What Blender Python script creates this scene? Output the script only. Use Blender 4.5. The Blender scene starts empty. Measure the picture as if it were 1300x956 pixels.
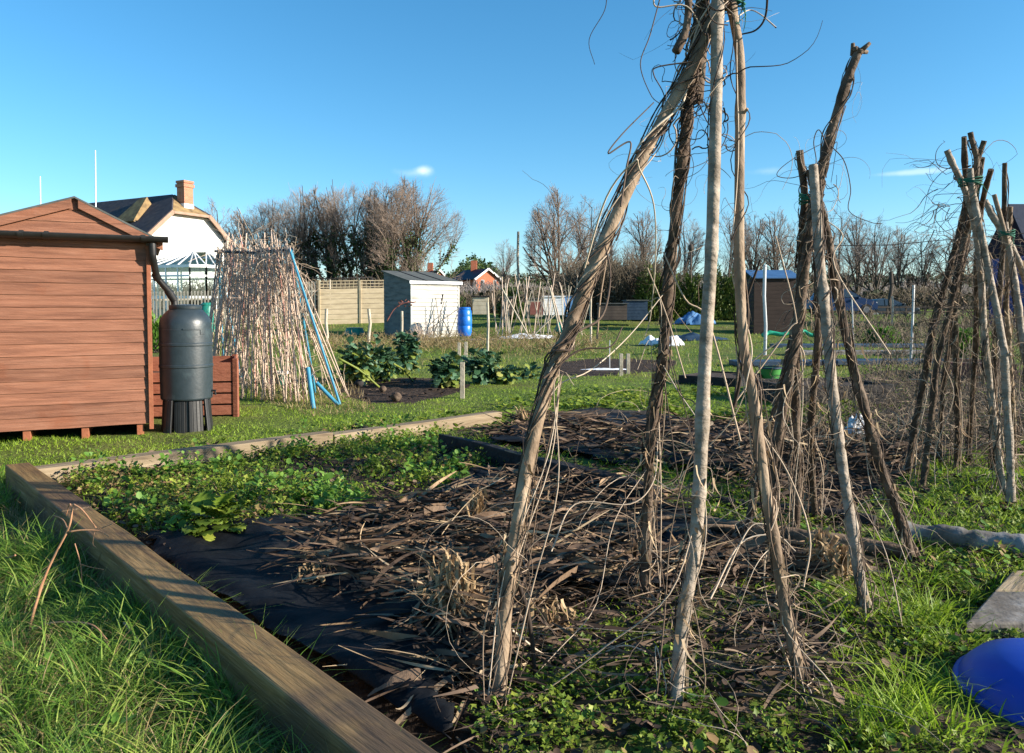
import bpy, math, random
import numpy as np
from mathutils import Vector, noise as mnoise
random.seed(7); RNG = np.random.default_rng(7)
R = math.radians
sc = bpy.context.scene
C = sc.collection

# ---------------------------------------------------------------- camera geometry
F = 975.0; PX, PY = 650.0, 433.5; CH = 1.35; PITCH = math.atan(38.5 / F)
cp, sp = math.cos(PITCH), math.sin(PITCH)
def ray(px, py):
    cx = (px - PX) / F; cy = (PY - py) / F
    return (cx, cp + cy * sp, -sp + cy * cp)
def sm(a, b, x):
    t = np.clip((x - a) / (b - a), 0, 1); return t * t * (3 - 2 * t)
TY = [-50, 0, 12, 30, 45, 60, 100, 180, 300, 500, 1000, 3000]
TZ = [0, 0, 0, .25, .95, 1.3, 2.0, 6.0, 12.0, 15, 18, 20]
BC = (-3.69, 5.71); BA = (0.671, -0.741); BB = (0.72, 0.694)      # corner and axes of the near bed
def st(x, y):
    dx = x - BC[0]; dy = y - BC[1]
    return dx * BA[0] + dy * BA[1], dx * BB[0] + dy * BB[1]
def h(x, y):
    x = np.asarray(x, float); y = np.asarray(y, float)
    z = np.interp(y, TY, TZ)
    s, t = st(x, y)
    bed = sm(.02, .22, s) * sm(.02, .22, t) * (1 - sm(7, 8, s)) * (1 - sm(5.2, 6.2, t))
    z = z + .075 * bed
    z = z + .014 * np.sin(x * 2.1 + 1.3 * np.sin(y * .9)) * np.cos(y * 1.7 + x * .6) + .01 * np.sin(x * 5.3 + y * 3.1) * np.sin(y * 4.7 - x * 2.2)
    z = z + .006 * np.sin(x * 17 + 3 * np.sin(y * 7)) * np.sin(y * 19 + 2 * np.sin(x * 5)) * (y < 25)
    z = z + .05 * np.sin(x * .35 + y * .2) * sm(8, 20, y)
    return z
def hz(x, y): return float(h(x, y))
def G(px, py, z=0.0):
    d = ray(px, py); k = (z - CH) / d[2]
    return (d[0] * k, d[1] * k)
def GT(px, py):
    d = ray(px, py); lo = .5; t = .5
    while t < 900:
        n = t * 1.02 + .02
        if CH + d[2] * n < hz(d[0] * n, d[1] * n):
            lo, hi = t, n
            for _ in range(24):
                m = (lo + hi) / 2
                if CH + d[2] * m < hz(d[0] * m, d[1] * m): hi = m
                else: lo = m
            return Vector((d[0] * hi, d[1] * hi, CH + d[2] * hi))
        t = n
    return Vector((d[0] * t, d[1] * t, CH + d[2] * t))
def D(px, py, Y):
    d = ray(px, py); k = Y / d[1]
    return Vector((d[0] * k, Y, CH + d[2] * k))
def proj(P):
    x, y, z = P[:, 0], P[:, 1], P[:, 2] - CH
    dep = np.maximum(y * cp - z * sp, 1e-3); up = y * sp + z * cp
    return PX + F * x / dep, PY - F * up / dep, y * cp - z * sp
def inpoly(px, py, poly):
    r = np.zeros(len(px), bool); n = len(poly); j = n - 1
    for i in range(n):
        xi, yi = poly[i]; xj, yj = poly[j]
        c = ((yi > py) != (yj > py)) & (px < (xj - xi) * (py - yi) / (yj - yi + 1e-9) + xi)
        r ^= c; j = i
    return r

# ---------------------------------------------------------------- materials
def lin(c): return tuple((v / 12.92 if v <= .04045 else ((v + .055) / 1.055) ** 2.4) for v in c)
def M(name, cols, scale=4, rough=.8, bump=0, src='noise', stretch=(1, 1, 1), trans=0, metal=0, spec=.3, detail=6, bscale=None, extra=None, pos=None, coat=0, dist=0, bdist=.02, rot=0):
    m = bpy.data.materials.new(name); m.use_nodes = True
    nt = m.node_tree; N = nt.nodes; L = nt.links; N.clear()
    out = N.new('ShaderNodeOutputMaterial'); b = N.new('ShaderNodeBsdfPrincipled')
    b.inputs['Roughness'].default_value = rough; b.inputs['Metallic'].default_value = metal
    b.inputs['Specular IOR Level'].default_value = spec
    if coat: b.inputs['Coat Weight'].default_value = coat
    tc = N.new('ShaderNodeTexCoord'); mp = N.new('ShaderNodeMapping'); mp.inputs['Scale'].default_value = stretch
    if rot:
        m0 = N.new('ShaderNodeMapping'); m0.inputs['Rotation'].default_value = (0, 0, R(rot)); L.new(tc.outputs['Object'], m0.inputs['Vector']); L.new(m0.outputs[0], mp.inputs['Vector'])
    else: L.new(tc.outputs['Object'], mp.inputs['Vector'])
    nz = N.new('ShaderNodeTexNoise'); nz.inputs['Scale'].default_value = scale; nz.inputs['Detail'].default_value = detail
    nz.inputs['Roughness'].default_value = .62; nz.inputs['Distortion'].default_value = dist
    L.new(mp.outputs[0], nz.inputs['Vector'])
    cr = N.new('ShaderNodeValToRGB'); e = cr.color_ramp.elements
    n = len(cols)
    lo, hi = (0, 1) if src == 'island' else (.32, .68)
    ps = pos or [lo + (hi - lo) * i / max(1, n - 1) for i in range(n)]
    e[0].position = ps[0]; e[0].color = (*cols[0], 1)
    if n > 1:
        e[1].position = ps[-1]; e[1].color = (*cols[-1], 1)
        for i in range(1, n - 1):
            q = e.new(ps[i]); q.color = (*cols[i], 1)
    else: e[1].color = (*cols[0], 1)
    fac = nz.outputs['Fac']
    if src == 'island':
        g = N.new('ShaderNodeNewGeometry')
        ma = N.new('ShaderNodeMath'); ma.operation = 'MULTIPLY_ADD'; ma.inputs[1].default_value = .75
        n2 = N.new('ShaderNodeMath'); n2.operation = 'MULTIPLY_ADD'; n2.inputs[1].default_value = .9; n2.inputs[2].default_value = -.33
        L.new(nz.outputs['Fac'], n2.inputs[0]); L.new(g.outputs['Random Per Island'], ma.inputs[0]); L.new(n2.outputs[0], ma.inputs[2])
        fac = ma.outputs[0]
    L.new(fac, cr.inputs['Fac']); col = cr.outputs['Color']
    if extra:   # second large-scale mottling colour: (colour, scale, threshold, amount)
        n3 = N.new('ShaderNodeTexNoise'); n3.inputs['Scale'].default_value = extra[1]; n3.inputs['Detail'].default_value = 5
        L.new(tc.outputs['Object'], n3.inputs['Vector'])
        r3 = N.new('ShaderNodeMapRange'); r3.inputs[1].default_value = extra[2]; r3.inputs[2].default_value = extra[2] + .12; r3.inputs[4].default_value = extra[3]
        L.new(n3.outputs['Fac'], r3.inputs[0])
        mx = N.new('ShaderNodeMix'); mx.data_type = 'RGBA'; L.new(r3.outputs[0], mx.inputs[0]); L.new(col, mx.inputs[6]); mx.inputs[7].default_value = (*extra[0], 1)
        col = mx.outputs[2]
    L.new(col, b.inputs['Base Color'])
    if bump:
        bn = N.new('ShaderNodeTexNoise'); bn.inputs['Scale'].default_value = bscale or scale * 3; bn.inputs['Detail'].default_value = 8
        L.new(mp.outputs[0], bn.inputs['Vector'])
        bp = N.new('ShaderNodeBump'); bp.inputs['Strength'].default_value = bump; bp.inputs['Distance'].default_value = bdist
        L.new(bn.outputs['Fac'], bp.inputs['Height']); L.new(bp.outputs[0], b.inputs['Normal'])
    if trans:
        t = N.new('ShaderNodeBsdfTranslucent'); L.new(col, t.inputs['Color'])
        mi = N.new('ShaderNodeMixShader'); mi.inputs[0].default_value = trans
        L.new(b.outputs[0], mi.inputs[1]); L.new(t.outputs[0], mi.inputs[2]); L.new(mi.outputs[0], out.inputs[0])
    else: L.new(b.outputs[0], out.inputs[0])
    return m
MT = {}
MT['shed_wood'] = M('shed_wood', [(.15, .06, .034), (.22, .092, .052), (.27, .122, .073)], 3, .62, .35, stretch=(.5, .5, 7), extra=((.2, .062, .026), 2.2, .6, .7), bscale=22)
MT['shed_trim'] = M('shed_trim', [(.2, .065, .03), (.3, .105, .05)], 5, .65, .3, bscale=25)
MT['bin_wood'] = M('bin_wood', [(.17, .055, .03), (.26, .095, .055)], 6, .75, .4, stretch=(1, 1, 4))
MT['dark_wood'] = M('dark_wood', [(.02, .016, .012), (.05, .038, .028)], 6, .9, .5)
MT['black_plastic'] = M('black_plastic', [(.008, .0075, .0075), (.015, .014, .014)], 8, .45, .05, spec=.5)
MT['butt'] = M('butt', [(.017, .026, .031), (.03, .042, .049)], 6, .4, .08, spec=.5, extra=((.07, .1, .105), 5, .6, .5), bscale=30)
MT['sleeper'] = M('sleeper', [(.08, .055, .034), (.19, .14, .085), (.23, .175, .11), (.31, .24, .155)], 1.6, .8, .5, stretch=(.8, 9, 9), extra=((.1, .07, .045), 3.0, .55, .5), bscale=5, dist=.4, rot=-43.9)
MT['sleeper_wet'] = M('sleeper_wet', [(.05, .028, .012), (.15, .09, .034), (.19, .12, .045), (.27, .175, .075)], 1.6, .6, .5, stretch=(.8, 9, 9), extra=((.055, .037, .026), 2.0, .5, .75), bscale=5, dist=.4, rot=47.8)
MT['old_wood'] = M('old_wood', [(.1, .085, .07), (.2, .17, .14), (.28, .24, .2)], 8, .9, .6, bscale=20)
MT['grey_post'] = M('grey_post', [(.32, .27, .2), (.48, .42, .33)], 8, .85, .4)
MT['log'] = M('log', [(.05, .035, .024), (.15, .1, .065), (.24, .17, .11)], 9, .9, .8, bscale=20)
MT['char_wood'] = M('char_wood', [(.012, .011, .012), (.035, .03, .028)], 9, .85, .8, bscale=20)
MT['membrane'] = M('membrane', [(.004, .0045, .006), (.008, .009, .011)], 14, .68, .5, spec=.16, bscale=5, extra=((.05, .04, .032), 5, .6, .5), bdist=.05)
MT['soil'] = M('soil', [(.018, .012, .009), (.05, .034, .024), (.085, .06, .045)], 18, .95, 1, bscale=40)
MT['bark_pale'] = M('bark_pale', [(.10, .065, .04), (.22, .155, .10), (.36, .27, .185)], 7, .75, .7, stretch=(1, 1, .6), extra=((.075, .045, .028), 2.4, .56, .85), bscale=28)
MT['bark_grey'] = M('bark_grey', [(.13, .10, .07), (.25, .20, .15), (.35, .29, .23)], 11, .7, .6, stretch=(1, 1, 1.6), extra=((.11, .085, .06), 4, .6, .6), bscale=30)
MT['bark_dark'] = M('bark_dark', [(.035, .022, .015), (.085, .057, .038), (.17, .125, .09)], 8, .85, .9, bscale=24)
MT['vine'] = M('vine', [(.04, .025, .017), (.13, .088, .058), (.3, .22, .15)], 5, .8, 0, src='island')
MT['vine_pale'] = M('vine_pale', [(.22, .15, .10), (.42, .32, .23), (.56, .46, .35)], 5, .8, 0, src='island')
MT['vine_dark'] = M('vine_dark', [(.018, .012, .009), (.045, .029, .02), (.13, .09, .065)], 5, .8, 0, src='island')
MT['cane'] = M('cane', [(.36, .26, .19), (.5, .38, .29), (.6, .46, .37)], 4, .65, .1, src='island')
MT['cane_red'] = M('cane_red', [(.45, .2, .15), (.55, .3, .24)], 4, .6)
MT['blue_pole'] = M('blue_pole', [(.02, .16, .27), (.05, .25, .36)], 5, .45, .1, spec=.5)
MT['straw'] = M('straw', [(.10, .06, .035), (.24, .16, .09), (.40, .29, .17), (.5, .38, .25)], 4, .8, 0, src='island', trans=.15)
MT['debris'] = M('debris', [(.014, .009, .007), (.035, .021, .014), (.08, .05, .032), (.2, .135, .09)], 4, .85, 0, src='island')
MT['stalk'] = M('stalk', [(.09, .055, .035), (.2, .13, .08), (.36, .24, .14)], 9, .8, .5, src='island')
MT['stub'] = M('stub', [(.16, .09, .045), (.34, .23, .12), (.48, .36, .22)], 9, .8, .2, src='island', trans=.15)
def green(name, a, b, c, trans=.35, sc_=1.2, rough=.55): return M(name, [a, b, c], sc_, rough, 0, src='island', trans=trans, spec=.35)
MT['grass'] = green('grass', (.10, .18, .012), (.22, .35, .02), (.38, .48, .06), trans=.45)
MT['grass_near'] = green('grass_near', (.05, .13, .02), (.16, .29, .035), (.40, .46, .10), trans=.45)
MT['grass_field'] = green('grass_field', (.11, .18, .015), (.24, .34, .03), (.42, .40, .10), sc_=.5, trans=.45)
MT['grass_dry'] = green('grass_dry', (.16, .11, .05), (.3, .22, .1), (.42, .34, .18))
MT['weed'] = green('weed', (.07, .11, .014), (.16, .24, .025), (.36, .40, .06), trans=.4)
MT['weed_b'] = green('weed_b', (.05, .12, .015), (.11, .23, .03), (.2, .34, .06), trans=.4)
MT['bramble'] = M('bramble', [(.16, .085, .045), (.25, .16, .07), (.22, .24, .05)], 3, .6, 0, src='island', trans=.3)
MT['kale'] = green('kale', (.02, .06, .025), (.045, .11, .05), (.13, .22, .13), trans=.2, rough=.45)
MT['kale_yellow'] = green('kale_yellow', (.07, .12, .02), (.2, .25, .04), (.38, .34, .1), trans=.3)
MT['ivy'] = green('ivy', (.02, .04, .01), (.045, .08, .016), (.09, .13, .03), trans=.15)
MT['conifer'] = green('conifer', (.03, .055, .01), (.07, .11, .018), (.15, .17, .035), trans=.15, sc_=.6)
MT['twig'] = M('twig', [(.12, .09, .07), (.24, .18, .14), (.34, .26, .2)], .8, .85, 0, src='island')
MT['twig_far'] = M('twig_far', [(.14, .12, .115), (.22, .19, .175), (.28, .24, .21)], .8, .85, 0, src='island')
MT['trunk'] = M('trunk', [(.035, .028, .022), (.11, .09, .07)], 1.5, .9, 0)
MT['scrub'] = M('scrub', [(.04, .032, .022), (.10, .08, .055), (.19, .15, .105)], .15, .9, 0, src='island')
MT['scrub_leaf'] = M('scrub_leaf', [(.02, .028, .012), (.045, .05, .022), (.09, .07, .035)], .15, .9, 0, src='island', trans=.1)
MT['render_white'] = M('render_white', [(.6, .6, .56), (.68, .67, .64)], 1.2, .85, .1)
MT['white_pvc'] = M('white_pvc', [(.78, .79, .78), (.83, .83, .82)], 3, .4, 0)
MT['tile'] = M('tile', [(.025, .025, .032), (.045, .042, .05), (.07, .06, .06)], 2.6, .85, .5, extra=((.14, .085, .04), .8, .6, .5), bscale=6)
MT['tile_moss'] = M('tile_moss', [(.12, .08, .04), (.23, .15, .07), (.3, .21, .09)], 2, .9, .5, bscale=6)
MT['barge'] = M('barge', [(.25, .15, .1), (.34, .22, .16)], 2, .7, 0)
MT['shed_side_shaded'] = M('shed_side_shaded', [(.07, .075, .075), (.13, .135, .13), (.17, .17, .16)], 1.6, .85, .25, stretch=(1, 1, 5))  # cream shed boards, darkened in colour to stand in for the side's shade
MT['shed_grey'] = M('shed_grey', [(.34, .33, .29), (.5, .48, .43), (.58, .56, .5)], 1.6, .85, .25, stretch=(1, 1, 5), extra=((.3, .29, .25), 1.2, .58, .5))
MT['felt'] = M('felt', [(.055, .062, .06), (.1, .108, .1)], 3, .95, .3)
MT['blue_drum'] = M('blue_drum', [(.01, .12, .5), (.015, .16, .58)], 4, .35, .02, spec=.5)
MT['blue_tub'] = M('blue_tub', [(.006, .045, .36), (.01, .06, .42)], 5, .42, .06, spec=.4, bscale=14)
MT['fence_pale'] = M('fence_pale', [(.34, .27, .17), (.48, .39, .26)], 1.5, .85, .2, stretch=(1, 1, 3))
MT['picket'] = M('picket', [(.34, .3, .23), (.5, .44, .36)], 3, .85, .1)
MT['fence_dark'] = M('fence_dark', [(.045, .035, .03), (.09, .07, .055)], 2, .9, .2)
MT['shed_dark'] = M('shed_dark', [(.022, .013, .01), (.042, .026, .02)], 1.5, .8, .2, stretch=(1, 1, 5))
MT['blue_roof'] = M('blue_roof', [(.03, .09, .2), (.05, .13, .27)], 2, .6, .1)
MT['navy'] = M('navy', [(.008, .014, .032), (.016, .026, .05)], 3, .6, .3)
MT['blue_wall'] = M('blue_wall', [(.008, .03, .16), (.012, .045, .22)], 3, .5, .05)
MT['green_plastic'] = M('green_plastic', [(.01, .13, .1), (.02, .22, .16)], 2, .4, .05)
MT['green_bright'] = M('green_bright', [(.03, .16, .03), (.06, .26, .05)], 2, .5, .05)
MT['net_green'] = M('net_green', [(.01, .25, .14), (.02, .34, .2)], 4, .6, .2)
MT['tarp_blue'] = M('tarp_blue', [(.05, .14, .3), (.1, .22, .4)], 2, .5, .3)
MT['tarp_white'] = M('tarp_white', [(.6, .62, .64), (.75, .76, .78)], 3, .5, .4)
MT['tarp_dark'] = M('tarp_dark', [(.012, .03, .06), (.03, .055, .09)], 3, .5, .4)
MT['board_beige'] = M('board_beige', [(.36, .31, .22), (.5, .44, .32)], 3, .9, .2)
MT['rust'] = M('rust', [(.16, .06, .05), (.24, .09, .07)], 3, .9, .2)
MT['car_blue'] = M('car_blue', [(.006, .025, .08), (.008, .03, .09)], 1, .35, 0, metal=0, spec=.3, coat=.15)
MT['car_dark'] = M('car_dark', [(.012, .016, .022), (.014, .02, .026)], 1, .35, 0, metal=0, spec=.3, coat=.15)
MT['tyre'] = M('tyre', [(.012, .012, .012)], 1, .8)
MT['chrome'] = M('chrome', [(.5, .5, .52)], 1, .25, metal=.9)
MT['lamp_glass'] = M('lamp_glass', [(.6, .62, .65)], 1, .1, spec=.8)
MT['red_lens'] = M('red_lens', [(.4, .01, .01)], 1, .2, spec=.8)
MT['stone'] = M('stone', [(.16, .14, .12), (.32, .29, .25)], 6, .9, .5)
MT['frost_plank'] = M('frost_plank', [(.08, .065, .05), (.15, .135, .12), (.26, .26, .26)], 7, .8, .5, stretch=(1, 1, 1), bscale=18)
MT['twine'] = M('twine', [(.01, .09, .055), (.015, .14, .085)], 9, .7)
MT['dry_stem'] = M('dry_stem', [(.3, .14, .07), (.45, .25, .14)], 6, .7)
MT['grey_metal'] = M('grey_metal', [(.35, .36, .37), (.45, .46, .47)], 5, .5, metal=.3)
MT['stone_white'] = M('stone_white', [(.6, .58, .55), (.7, .68, .65)], 8, .8)

def board_detail(m, BHt, z0, tint):
    nt = m.node_tree; N = nt.nodes; L = nt.links; b = next(n for n in N if n.type == 'BSDF_PRINCIPLED'); src = b.inputs['Base Color'].links[0].from_socket
    tc = N.new('ShaderNodeTexCoord'); sx = N.new('ShaderNodeSeparateXYZ'); L.new(tc.outputs['Object'], sx.inputs[0])
    ad = N.new('ShaderNodeMath'); ad.operation = 'SUBTRACT'; ad.inputs[1].default_value = z0; L.new(sx.outputs[2], ad.inputs[0]); dv = N.new('ShaderNodeMath'); dv.operation = 'DIVIDE'; dv.inputs[1].default_value = BHt; L.new(ad.outputs[0], dv.inputs[0])
    fl = N.new('ShaderNodeMath'); fl.operation = 'FLOOR'; L.new(dv.outputs[0], fl.inputs[0]); wn = N.new('ShaderNodeTexWhiteNoise'); wn.noise_dimensions = '1D'; L.new(fl.outputs[0], wn.inputs['W'])
    hs = N.new('ShaderNodeHueSaturation'); mr = N.new('ShaderNodeMapRange'); mr.inputs[3].default_value = .82; mr.inputs[4].default_value = 1.12; L.new(wn.outputs['Value'], mr.inputs[0]); L.new(mr.outputs[0], hs.inputs['Value']); L.new(src, hs.inputs['Color'])
    mp = N.new('ShaderNodeMapping'); mp.inputs['Scale'].default_value = (1, 1, 1.9); L.new(tc.outputs['Object'], mp.inputs['Vector'])
    nz = N.new('ShaderNodeTexNoise'); nz.inputs['Scale'].default_value = 9; L.new(mp.outputs[0], nz.inputs['Vector']); mxv = N.new('ShaderNodeMix'); mxv.data_type = 'VECTOR'; mxv.inputs[0].default_value = .06; L.new(mp.outputs[0], mxv.inputs[4]); L.new(nz.outputs['Color'], mxv.inputs[5])
    vo = N.new('ShaderNodeTexVoronoi'); vo.inputs['Scale'].default_value = 3.1; vo.inputs['Randomness'].default_value = 1; L.new(mxv.outputs[1], vo.inputs['Vector'])
    kr = N.new('ShaderNodeMapRange'); kr.inputs[1].default_value = .035; kr.inputs[2].default_value = .10; kr.inputs[3].default_value = .8; kr.inputs[4].default_value = 0; L.new(vo.outputs['Distance'], kr.inputs[0])
    mx = N.new('ShaderNodeMix'); mx.data_type = 'RGBA'; L.new(kr.outputs[0], mx.inputs[0]); L.new(hs.outputs[0], mx.inputs[6]); mx.inputs[7].default_value = (*tint, 1)
    wv = N.new('ShaderNodeTexNoise'); wv.inputs['Scale'].default_value = 2.2; wv.inputs['Detail'].default_value = 8; mp2 = N.new('ShaderNodeMapping'); mp2.inputs['Scale'].default_value = (1.2, 1.2, 26); L.new(tc.outputs['Object'], mp2.inputs['Vector']); L.new(mp2.outputs[0], wv.inputs['Vector'])
    gr = N.new('ShaderNodeMapRange'); gr.inputs[1].default_value = .3; gr.inputs[2].default_value = .7; gr.inputs[3].default_value = .78; gr.inputs[4].default_value = 1.16; L.new(wv.outputs['Fac'], gr.inputs[0])
    h2 = N.new('ShaderNodeHueSaturation'); L.new(mx.outputs[2], h2.inputs['Color']); L.new(gr.outputs[0], h2.inputs['Value']); L.new(h2.outputs[0], b.inputs['Base Color'])
def brick_mat(name, c1, c2, mortar, s):
    m = M(name, [c1, c2], 3, .9); nt = m.node_tree; N = nt.nodes; L = nt.links
    b = next(n for n in N if n.type == 'BSDF_PRINCIPLED')
    bt = N.new('ShaderNodeTexBrick'); bt.inputs['Scale'].default_value = s; bt.inputs['Color1'].default_value = (*c1, 1); bt.inputs['Color2'].default_value = (*c2, 1)
    bt.inputs['Mortar'].default_value = (*mortar, 1); bt.inputs['Brick Width'].default_value = .45; bt.inputs['Row Height'].default_value = .15; bt.inputs['Mortar Size'].default_value = .012
    tc = N.new('ShaderNodeTexCoord'); sx = N.new('ShaderNodeSeparateXYZ'); cx = N.new('ShaderNodeCombineXYZ'); ad = N.new('ShaderNodeMath')
    L.new(tc.outputs['Object'], sx.inputs[0]); L.new(sx.outputs[0], ad.inputs[0]); L.new(sx.outputs[1], ad.inputs[1]); L.new(ad.outputs[0], cx.inputs[0]); L.new(sx.outputs[2], cx.inputs[1])
    L.new(cx.outputs[0], bt.inputs['Vector']); L.new(bt.outputs['Color'], b.inputs['Base Color']); return m
MT['brick'] = brick_mat('brick', (.3, .1, .05), (.42, .17, .08), (.4, .34, .28), 1.6)
MT['brick_red'] = brick_mat('brick_red', (.36, .085, .035), (.44, .12, .05), (.36, .22, .16), 1)
def glass_mat():
    m = bpy.data.materials.new('pane_glass'); m.use_nodes = True; nt = m.node_tree; N = nt.nodes; L = nt.links; N.clear()
    o = N.new('ShaderNodeOutputMaterial'); g = N.new('ShaderNodeBsdfGlossy'); t = N.new('ShaderNodeBsdfTransparent'); f = N.new('ShaderNodeFresnel'); mx = N.new('ShaderNodeMixShader'); ma = N.new('ShaderNodeMath')
    g.inputs['Roughness'].default_value = .03; t.inputs['Color'].default_value = (.75, .85, .82, 1); f.inputs[0].default_value = 1.5
    ma.operation = 'ADD'; ma.inputs[1].default_value = .08; L.new(f.outputs[0], ma.inputs[0]); L.new(ma.outputs[0], mx.inputs[0])
    L.new(t.outputs[0], mx.inputs[1]); L.new(g.outputs[0], mx.inputs[2]); L.new(mx.outputs[0], o.inputs[0]); return m
MT['glass'] = glass_mat()
MT['window_dark'] = M('window_dark', [(.03, .04, .05)], 1, .08, spec=.8)

# ---------------------------------------------------------------- object helpers
def tag(o, label=None, cat=None, group=None, kind=None):
    if label: o['label'] = label
    if cat: o['category'] = cat
    if group: o['group'] = group
    if kind: o['kind'] = kind
    return o
def thing(name, loc, label, cat, group=None, rz=0):
    o = bpy.data.objects.new(name, None); C.objects.link(o); o.location = loc; o.rotation_euler = (0, 0, rz); o.empty_display_size = .2
    return tag(o, label, cat, group)
def link_mesh(name, me, mat, parent=None, loc=None):
    o = bpy.data.objects.new(name, me); C.objects.link(o)
    if parent is not None and name in ('tendrils', 'dry_shreds', 'loose_vine', 'wound_vine', 'dry_leaves', 'leaves', 'twigs', 'ivy', 'crown', 'foliage', 'dead_vines'): o['kind'] = 'stuff'
    for m_ in (mat if isinstance(mat, list) else [mat]):
        me.materials.append(MT[m_] if isinstance(m_, str) else m_)
    if parent is not None: o.parent = parent
    elif loc is not None: o.location = loc
    return o
def org(parent):      # world origin of a parent (things are only moved, never turned, when built in world coordinates)
    v = Vector((0, 0, 0)); p = parent
    while p is not None: v += p.location; p = p.parent
    return v
class MB:
    def __init__(s): s.v = []; s.f = []; s.m = []
    def poly(s, pts, mi=0):
        b = len(s.v); s.v += [tuple(p) for p in pts]; s.f.append(tuple(range(b, b + len(pts)))); s.m.append(mi)
    def hexa(s, p, mi=0):      # p: 8 points, bottom loop then top loop
        b = len(s.v); s.v += [tuple(q) for q in p]
        for q in ((3, 2, 1, 0), (4, 5, 6, 7), (0, 1, 5, 4), (1, 2, 6, 5), (2, 3, 7, 6), (3, 0, 4, 7)):
            s.f.append(tuple(b + i for i in q)); s.m.append(mi)
    def box(s, c, u, v, w, mi=0):  # centre and three half-axis vectors
        c, u, v, w = map(Vector, (c, u, v, w))
        s.hexa([c - u - v - w, c + u - v - w, c + u + v - w, c - u + v - w, c - u - v + w, c + u - v + w, c + u + v + w, c - u + v + w], mi)
    def abox(s, x0, x1, y0, y1, z0, z1, mi=0):
        s.box(((x0 + x1) / 2, (y0 + y1) / 2, (z0 + z1) / 2), ((x1 - x0) / 2, 0, 0), (0, (y1 - y0) / 2, 0), (0, 0, (z1 - z0) / 2), mi)
    def beam(s, a, b, wd, ht, mi=0, up=(0, 0, 1)):
        a = Vector(a); b = Vector(b); d = (b - a); l = d.length; d.normalize(); sd = d.cross(Vector(up))
        if sd.length < 1e-4: sd = Vector((1, 0, 0))
        sd.normalize(); w = sd.cross(d)
        s.box((a + b) / 2, d * l / 2, sd * wd / 2, w * ht / 2, mi)
    def tube(s, pts, rad, n=8, cap=True, mi=0):
        pts = [Vector(p) for p in pts]; k = len(pts)
        if not hasattr(rad, '__len__'): rad = [rad] * k
        t = (pts[1] - pts[0]).normalized(); a = t.orthogonal().normalized(); b0 = len(s.v)
        for i in range(k):
            if i < k - 1: t = (pts[i + 1] - pts[max(i - 1, 0)])
            else: t = pts[i] - pts[i - 1]
            if t.length < 1e-9: t = Vector((0, 0, 1))
            t.normalize(); a = a - t * a.dot(t)
            if a.length < 1e-6: a = t.orthogonal()
            a.normalize(); b = t.cross(a)
            for j in range(n):
                an = 2 * math.pi * j / n
                s.v.append(tuple(pts[i] + (a * math.cos(an) + b * math.sin(an)) * rad[i]))
        for i in range(k - 1):
            for j in range(n):
                j2 = (j + 1) % n
                s.f.append((b0 + i * n + j, b0 + i * n + j2, b0 + (i + 1) * n + j2, b0 + (i + 1) * n + j)); s.m.append(mi)
        if cap and n > 2:
            s.f.append(tuple(b0 + j for j in reversed(range(n)))); s.m.append(mi)
            s.f.append(tuple(b0 + (k - 1) * n + j for j in range(n))); s.m.append(mi)
    def lathe(s, prof, n=32, c=(0, 0, 0), mi=0, cap=True):
        b0 = len(s.v)
        for r_, z in prof:
            for j in range(n):
                an = 2 * math.pi * j / n; s.v.append((c[0] + r_ * math.cos(an), c[1] + r_ * math.sin(an), c[2] + z))
        for i in range(len(prof) - 1):
            for j in range(n):
                j2 = (j + 1) % n
                s.f.append((b0 + i * n + j, b0 + i * n + j2, b0 + (i + 1) * n + j2, b0 + (i + 1) * n + j)); s.m.append(mi)
        if cap:
            s.f.append(tuple(b0 + j for j in reversed(range(n)))); s.m.append(mi)
            s.f.append(tuple(b0 + (len(prof) - 1) * n + j for j in range(n))); s.m.append(mi)
    def build(s, name, mat, parent=None, smooth=False, loc=None, bevel=0, local=False, auto=None):
        off = Vector((0, 0, 0)) if local else (org(parent) if parent is not None else (Vector(loc) if loc is not None else Vector((0, 0, 0))))
        me = bpy.data.meshes.new(name)
        v = np.array(s.v, float) - np.array(off)
        me.from_pydata(v.tolist(), [], s.f)
        if isinstance(mat, list) and len(mat) > 1: me.polygons.foreach_set('material_index', s.m)
        if smooth: me.polygons.foreach_set('use_smooth', [True] * len(s.f))
        me.update()
        o = link_mesh(name, me, mat, parent, None if parent is not None else (loc if loc is not None else None))
        if bevel:
            b = o.modifiers.new('bevel', 'BEVEL'); b.width = bevel; b.segments = 2; b.limit_method = 'ANGLE'
        if auto and smooth: 
            me.set_sharp_from_angle(angle=R(auto))
        return o
def np_mesh(name, V, Q, mat, parent=None, loc=None, smooth=False):
    """V (n,3) world verts, Q (m,k) faces"""
    off = np.array(org(parent) if parent is not None else (loc if loc is not None else (0, 0, 0)), float)
    V = np.asarray(V, float) - off; Q = np.asarray(Q, np.int32); k = Q.shape[1]
    me = bpy.data.meshes.new(name)
    me.vertices.add(len(V)); me.vertices.foreach_set('co', V.astype(np.float32).ravel())
    me.loops.add(Q.size); me.loops.foreach_set('vertex_index', Q.ravel())
    me.polygons.add(len(Q)); me.polygons.foreach_set('loop_start', np.arange(0, Q.size, k, dtype=np.int32))
    if smooth: me.polygons.foreach_set('use_smooth', np.ones(len(Q), bool))
    me.update(calc_edges=True)
    return link_mesh(name, me, mat, parent, loc)
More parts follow.
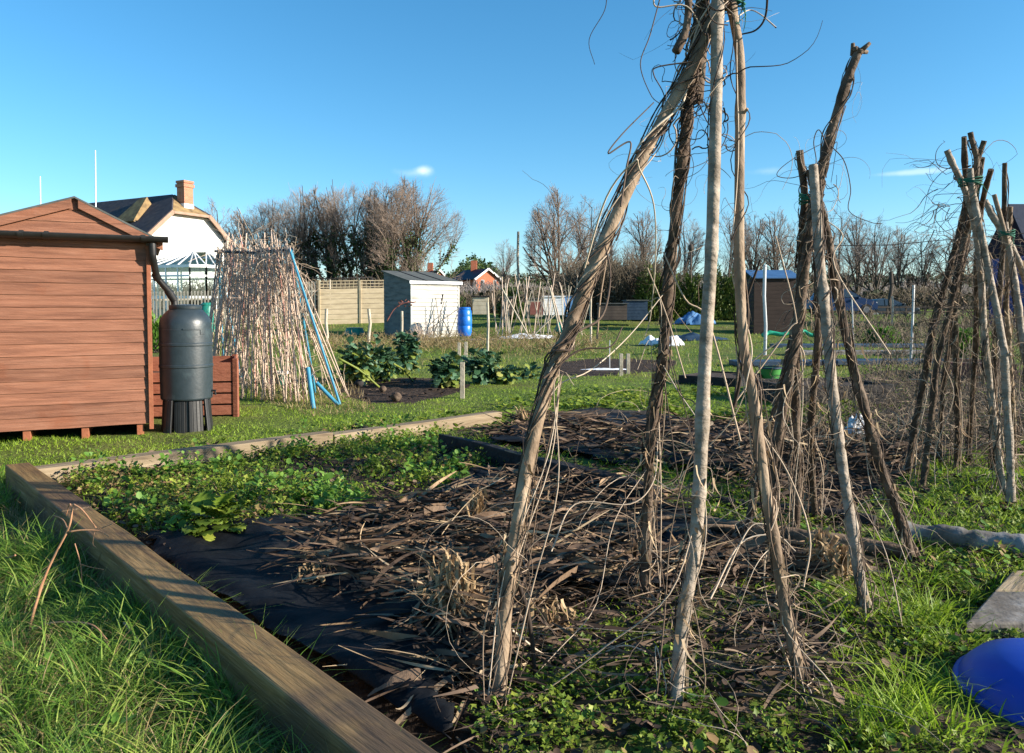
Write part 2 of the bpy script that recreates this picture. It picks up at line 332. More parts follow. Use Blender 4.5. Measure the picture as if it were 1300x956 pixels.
def blades_arr(P, H, W, az, bend, K=3, tw=None):
    n = len(P); d = np.stack([np.cos(az), np.sin(az), np.zeros(n)], 1)
    a2 = az + (np.pi / 2 if tw is None else tw); w = np.stack([np.cos(a2), np.sin(a2), np.zeros(n)], 1)
    V = np.zeros((n, K + 1, 2, 3))
    for i in range(K + 1):
        t = i / K
        c = P + d * (bend * H * t ** 1.8)[:, None]; c = c + np.array([0, 0, 1]) * (H * (t - .45 * np.minimum(bend, 1.6) * t * t))[:, None]
        ww = W * (1 - t ** 1.6 * .92) * .5
        V[:, i, 0] = c - w * ww[:, None]; V[:, i, 1] = c + w * ww[:, None]
    V = V.reshape(-1, 3); base = (np.arange(n) * (K + 1) * 2)[:, None, None]
    i = np.arange(K)[None, :, None] * 2
    Q = (base + i + np.array([0, 1, 3, 2])[None, None, :]).reshape(-1, 4)
    return V, Q
def rotmats(az, pitch, roll):
    ca, sa, cb, sb, cr_, sr = np.cos(az), np.sin(az), np.cos(pitch), np.sin(pitch), np.cos(roll), np.sin(roll)
    n = len(az); Rz = np.zeros((n, 3, 3)); Rz[:, 0, 0] = ca; Rz[:, 0, 1] = -sa; Rz[:, 1, 0] = sa; Rz[:, 1, 1] = ca; Rz[:, 2, 2] = 1
    Ry = np.zeros((n, 3, 3)); Ry[:, 0, 0] = cb; Ry[:, 0, 2] = -sb; Ry[:, 2, 0] = sb; Ry[:, 2, 2] = cb; Ry[:, 1, 1] = 1
    Rx = np.zeros((n, 3, 3)); Rx[:, 0, 0] = 1; Rx[:, 1, 1] = cr_; Rx[:, 1, 2] = -sr; Rx[:, 2, 1] = sr; Rx[:, 2, 2] = cr_
    return Rz @ Ry @ Rx
LEAF_V = np.array([(0, 0, 0), (.35, .34, .06), (.35, -.34, .06), (.45, 0, -.03), (.8, .26, .02), (.8, -.26, .02), (1, 0, -.04)], float)
LEAF_Q = np.array([(0, 2, 3, 1), (3, 5, 6, 4), (1, 3, 4, 4), (3, 2, 5, 5)])
# triangles so every template is uniform
LEAF_T = np.array([(0, 2, 3), (0, 3, 1), (3, 5, 6), (3, 6, 4), (1, 3, 4), (3, 2, 5)])
def leaves_arr(P, size, az, pitch, roll, T=(LEAF_V, LEAF_T), aspect=1.0):
    Rm = rotmats(az, pitch, roll); tv = T[0] * np.array([1, aspect, 1])
    V = np.einsum('nij,kj->nki', Rm, tv) * size[:, None, None] + P[:, None, :]
    k = len(tv); Q = (np.arange(len(P)) * k)[:, None, None] + T[1][None]
    return V.reshape(-1, 3), Q.reshape(-1, T[1].shape[1])
def segs_arr(A, B, ra, rb, n=3):
    d = B - A; l = np.linalg.norm(d, axis=1, keepdims=True); d = d / np.maximum(l, 1e-9)
    ref = np.where(np.abs(d[:, 2:3]) > .9, np.array([[1., 0, 0]]), np.array([[0, 0, 1.]]))
    u = np.cross(d, ref); u /= np.linalg.norm(u, axis=1, keepdims=True); w = np.cross(d, u)
    V = np.zeros((len(A), 2, n, 3))
    for j in range(n):
        an = 2 * math.pi * j / n; o = u * math.cos(an) + w * math.sin(an)
        V[:, 0, j] = A + o * ra[:, None]; V[:, 1, j] = B + o * rb[:, None]
    q = np.array([(j, (j + 1) % n, n + (j + 1) % n, n + j) for j in range(n)])
    Q = (np.arange(len(A)) * 2 * n)[:, None, None] + q[None]
    return V.reshape(-1, 3), Q.reshape(-1, 4)
def smooth_path(pts, k=6):
    P = [Vector(p) for p in pts]; P = [P[0] * 2 - P[1]] + P + [P[-1] * 2 - P[-2]]; out = []
    for i in range(1, len(P) - 2):
        for j in range(k):
            t = j / k; a, b, c, d = P[i - 1:i + 3]
            out.append(.5 * ((2 * b) + (c - a) * t + (2 * a - 5 * b + 4 * c - d) * t * t + (3 * b - a - 3 * c + d) * t ** 3))
    out.append(P[-2]); return out
def rnd(a, b): return random.uniform(a, b)
def rv(s=1.0): return Vector((random.gauss(0, s), random.gauss(0, s), random.gauss(0, s)))
def curl(mb, p, d, L, r, n=4, wob=.35, grav=0.0, k=12, taper=.35):
    """a curly dried tendril"""
    p = Vector(p); d = Vector(d).normalized(); ax = rv().normalized(); pts = [p.copy()]; st_ = L / k
    for i in range(k):
        if random.random() < .3: ax = (ax + rv(.9)).normalized()
        if random.random() < .16: d = (d + rv(.55)).normalized()
        d = (d + ax.cross(d) * wob + rv(wob * .25) + Vector((0, 0, -grav))).normalized()
        p = p + d * st_; pts.append(p.copy())
    mb.tube(pts, [r * (1 - (1 - taper) * i / k) for i in range(k + 1)], n, cap=False)
    return pts

# ---------------------------------------------------------------- world, sun, camera
w = bpy.data.worlds.new('World'); sc.world = w; w.use_nodes = True; nt = w.node_tree; nt.nodes.clear()
SUN_EL, SUN_A = R(19), R(13)           # sun to the right (+X), a little behind the camera
o_ = nt.nodes.new('ShaderNodeOutputWorld'); bg = nt.nodes.new('ShaderNodeBackground'); sky = nt.nodes.new('ShaderNodeTexSky')
sky.sky_type = 'NISHITA'; sky.sun_disc = False; sky.sun_elevation = SUN_EL; sky.sun_rotation = R(90) + SUN_A
sky.air_density = 1.0; sky.dust_density = 0.25; sky.ozone_density = 4.5; sky.altitude = 0
bg.inputs[1].default_value = .092
# one small cloud and a faint wisp in the sky
tc = nt.nodes.new('ShaderNodeTexCoord'); nz = nt.nodes.new('ShaderNodeTexNoise'); nz.inputs['Scale'].default_value = 26; nz.inputs['Detail'].default_value = 6
nt.links.new(tc.outputs['Generated'], nz.inputs['Vector'])
prev = sky.outputs[0]
for (cx_, cy_, wx, wy, amt) in ((537, 217, .017, .0075, 1.0), (525, 220, .03, .008, .35), (1155, 219, .045, .0035, .5), (975, 217, .03, .006, .22)):
    d = Vector(ray(cx_, cy_)).normalized()
    sb = nt.nodes.new('ShaderNodeVectorMath'); sb.operation = 'SUBTRACT'; sb.inputs[1].default_value = d; nt.links.new(tc.outputs['Generated'], sb.inputs[0])
    dv = nt.nodes.new('ShaderNodeVectorMath'); dv.operation = 'MULTIPLY'; dv.inputs[1].default_value = (1 / wx, 1 / wx, 1 / wy); nt.links.new(sb.outputs[0], dv.inputs[0])
    ln = nt.nodes.new('ShaderNodeVectorMath'); ln.operation = 'LENGTH'; nt.links.new(dv.outputs[0], ln.inputs[0])
    ad = nt.nodes.new('ShaderNodeMath'); ad.operation = 'MULTIPLY_ADD'; ad.inputs[1].default_value = 1.9; nt.links.new(nz.outputs['Fac'], ad.inputs[0]); nt.links.new(ln.outputs['Value'], ad.inputs[2])
    mr = nt.nodes.new('ShaderNodeMapRange'); mr.interpolation_type = 'SMOOTHSTEP'; mr.inputs[1].default_value = 2.1; mr.inputs[2].default_value = .9; mr.inputs[3].default_value = 0; mr.inputs[4].default_value = amt * .62
    nt.links.new(ad.outputs[0], mr.inputs[0])
    mx = nt.nodes.new('ShaderNodeMix'); mx.data_type = 'RGBA'; nt.links.new(mr.outputs[0], mx.inputs[0]); nt.links.new(prev, mx.inputs[6]); mx.inputs[7].default_value = (6.6, 6.9, 7.2, 1); prev = mx.outputs[2]
hs = nt.nodes.new('ShaderNodeHueSaturation'); hs.inputs['Saturation'].default_value = 1.17; hs.inputs['Hue'].default_value = .489; hs.inputs['Value'].default_value = 1.03; nt.links.new(prev, hs.inputs['Color']); nt.links.new(hs.outputs[0], bg.inputs[0]); nt.links.new(bg.outputs[0], o_.inputs[0])
sd = bpy.data.lights.new('sun', 'SUN'); sd.energy = 5.0; sd.angle = R(.5); sd.color = (1, .91, .78)
so = bpy.data.objects.new('sun', sd); C.objects.link(so)
SD = Vector((math.cos(SUN_EL) * math.cos(SUN_A), -math.cos(SUN_EL) * math.sin(SUN_A), math.sin(SUN_EL)))
so.rotation_euler = SD.to_track_quat('Z', 'Y').to_euler(); so.location = (20, -10, 20)
cd = bpy.data.cameras.new('camera'); co = bpy.data.objects.new('camera', cd); C.objects.link(co); sc.camera = co
co.location = (0, 0, CH); co.rotation_euler = (R(90) - PITCH, 0, 0)
cd.sensor_width = 36; cd.lens = F * 36 / 1300; cd.shift_y = -(478 - 433.5) / 1300; cd.clip_end = 6000; cd.clip_start = .05
sc.view_settings.view_transform = 'Standard'; sc.view_settings.look = 'None'; sc.view_settings.exposure = 1.25; sc.view_settings.gamma = 1
sc.render.engine = 'CYCLES'

# ---------------------------------------------------------------- ground regions (outlines on the ground plane)
R_WEED = [(75, 603), (130, 588), (250, 568), (400, 549), (470, 540), (560, 548), (556, 570), (620, 590), (590, 612), (520, 645), (380, 672), (165, 690)]
R_MEM = [(150, 683), (380, 668), (530, 640), (600, 606), (640, 596), (800, 630), (880, 655), (925, 705), (850, 760), (720, 765), (650, 800), (600, 867), (590, 1000), (480, 1000), (330, 830)]
R_DEB = [(385, 690), (530, 643), (610, 606), (700, 615), (880, 655), (1000, 690), (1080, 720), (1000, 745), (880, 735), (800, 765), (700, 775), (645, 820), (610, 900), (520, 900), (520, 850), (500, 790), (400, 765)]
R_DEB2 = [(612, 556), (700, 528), (760, 517), (860, 530), (1000, 545), (1140, 555), (1190, 580), (1140, 612), (1050, 660), (990, 640), (900, 605), (800, 590), (700, 575)]
R_SOIL = [(430, 487), (480, 480), (560, 480), (600, 490), (560, 505), (520, 512), (470, 512), (440, 503)]
R_SOIL2 = [(690, 462), (760, 455), (860, 458), (850, 470), (760, 478), (690, 476)]
R_SOIL3 = [(60, 607), (200, 575), (400, 553), (420, 562), (300, 585), (150, 615)]
R_SOIL4 = [(1000, 490), (1130, 470), (1500, 470), (1500, 590), (1190, 600), (1140, 560), (1000, 545)]
R_FIELD = [(0, 380), (1300, 380), (1300, 475), (850, 478), (560, 478), (440, 470), (300, 440), (0, 460)]

# ---------------------------------------------------------------- terrain
rows = [-30, -20, -12, -6, -3, -1, 0]
y_ = .4
while y_ < 2500:
    rows.append(y_); y_ += max(.045, y_ * .0125)
rows.append(3000)
cols = np.linspace(-1.25, 1.25, 300)
Yg, U = np.meshgrid(np.array(rows, float), cols, indexing='ij')
Xg = U * (np.abs(Yg) * .95 + 5)
Zg = h(Xg, Yg)
nr, nc = Yg.shape
V = np.stack([Xg, Yg, Zg], 2).reshape(-1, 3)
a = np.arange(nr - 1)[:, None] * nc + np.arange(nc - 1)[None]
Q = np.stack([a, a + 1, a + nc + 1, a + nc], 2).reshape(-1, 4)
ground = np_mesh('ground', V, Q, [], smooth=True); ground['kind'] = 'structure'
px_, py_, dep_ = proj(V)
vis = dep_ > .3
soilm = np.zeros(len(V))
for rg, val in ((R_WEED, .55), (R_MEM, 1), (R_DEB, 1), (R_DEB2, .9), (R_SOIL, 1), (R_SOIL2, 1), (R_SOIL3, 1), (R_SOIL4, .8)):
    soilm = np.maximum(soilm, val * (inpoly(px_, py_, rg) & vis))
S_, T_ = st(V[:, 0], V[:, 1])
soilm = np.maximum(soilm, .45 * ((S_ > .1) & (T_ > .1) & (S_ < 7) & (T_ < 5.5)))
att = ground.data.color_attributes.new('soil', 'FLOAT_COLOR', 'POINT')
att.data.foreach_set('color', np.repeat(soilm[:, None], 4, 1).astype(np.float32).ravel())
def ground_mat():
    m = bpy.data.materials.new('ground'); m.use_nodes = True; nt = m.node_tree; N = nt.nodes; L = nt.links; b = N['Principled BSDF']
    b.inputs['Roughness'].default_value = .95; b.inputs['Specular IOR Level'].default_value = .15
    tc = N.new('ShaderNodeTexCoord')
    def noise(s, d=6): n = N.new('ShaderNodeTexNoise'); n.inputs['Scale'].default_value = s; n.inputs['Detail'].default_value = d; L.new(tc.outputs['Object'], n.inputs['Vector']); return n.outputs['Fac']
    def ramp(f, cs):
        r = N.new('ShaderNodeValToRGB'); e = r.color_ramp.elements
        for i, (p, c) in enumerate(cs):
            q = e[i] if i < 2 else e.new(p)
            q.position = p; q.color = (*c, 1)
        L.new(f, r.inputs[0]); return r.outputs[0]
    turf = ramp(noise(2.2), [(.3, (.05, .085, .015)), (.7, (.17, .19, .045)), (.5, (.10, .15, .02))])
    turf2 = ramp(noise(.35, 8), [(.35, (.07, .11, .02)), (.66, (.13, .09, .04)), (.5, (.1, .125, .03))])
    soil = ramp(noise(14, 8), [(.3, (.014, .010, .008)), (.7, (.08, .055, .04)), (.5, (.04, .027, .02))])
    m1 = N.new('ShaderNodeMix'); m1.data_type = 'RGBA'; m1.inputs[0].default_value = .55; L.new(turf, m1.inputs[6]); L.new(turf2, m1.inputs[7])
    at = N.new('ShaderNodeAttribute'); at.attribute_name = 'soil'
    ad = N.new('ShaderNodeMath'); ad.operation = 'ADD'; L.new(at.outputs['Fac'], ad.inputs[0]); L.new(noise(3.5), ad.inputs[1])
    mr = N.new('ShaderNodeMapRange'); mr.inputs[1].default_value = .78; mr.inputs[2].default_value = 1.02; L.new(ad.outputs[0], mr.inputs[0])
    m2 = N.new('ShaderNodeMix'); m2.data_type = 'RGBA'; L.new(mr.outputs[0], m2.inputs[0]); L.new(m1.outputs[2], m2.inputs[6]); L.new(soil, m2.inputs[7])
    L.new(m2.outputs[2], b.inputs['Base Color'])
    bp = N.new('ShaderNodeBump'); bp.inputs['Strength'].default_value = 1; bp.inputs['Distance'].default_value = .04; L.new(noise(22, 9), bp.inputs['Height']); L.new(bp.outputs[0], b.inputs['Normal'])
    return m
ground.data.materials.append(ground_mat())

# ---------------------------------------------------------------- scatter helpers
def sample(n, y0, y1, power=1.0, umax=.78):
    if y0 < 2: n = int(n * 1.18)
    """random ground points in the wedge the photo can see (and a margin beyond it)"""
    t = RNG.random(n); y = y0 * (y1 / y0) ** t if power == 0 else (y0 ** power + (y1 ** power - y0 ** power) * t) ** (1 / power)
    x = (RNG.random(n) * 2 - 1) * umax * (y + .8)
    P = np.stack([x, y, h(x, y)], 1); a, b, _ = proj(P); return P, a, b
def cl(P, s, ph=0): return .5 + .25 * (np.sin(P[:, 0] * s + 2.3 * np.sin(P[:, 1] * s * .7 + ph)) + np.sin(P[:, 1] * s * 1.3 + 1.9 * np.sin(P[:, 0] * s * .8 + ph * 2)))
TUB = (1.83, 2.5)
def on_board(P):      # things grass must not grow through
    s, t = st(P[:, 0], P[:, 1])
    m = ((np.abs(t + .0) < .13) & (s > -.15) & (s < 7)) | ((np.abs(s) < .13) & (t > -.15) & (t < 5.2))
    m |= (P[:, 0] - TUB[0]) ** 2 + (P[:, 1] - TUB[1]) ** 2 < .09
    a, b, _ = proj(P)
    m |= inpoly(a, b, R_SLAB)
    m |= inpoly(a, b, [(-400, 570), (190, 551), (258, 552), (300, 526), (300, 520), (190, 470), (-400, 470)])
    return m
R_SLAB = [(1225, 806), (1285, 737), (1345, 737), (1345, 806)]
def rotten(P, a, b): return on_board(P)

# ================================================================ VEGETATION (uncountable ground cover)
def add_stuff(name, V, Q, mat, label, cat, smooth=False):
    o = np_mesh(name, V, Q, mat, smooth=smooth); tag(o, label, cat, kind='stuff'); return o
def grass_layer(name, n, y0, y1, hgt, wid, mat, label, accept, power=0, bend=(.2, .9), clump=None, K=3):
    P, a, b = sample(n, y0, y1, power)
    k = accept(P, a, b) & ~rotten(P, a, b)
    P = P[k]; m = len(P)
    hh = hgt * (.45 + .75 * RNG.random(m)) * (.55 + .8 * cl(P, 3.1)) ; dist = np.maximum(P[:, 1], 1.5)
    W = wid * (.7 + .6 * RNG.random(m)) * (1 + dist * .045)
    bd = bend[0] + (bend[1] - bend[0]) * RNG.random(m)
    az = RNG.random(m) * 6.283
    P[:, 2] -= .01
    V, Q = blades_arr(P, hh, W, az, bd, K, az + np.pi / 2 + (RNG.random(m) - .5) * 1.2)
    return add_stuff(name, V, Q, mat, label, 'grass')
def left_of_beam(P):
    s, t = st(P[:, 0], P[:, 1]); return (t < -.05)
any_ = lambda P, a, b: np.ones(len(P), bool)
hard = lambda a, b: inpoly(a, b, R_MEM) | inpoly(a, b, R_DEB) | inpoly(a, b, R_DEB2)
def inside_bed(P): s, t = st(P[:, 0], P[:, 1]); return (s > 0) & (t > 0) & (s < 7.2) & (t < 5.3)
soils = lambda a, b: (inpoly(a, b, R_SOIL4) & (RNG.random(len(a)) < .75)) | inpoly(a, b, R_SOIL) | inpoly(a, b, R_SOIL2)
# near-left tufty grass
def tufts(n, y0, y1, accept, per, H, W, mat, name, label, spread=.05, bend=(.35, 1.3)):
    P, a, b = sample(n, y0, y1, 1.2); k = accept(P, a, b) & ~rotten(P, a, b); P = P[k]; m = len(P)
    s = .5 + .9 * RNG.random(m); idx = np.repeat(np.arange(m), per)
    az = RNG.random(m * per) * 6.283; rr = RNG.random(m * per) ** .5 * spread * s[idx]
    Q_ = P[idx].copy(); Q_[:, 0] += np.cos(az) * rr; Q_[:, 1] += np.sin(az) * rr; Q_[:, 2] = h(Q_[:, 0], Q_[:, 1]) - .01
    hh = H * s[idx] * (.4 + .8 * RNG.random(m * per)); bd = bend[0] + (bend[1] - bend[0]) * RNG.random(m * per)
    V, Qd = blades_arr(Q_, hh, W * (.6 + .7 * RNG.random(m * per)), az + (RNG.random(m * per) - .5) * 1.5, bd, 4, az + np.pi / 2 + (RNG.random(m * per) - .5) * 1.4)
    return add_stuff(name, V, Qd, mat, label, 'grass')
lf = lambda P, a, b: left_of_beam(P) & (P[:, 0] < 0) & (P[:, 1] < 7.2)
tufts(1900, 1.2, 7.2, lambda P, a, b: lf(P, a, b) & (cl(P, 2.6, 7) > .38), 60, .2, .0065, 'grass_near', 'grass', 'long tufty grass with frost in the near left corner', .09)
grass_layer('grass', 26000, 1.2, 7.2, .07, .006, 'grass_near', 'short grass under the long tufts at the near left', lf, 1.2, (.3, 1.2))
tufts(2800, 1.2, 7.2, lf, 14, .16, .005, 'grass_dry', 'dead_grass', 'dry yellow blades among the tufts at the near left', .06)
# right-hand bright grass strips
R_GR1 = [(1060, 690), (1160, 690), (1285, 740), (1225, 806), (1240, 900), (1120, 1000), (1060, 940), (1060, 800)]
R_GR2 = [(840, 555), (1000, 640), (960, 660), (900, 650), (860, 620), (760, 615), (640, 600), (560, 560), (600, 545), (660, 575), (740, 592)]
R_WR = [(1130, 600), (1310, 560), (1500, 600), (1500, 760), (1300, 735), (1170, 690), (1080, 650)]
gr1 = lambda P, a, b: inpoly(a, b, R_GR1) & (cl(P, 3.3, 1) + .25 * RNG.random(len(P)) > .42)
tufts(2200, 1.8, 5.5, gr1, 26, .13, .006, 'grass', 'grass', 'bright green tufts beside the front wigwam legs at the lower right', .08)
gr2 = lambda P, a, b: inpoly(a, b, R_GR2)
tufts(1600, 3.5, 8, gr2, 24, .12, .006, 'grass', 'grass', 'bright grass strip between the two heaps of dead stalks', .07)
wr = lambda P, a, b: inpoly(a, b, R_WR) & (cl(P, 2.3, 2) + .2 * RNG.random(len(P)) > .35)
tufts(2600, 3, 8, wr, 20, .11, .007, 'grass', 'grass', 'green weeds and grass under the right hand wigwams', .07)
# weedy rest of the plot
rest = lambda P, a, b: ~hard(a, b) & (inside_bed(P) | inpoly(a, b, R_WEED)) & ~inpoly(a, b, R_SOIL3)
grass_layer('grass', 24000, 1.2, 11, .07, .006, 'grass', 'short grass between the weeds of the near plot', rest, 1.1, (.3, 1.2))
# mown path behind the plot
def path_ok(P, a, b): return ~hard(a, b) & ~soils(a, b) & ~inside_bed(P) & ~inpoly(a, b, R_FIELD) & ~lf(P, a, b)
grass_layer('grass', 150000, 4.5, 16, .05, .006, 'grass', 'mown grass path running behind the weedy plot', path_ok, 0, (.2, 1.0), K=2)
# field beyond
def field_ok(P, a, b): return inpoly(a, b, [(-500, 300), (1800, 300), (1800, 482), (850, 480), (440, 474), (300, 445), (-500, 460)]) & ~soils(a, b) & (cl(P, .9, 3) + .35 * RNG.random(len(P)) > .45)
grass_layer('grass', 110000, 11, 75, .10, .008, 'grass_field', 'rough yellow green grass over the far plots', field_ok, 0, (.2, 1.1), K=2)
def fdry(P, a, b): return inpoly(a, b, [(-500, 300), (1800, 300), (1800, 480), (850, 480), (440, 474), (300, 445), (-500, 460)]) & (cl(P, .55, 5) > .55)
grass_layer('dead_grass', 22000, 11, 60, .16, .008, 'grass_dry', 'dry straw coloured grass patches over the far plots', fdry, 0, (.1, 1.0), K=2)
# frosty dry fringe along the path near the cane frame
fr = lambda P, a, b: inpoly(a, b, [(300, 485), (360, 470), (440, 480), (480, 522), (400, 530), (330, 510)])
grass_layer('dead_grass', 30000, 9, 15, .12, .006, 'grass_dry', 'dry grass around the feet of the cane frame', fr, 0, (.1, 1.0))

# leafy weeds
def weeds(n, y0, y1, accept, size, lift, mat, name, label, per=5, cat='weeds', power=1.1):
    P, a, b = sample(n, y0, y1, power); k = accept(P, a, b) & ~rotten(P, a, b); P = P[k]; m = len(P)
    idx = np.repeat(np.arange(m), per); az = RNG.random(m * per) * 6.283; s = (.5 + RNG.random(m))[idx]
    Q_ = P[idx].copy(); up = cl(Q_, 2.6, 1) * lift * s * (.3 + RNG.random(m * per))
    sz = size * s * (.6 + .6 * RNG.random(m * per))
    Q_[:, 0] += np.cos(az) * sz * .5; Q_[:, 1] += np.sin(az) * sz * .5; Q_[:, 2] = h(Q_[:, 0], Q_[:, 1]) + up
    V, T = leaves_arr(Q_, sz, az, .15 + .6 * RNG.random(m * per), (RNG.random(m * per) - .5) * .9, aspect=1.25)
    return add_stuff(name, V, T, mat, label, cat)
wd = lambda P, a, b: inpoly(a, b, R_WEED) & ~(inpoly(a, b, R_SOIL3) & (cl(P, 3, 1) > .32)) & (cl(P, 2.4, 4) + .45 * RNG.random(len(P)) > .47)
def domes(n, y0, y1, accept, rad, hgt, size, per, mat, label, name='weeds', power=1.1, T=None):
    """little leafy plants: each a ragged dome of small leaves"""
    P, a, b = sample(n, y0, y1, power); k = accept(P, a, b) & ~rotten(P, a, b); P = P[k]; m = len(P); s = .45 + .9 * RNG.random(m) ** 1.5; idx = np.repeat(np.arange(m), per); N_ = m * per
    az = RNG.random(N_) * 6.283; f = RNG.random(N_) ** .6; rr = rad * s[idx] * f * (1 + .3 * np.sin(az * 3 + idx)); Q_ = P[idx].copy(); Q_[:, 0] += np.cos(az) * rr; Q_[:, 1] += np.sin(az) * rr
    Q_[:, 2] = h(Q_[:, 0], Q_[:, 1]) + hgt * s[idx] * (1 - .8 * f * f) * (.25 + .75 * RNG.random(N_))
    V, Tt = leaves_arr(Q_, size * (.5 + .8 * RNG.random(N_)), az + RNG.normal(0, .6, N_), .9 - 1.0 * f + RNG.normal(0, .4, N_), RNG.normal(0, .5, N_), T=T or (LEAF_V, LEAF_T), aspect=1.2)
    return add_stuff(name, V, Tt, mat, label, 'weeds')
LOB_V = np.array([(0, 0, 0), (.3, .12, .03), (.38, .42, .0), (.6, .2, .05), (1, 0, -.08), (.6, -.2, .05), (.38, -.42, .0), (.3, -.12, .03), (.5, 0, -.02)], float)
LOB_T = np.array([(0, 8, 1), (1, 8, 3), (1, 3, 2), (3, 8, 4), (8, 5, 4), (8, 7, 5), (7, 6, 5), (0, 7, 8)])
LOB = (LOB_V, LOB_T)
domes(4600, 3.2, 10, wd, .10, .13, .034, 30, 'weed', 'bright yellow green leafy weeds over the sleeper edged bed', T=LOB)
domes(2400, 3.2, 10, lambda P, a, b: wd(P, a, b) & (cl(P, 3.7, 6) > .45), .09, .18, .04, 26, 'weed_b', 'taller dark green weeds in clumps over the sleeper edged bed')
domes(2600, 3.2, 10, lambda P, a, b: wd(P, a, b) & (cl(P, 1.9, 12) > .5), .10, .12, .032, 22, 'bramble', 'patches of orange brown withered leaves among the bed weeds', 'dead_leaves', T=LOB)
tufts(900, 3.2, 10, wd, 14, .13, .004, 'grass_dry', 'dead_stems', 'thin dry stems standing among the bed weeds', .08)
tufts(900, 3.2, 10, wd, 16, .10, .006, 'grass', 'grass', 'grass tufts growing through the bed weeds', .05)
wd2 = lambda P, a, b: inside_bed(P) & ~hard(a, b) & ~inpoly(a, b, R_WEED) & (cl(P, 2.9, 2) + .35 * RNG.random(len(P)) > .74 - .12 * (P[:, 0] > 1.2))
domes(6500, 1.2, 8, wd2, .07, .07, .022, 26, 'weed', 'low leafy weeds around the feet of the tall poles', T=LOB)
wd3 = lambda P, a, b: inpoly(a, b, [(840, 480), (1100, 500), (1060, 560), (800, 540), (560, 548), (400, 552), (620, 520), (760, 490)]) & ~hard(a, b) & (cl(P, 2, 2) + .4 * RNG.random(len(P)) > .6)
weeds(9000, 6.5, 13, wd3, .06, .07, 'weed', 'weeds', 'leafy weeds on the path edge behind the heap', 5)
brk = lambda P, a, b: inpoly(a, b, R_SOIL3) | inpoly(a, b, R_SOIL)
weeds(2600, 5, 18, brk, .05, .02, 'debris', 'soil_clods', 'dark clods and leaf litter on the bare soil strips', 3, 'litter')
weeds(700, 1.2, 7, lf, .032, .05, 'weed_b', 'weeds', 'broad leaves low in the grass at the near left', 5)
# leaf litter over everything inside the plot
weeds(2500, 1.2, 8, wd2, .03, .05, 'weed_b', 'weeds', 'broader dark leaves here and there around the tall poles', 4)
weeds(1600, 1.2, 8, wd2, .026, .07, 'bramble', 'dead_leaves', 'withered orange leaves around the tall poles', 3)
weeds(9000, 1.2, 8, lambda P, a, b: inside_bed(P) & (cl(P, 4, 9) > .3), .028, .03, 'debris', 'leaf_litter', 'brown shrivelled leaf litter over the near plot', 3, 'litter')

# ---------------------------------------------------------------- black membrane sheets
def sheet(name, poly, label, zoff=.03, ny=150, amp=.035, loc=None):
    W = [G(p[0], p[1], .09) for p in poly]; xs = [p[0] for p in W]; ys = [p[1] for p in W]
    x0, x1, y0, y1 = min(xs), max(xs), min(ys), max(ys); stp = .03
    gx = np.arange(x0, x1 + stp, stp); gy = np.arange(y0, y1 + stp, stp); X, Y = np.meshgrid(gx, gy)
    P = np.stack([X.ravel(), Y.ravel(), np.zeros(X.size)], 1)
    jit = .06 * np.sin(P[:, 0] * 9 + P[:, 1] * 4) + .04 * np.sin(P[:, 1] * 21)
    ins = inpoly(P[:, 0] + jit, P[:, 1] + jit * .6, W)
    n = np.array([mnoise.noise((p[0] * 1.6, p[1] * 3.2, 3)) + .5 * abs(mnoise.noise((p[0] * 4 + p[1] * 5, p[1] * 6 - p[0] * 2, 7))) for p in P])
    s_, t_ = st(P[:, 0], P[:, 1]); rise = .05 * np.exp(-np.maximum(t_ - .1, 0) * 6)
    sh_ = np.clip(.105 - t_, 0, .2); P[:, 0] += BB[0] * sh_; P[:, 1] += BB[1] * sh_
    n = n + .55 * (1 - np.abs(np.sin(P[:, 0] * 3.1 + 2.2 * P[:, 1] + 1.4 * np.sin(P[:, 1] * 2.3 + P[:, 0])))) ** 3
    P[:, 2] = h(P[:, 0], P[:, 1]) + zoff + amp * (n + .25) + rise * 0
    P[:, 2] = np.maximum(P[:, 2], h(P[:, 0], P[:, 1]) + .006)
    ok = ins & (t_ > .03)
    idx = -np.ones(len(P), int); nx = len(gx); okg = ok.reshape(len(gy), nx)
    f = []
    for j in range(len(gy) - 1):
        r = okg[j, :-1] & okg[j, 1:] & okg[j + 1, :-1] & okg[j + 1, 1:]
        for i in np.nonzero(r)[0]: q = j * nx + i; f.append((q, q + 1, q + nx + 1, q + nx))
    Q = np.array(f); u = np.unique(Q); idx[u] = np.arange(len(u)); Q = idx[Q]; Vv = P[u]
    c = Vv.mean(0); c[2] = hz(c[0], c[1])
    o = np_mesh(name, Vv, Q, 'membrane', loc=tuple(c), smooth=True)
    so_ = o.modifiers.new('thick', 'SOLIDIFY'); so_.thickness = .004
    tag(o, label, 'ground sheet', 'black weed sheets under the dead stalks'); return o
sheet('weed_membrane', R_MEM, 'wrinkled black plastic weed sheet tucked against the near sleeper edge', amp=.05)
sheet('weed_membrane', [(622, 560), (690, 530), (740, 515), (860, 525), (930, 540), (1000, 560), (980, 610), (880, 600), (720, 580)], 'smaller wrinkled black weed sheet on the plot beyond the dark edging board', amp=.05)
sheet('weed_membrane', [(560, 575), (640, 590), (760, 605), (840, 640), (830, 660), (700, 625), (560, 590)], 'narrow black sheet sagging along the foot of the dark edging board', zoff=.02)

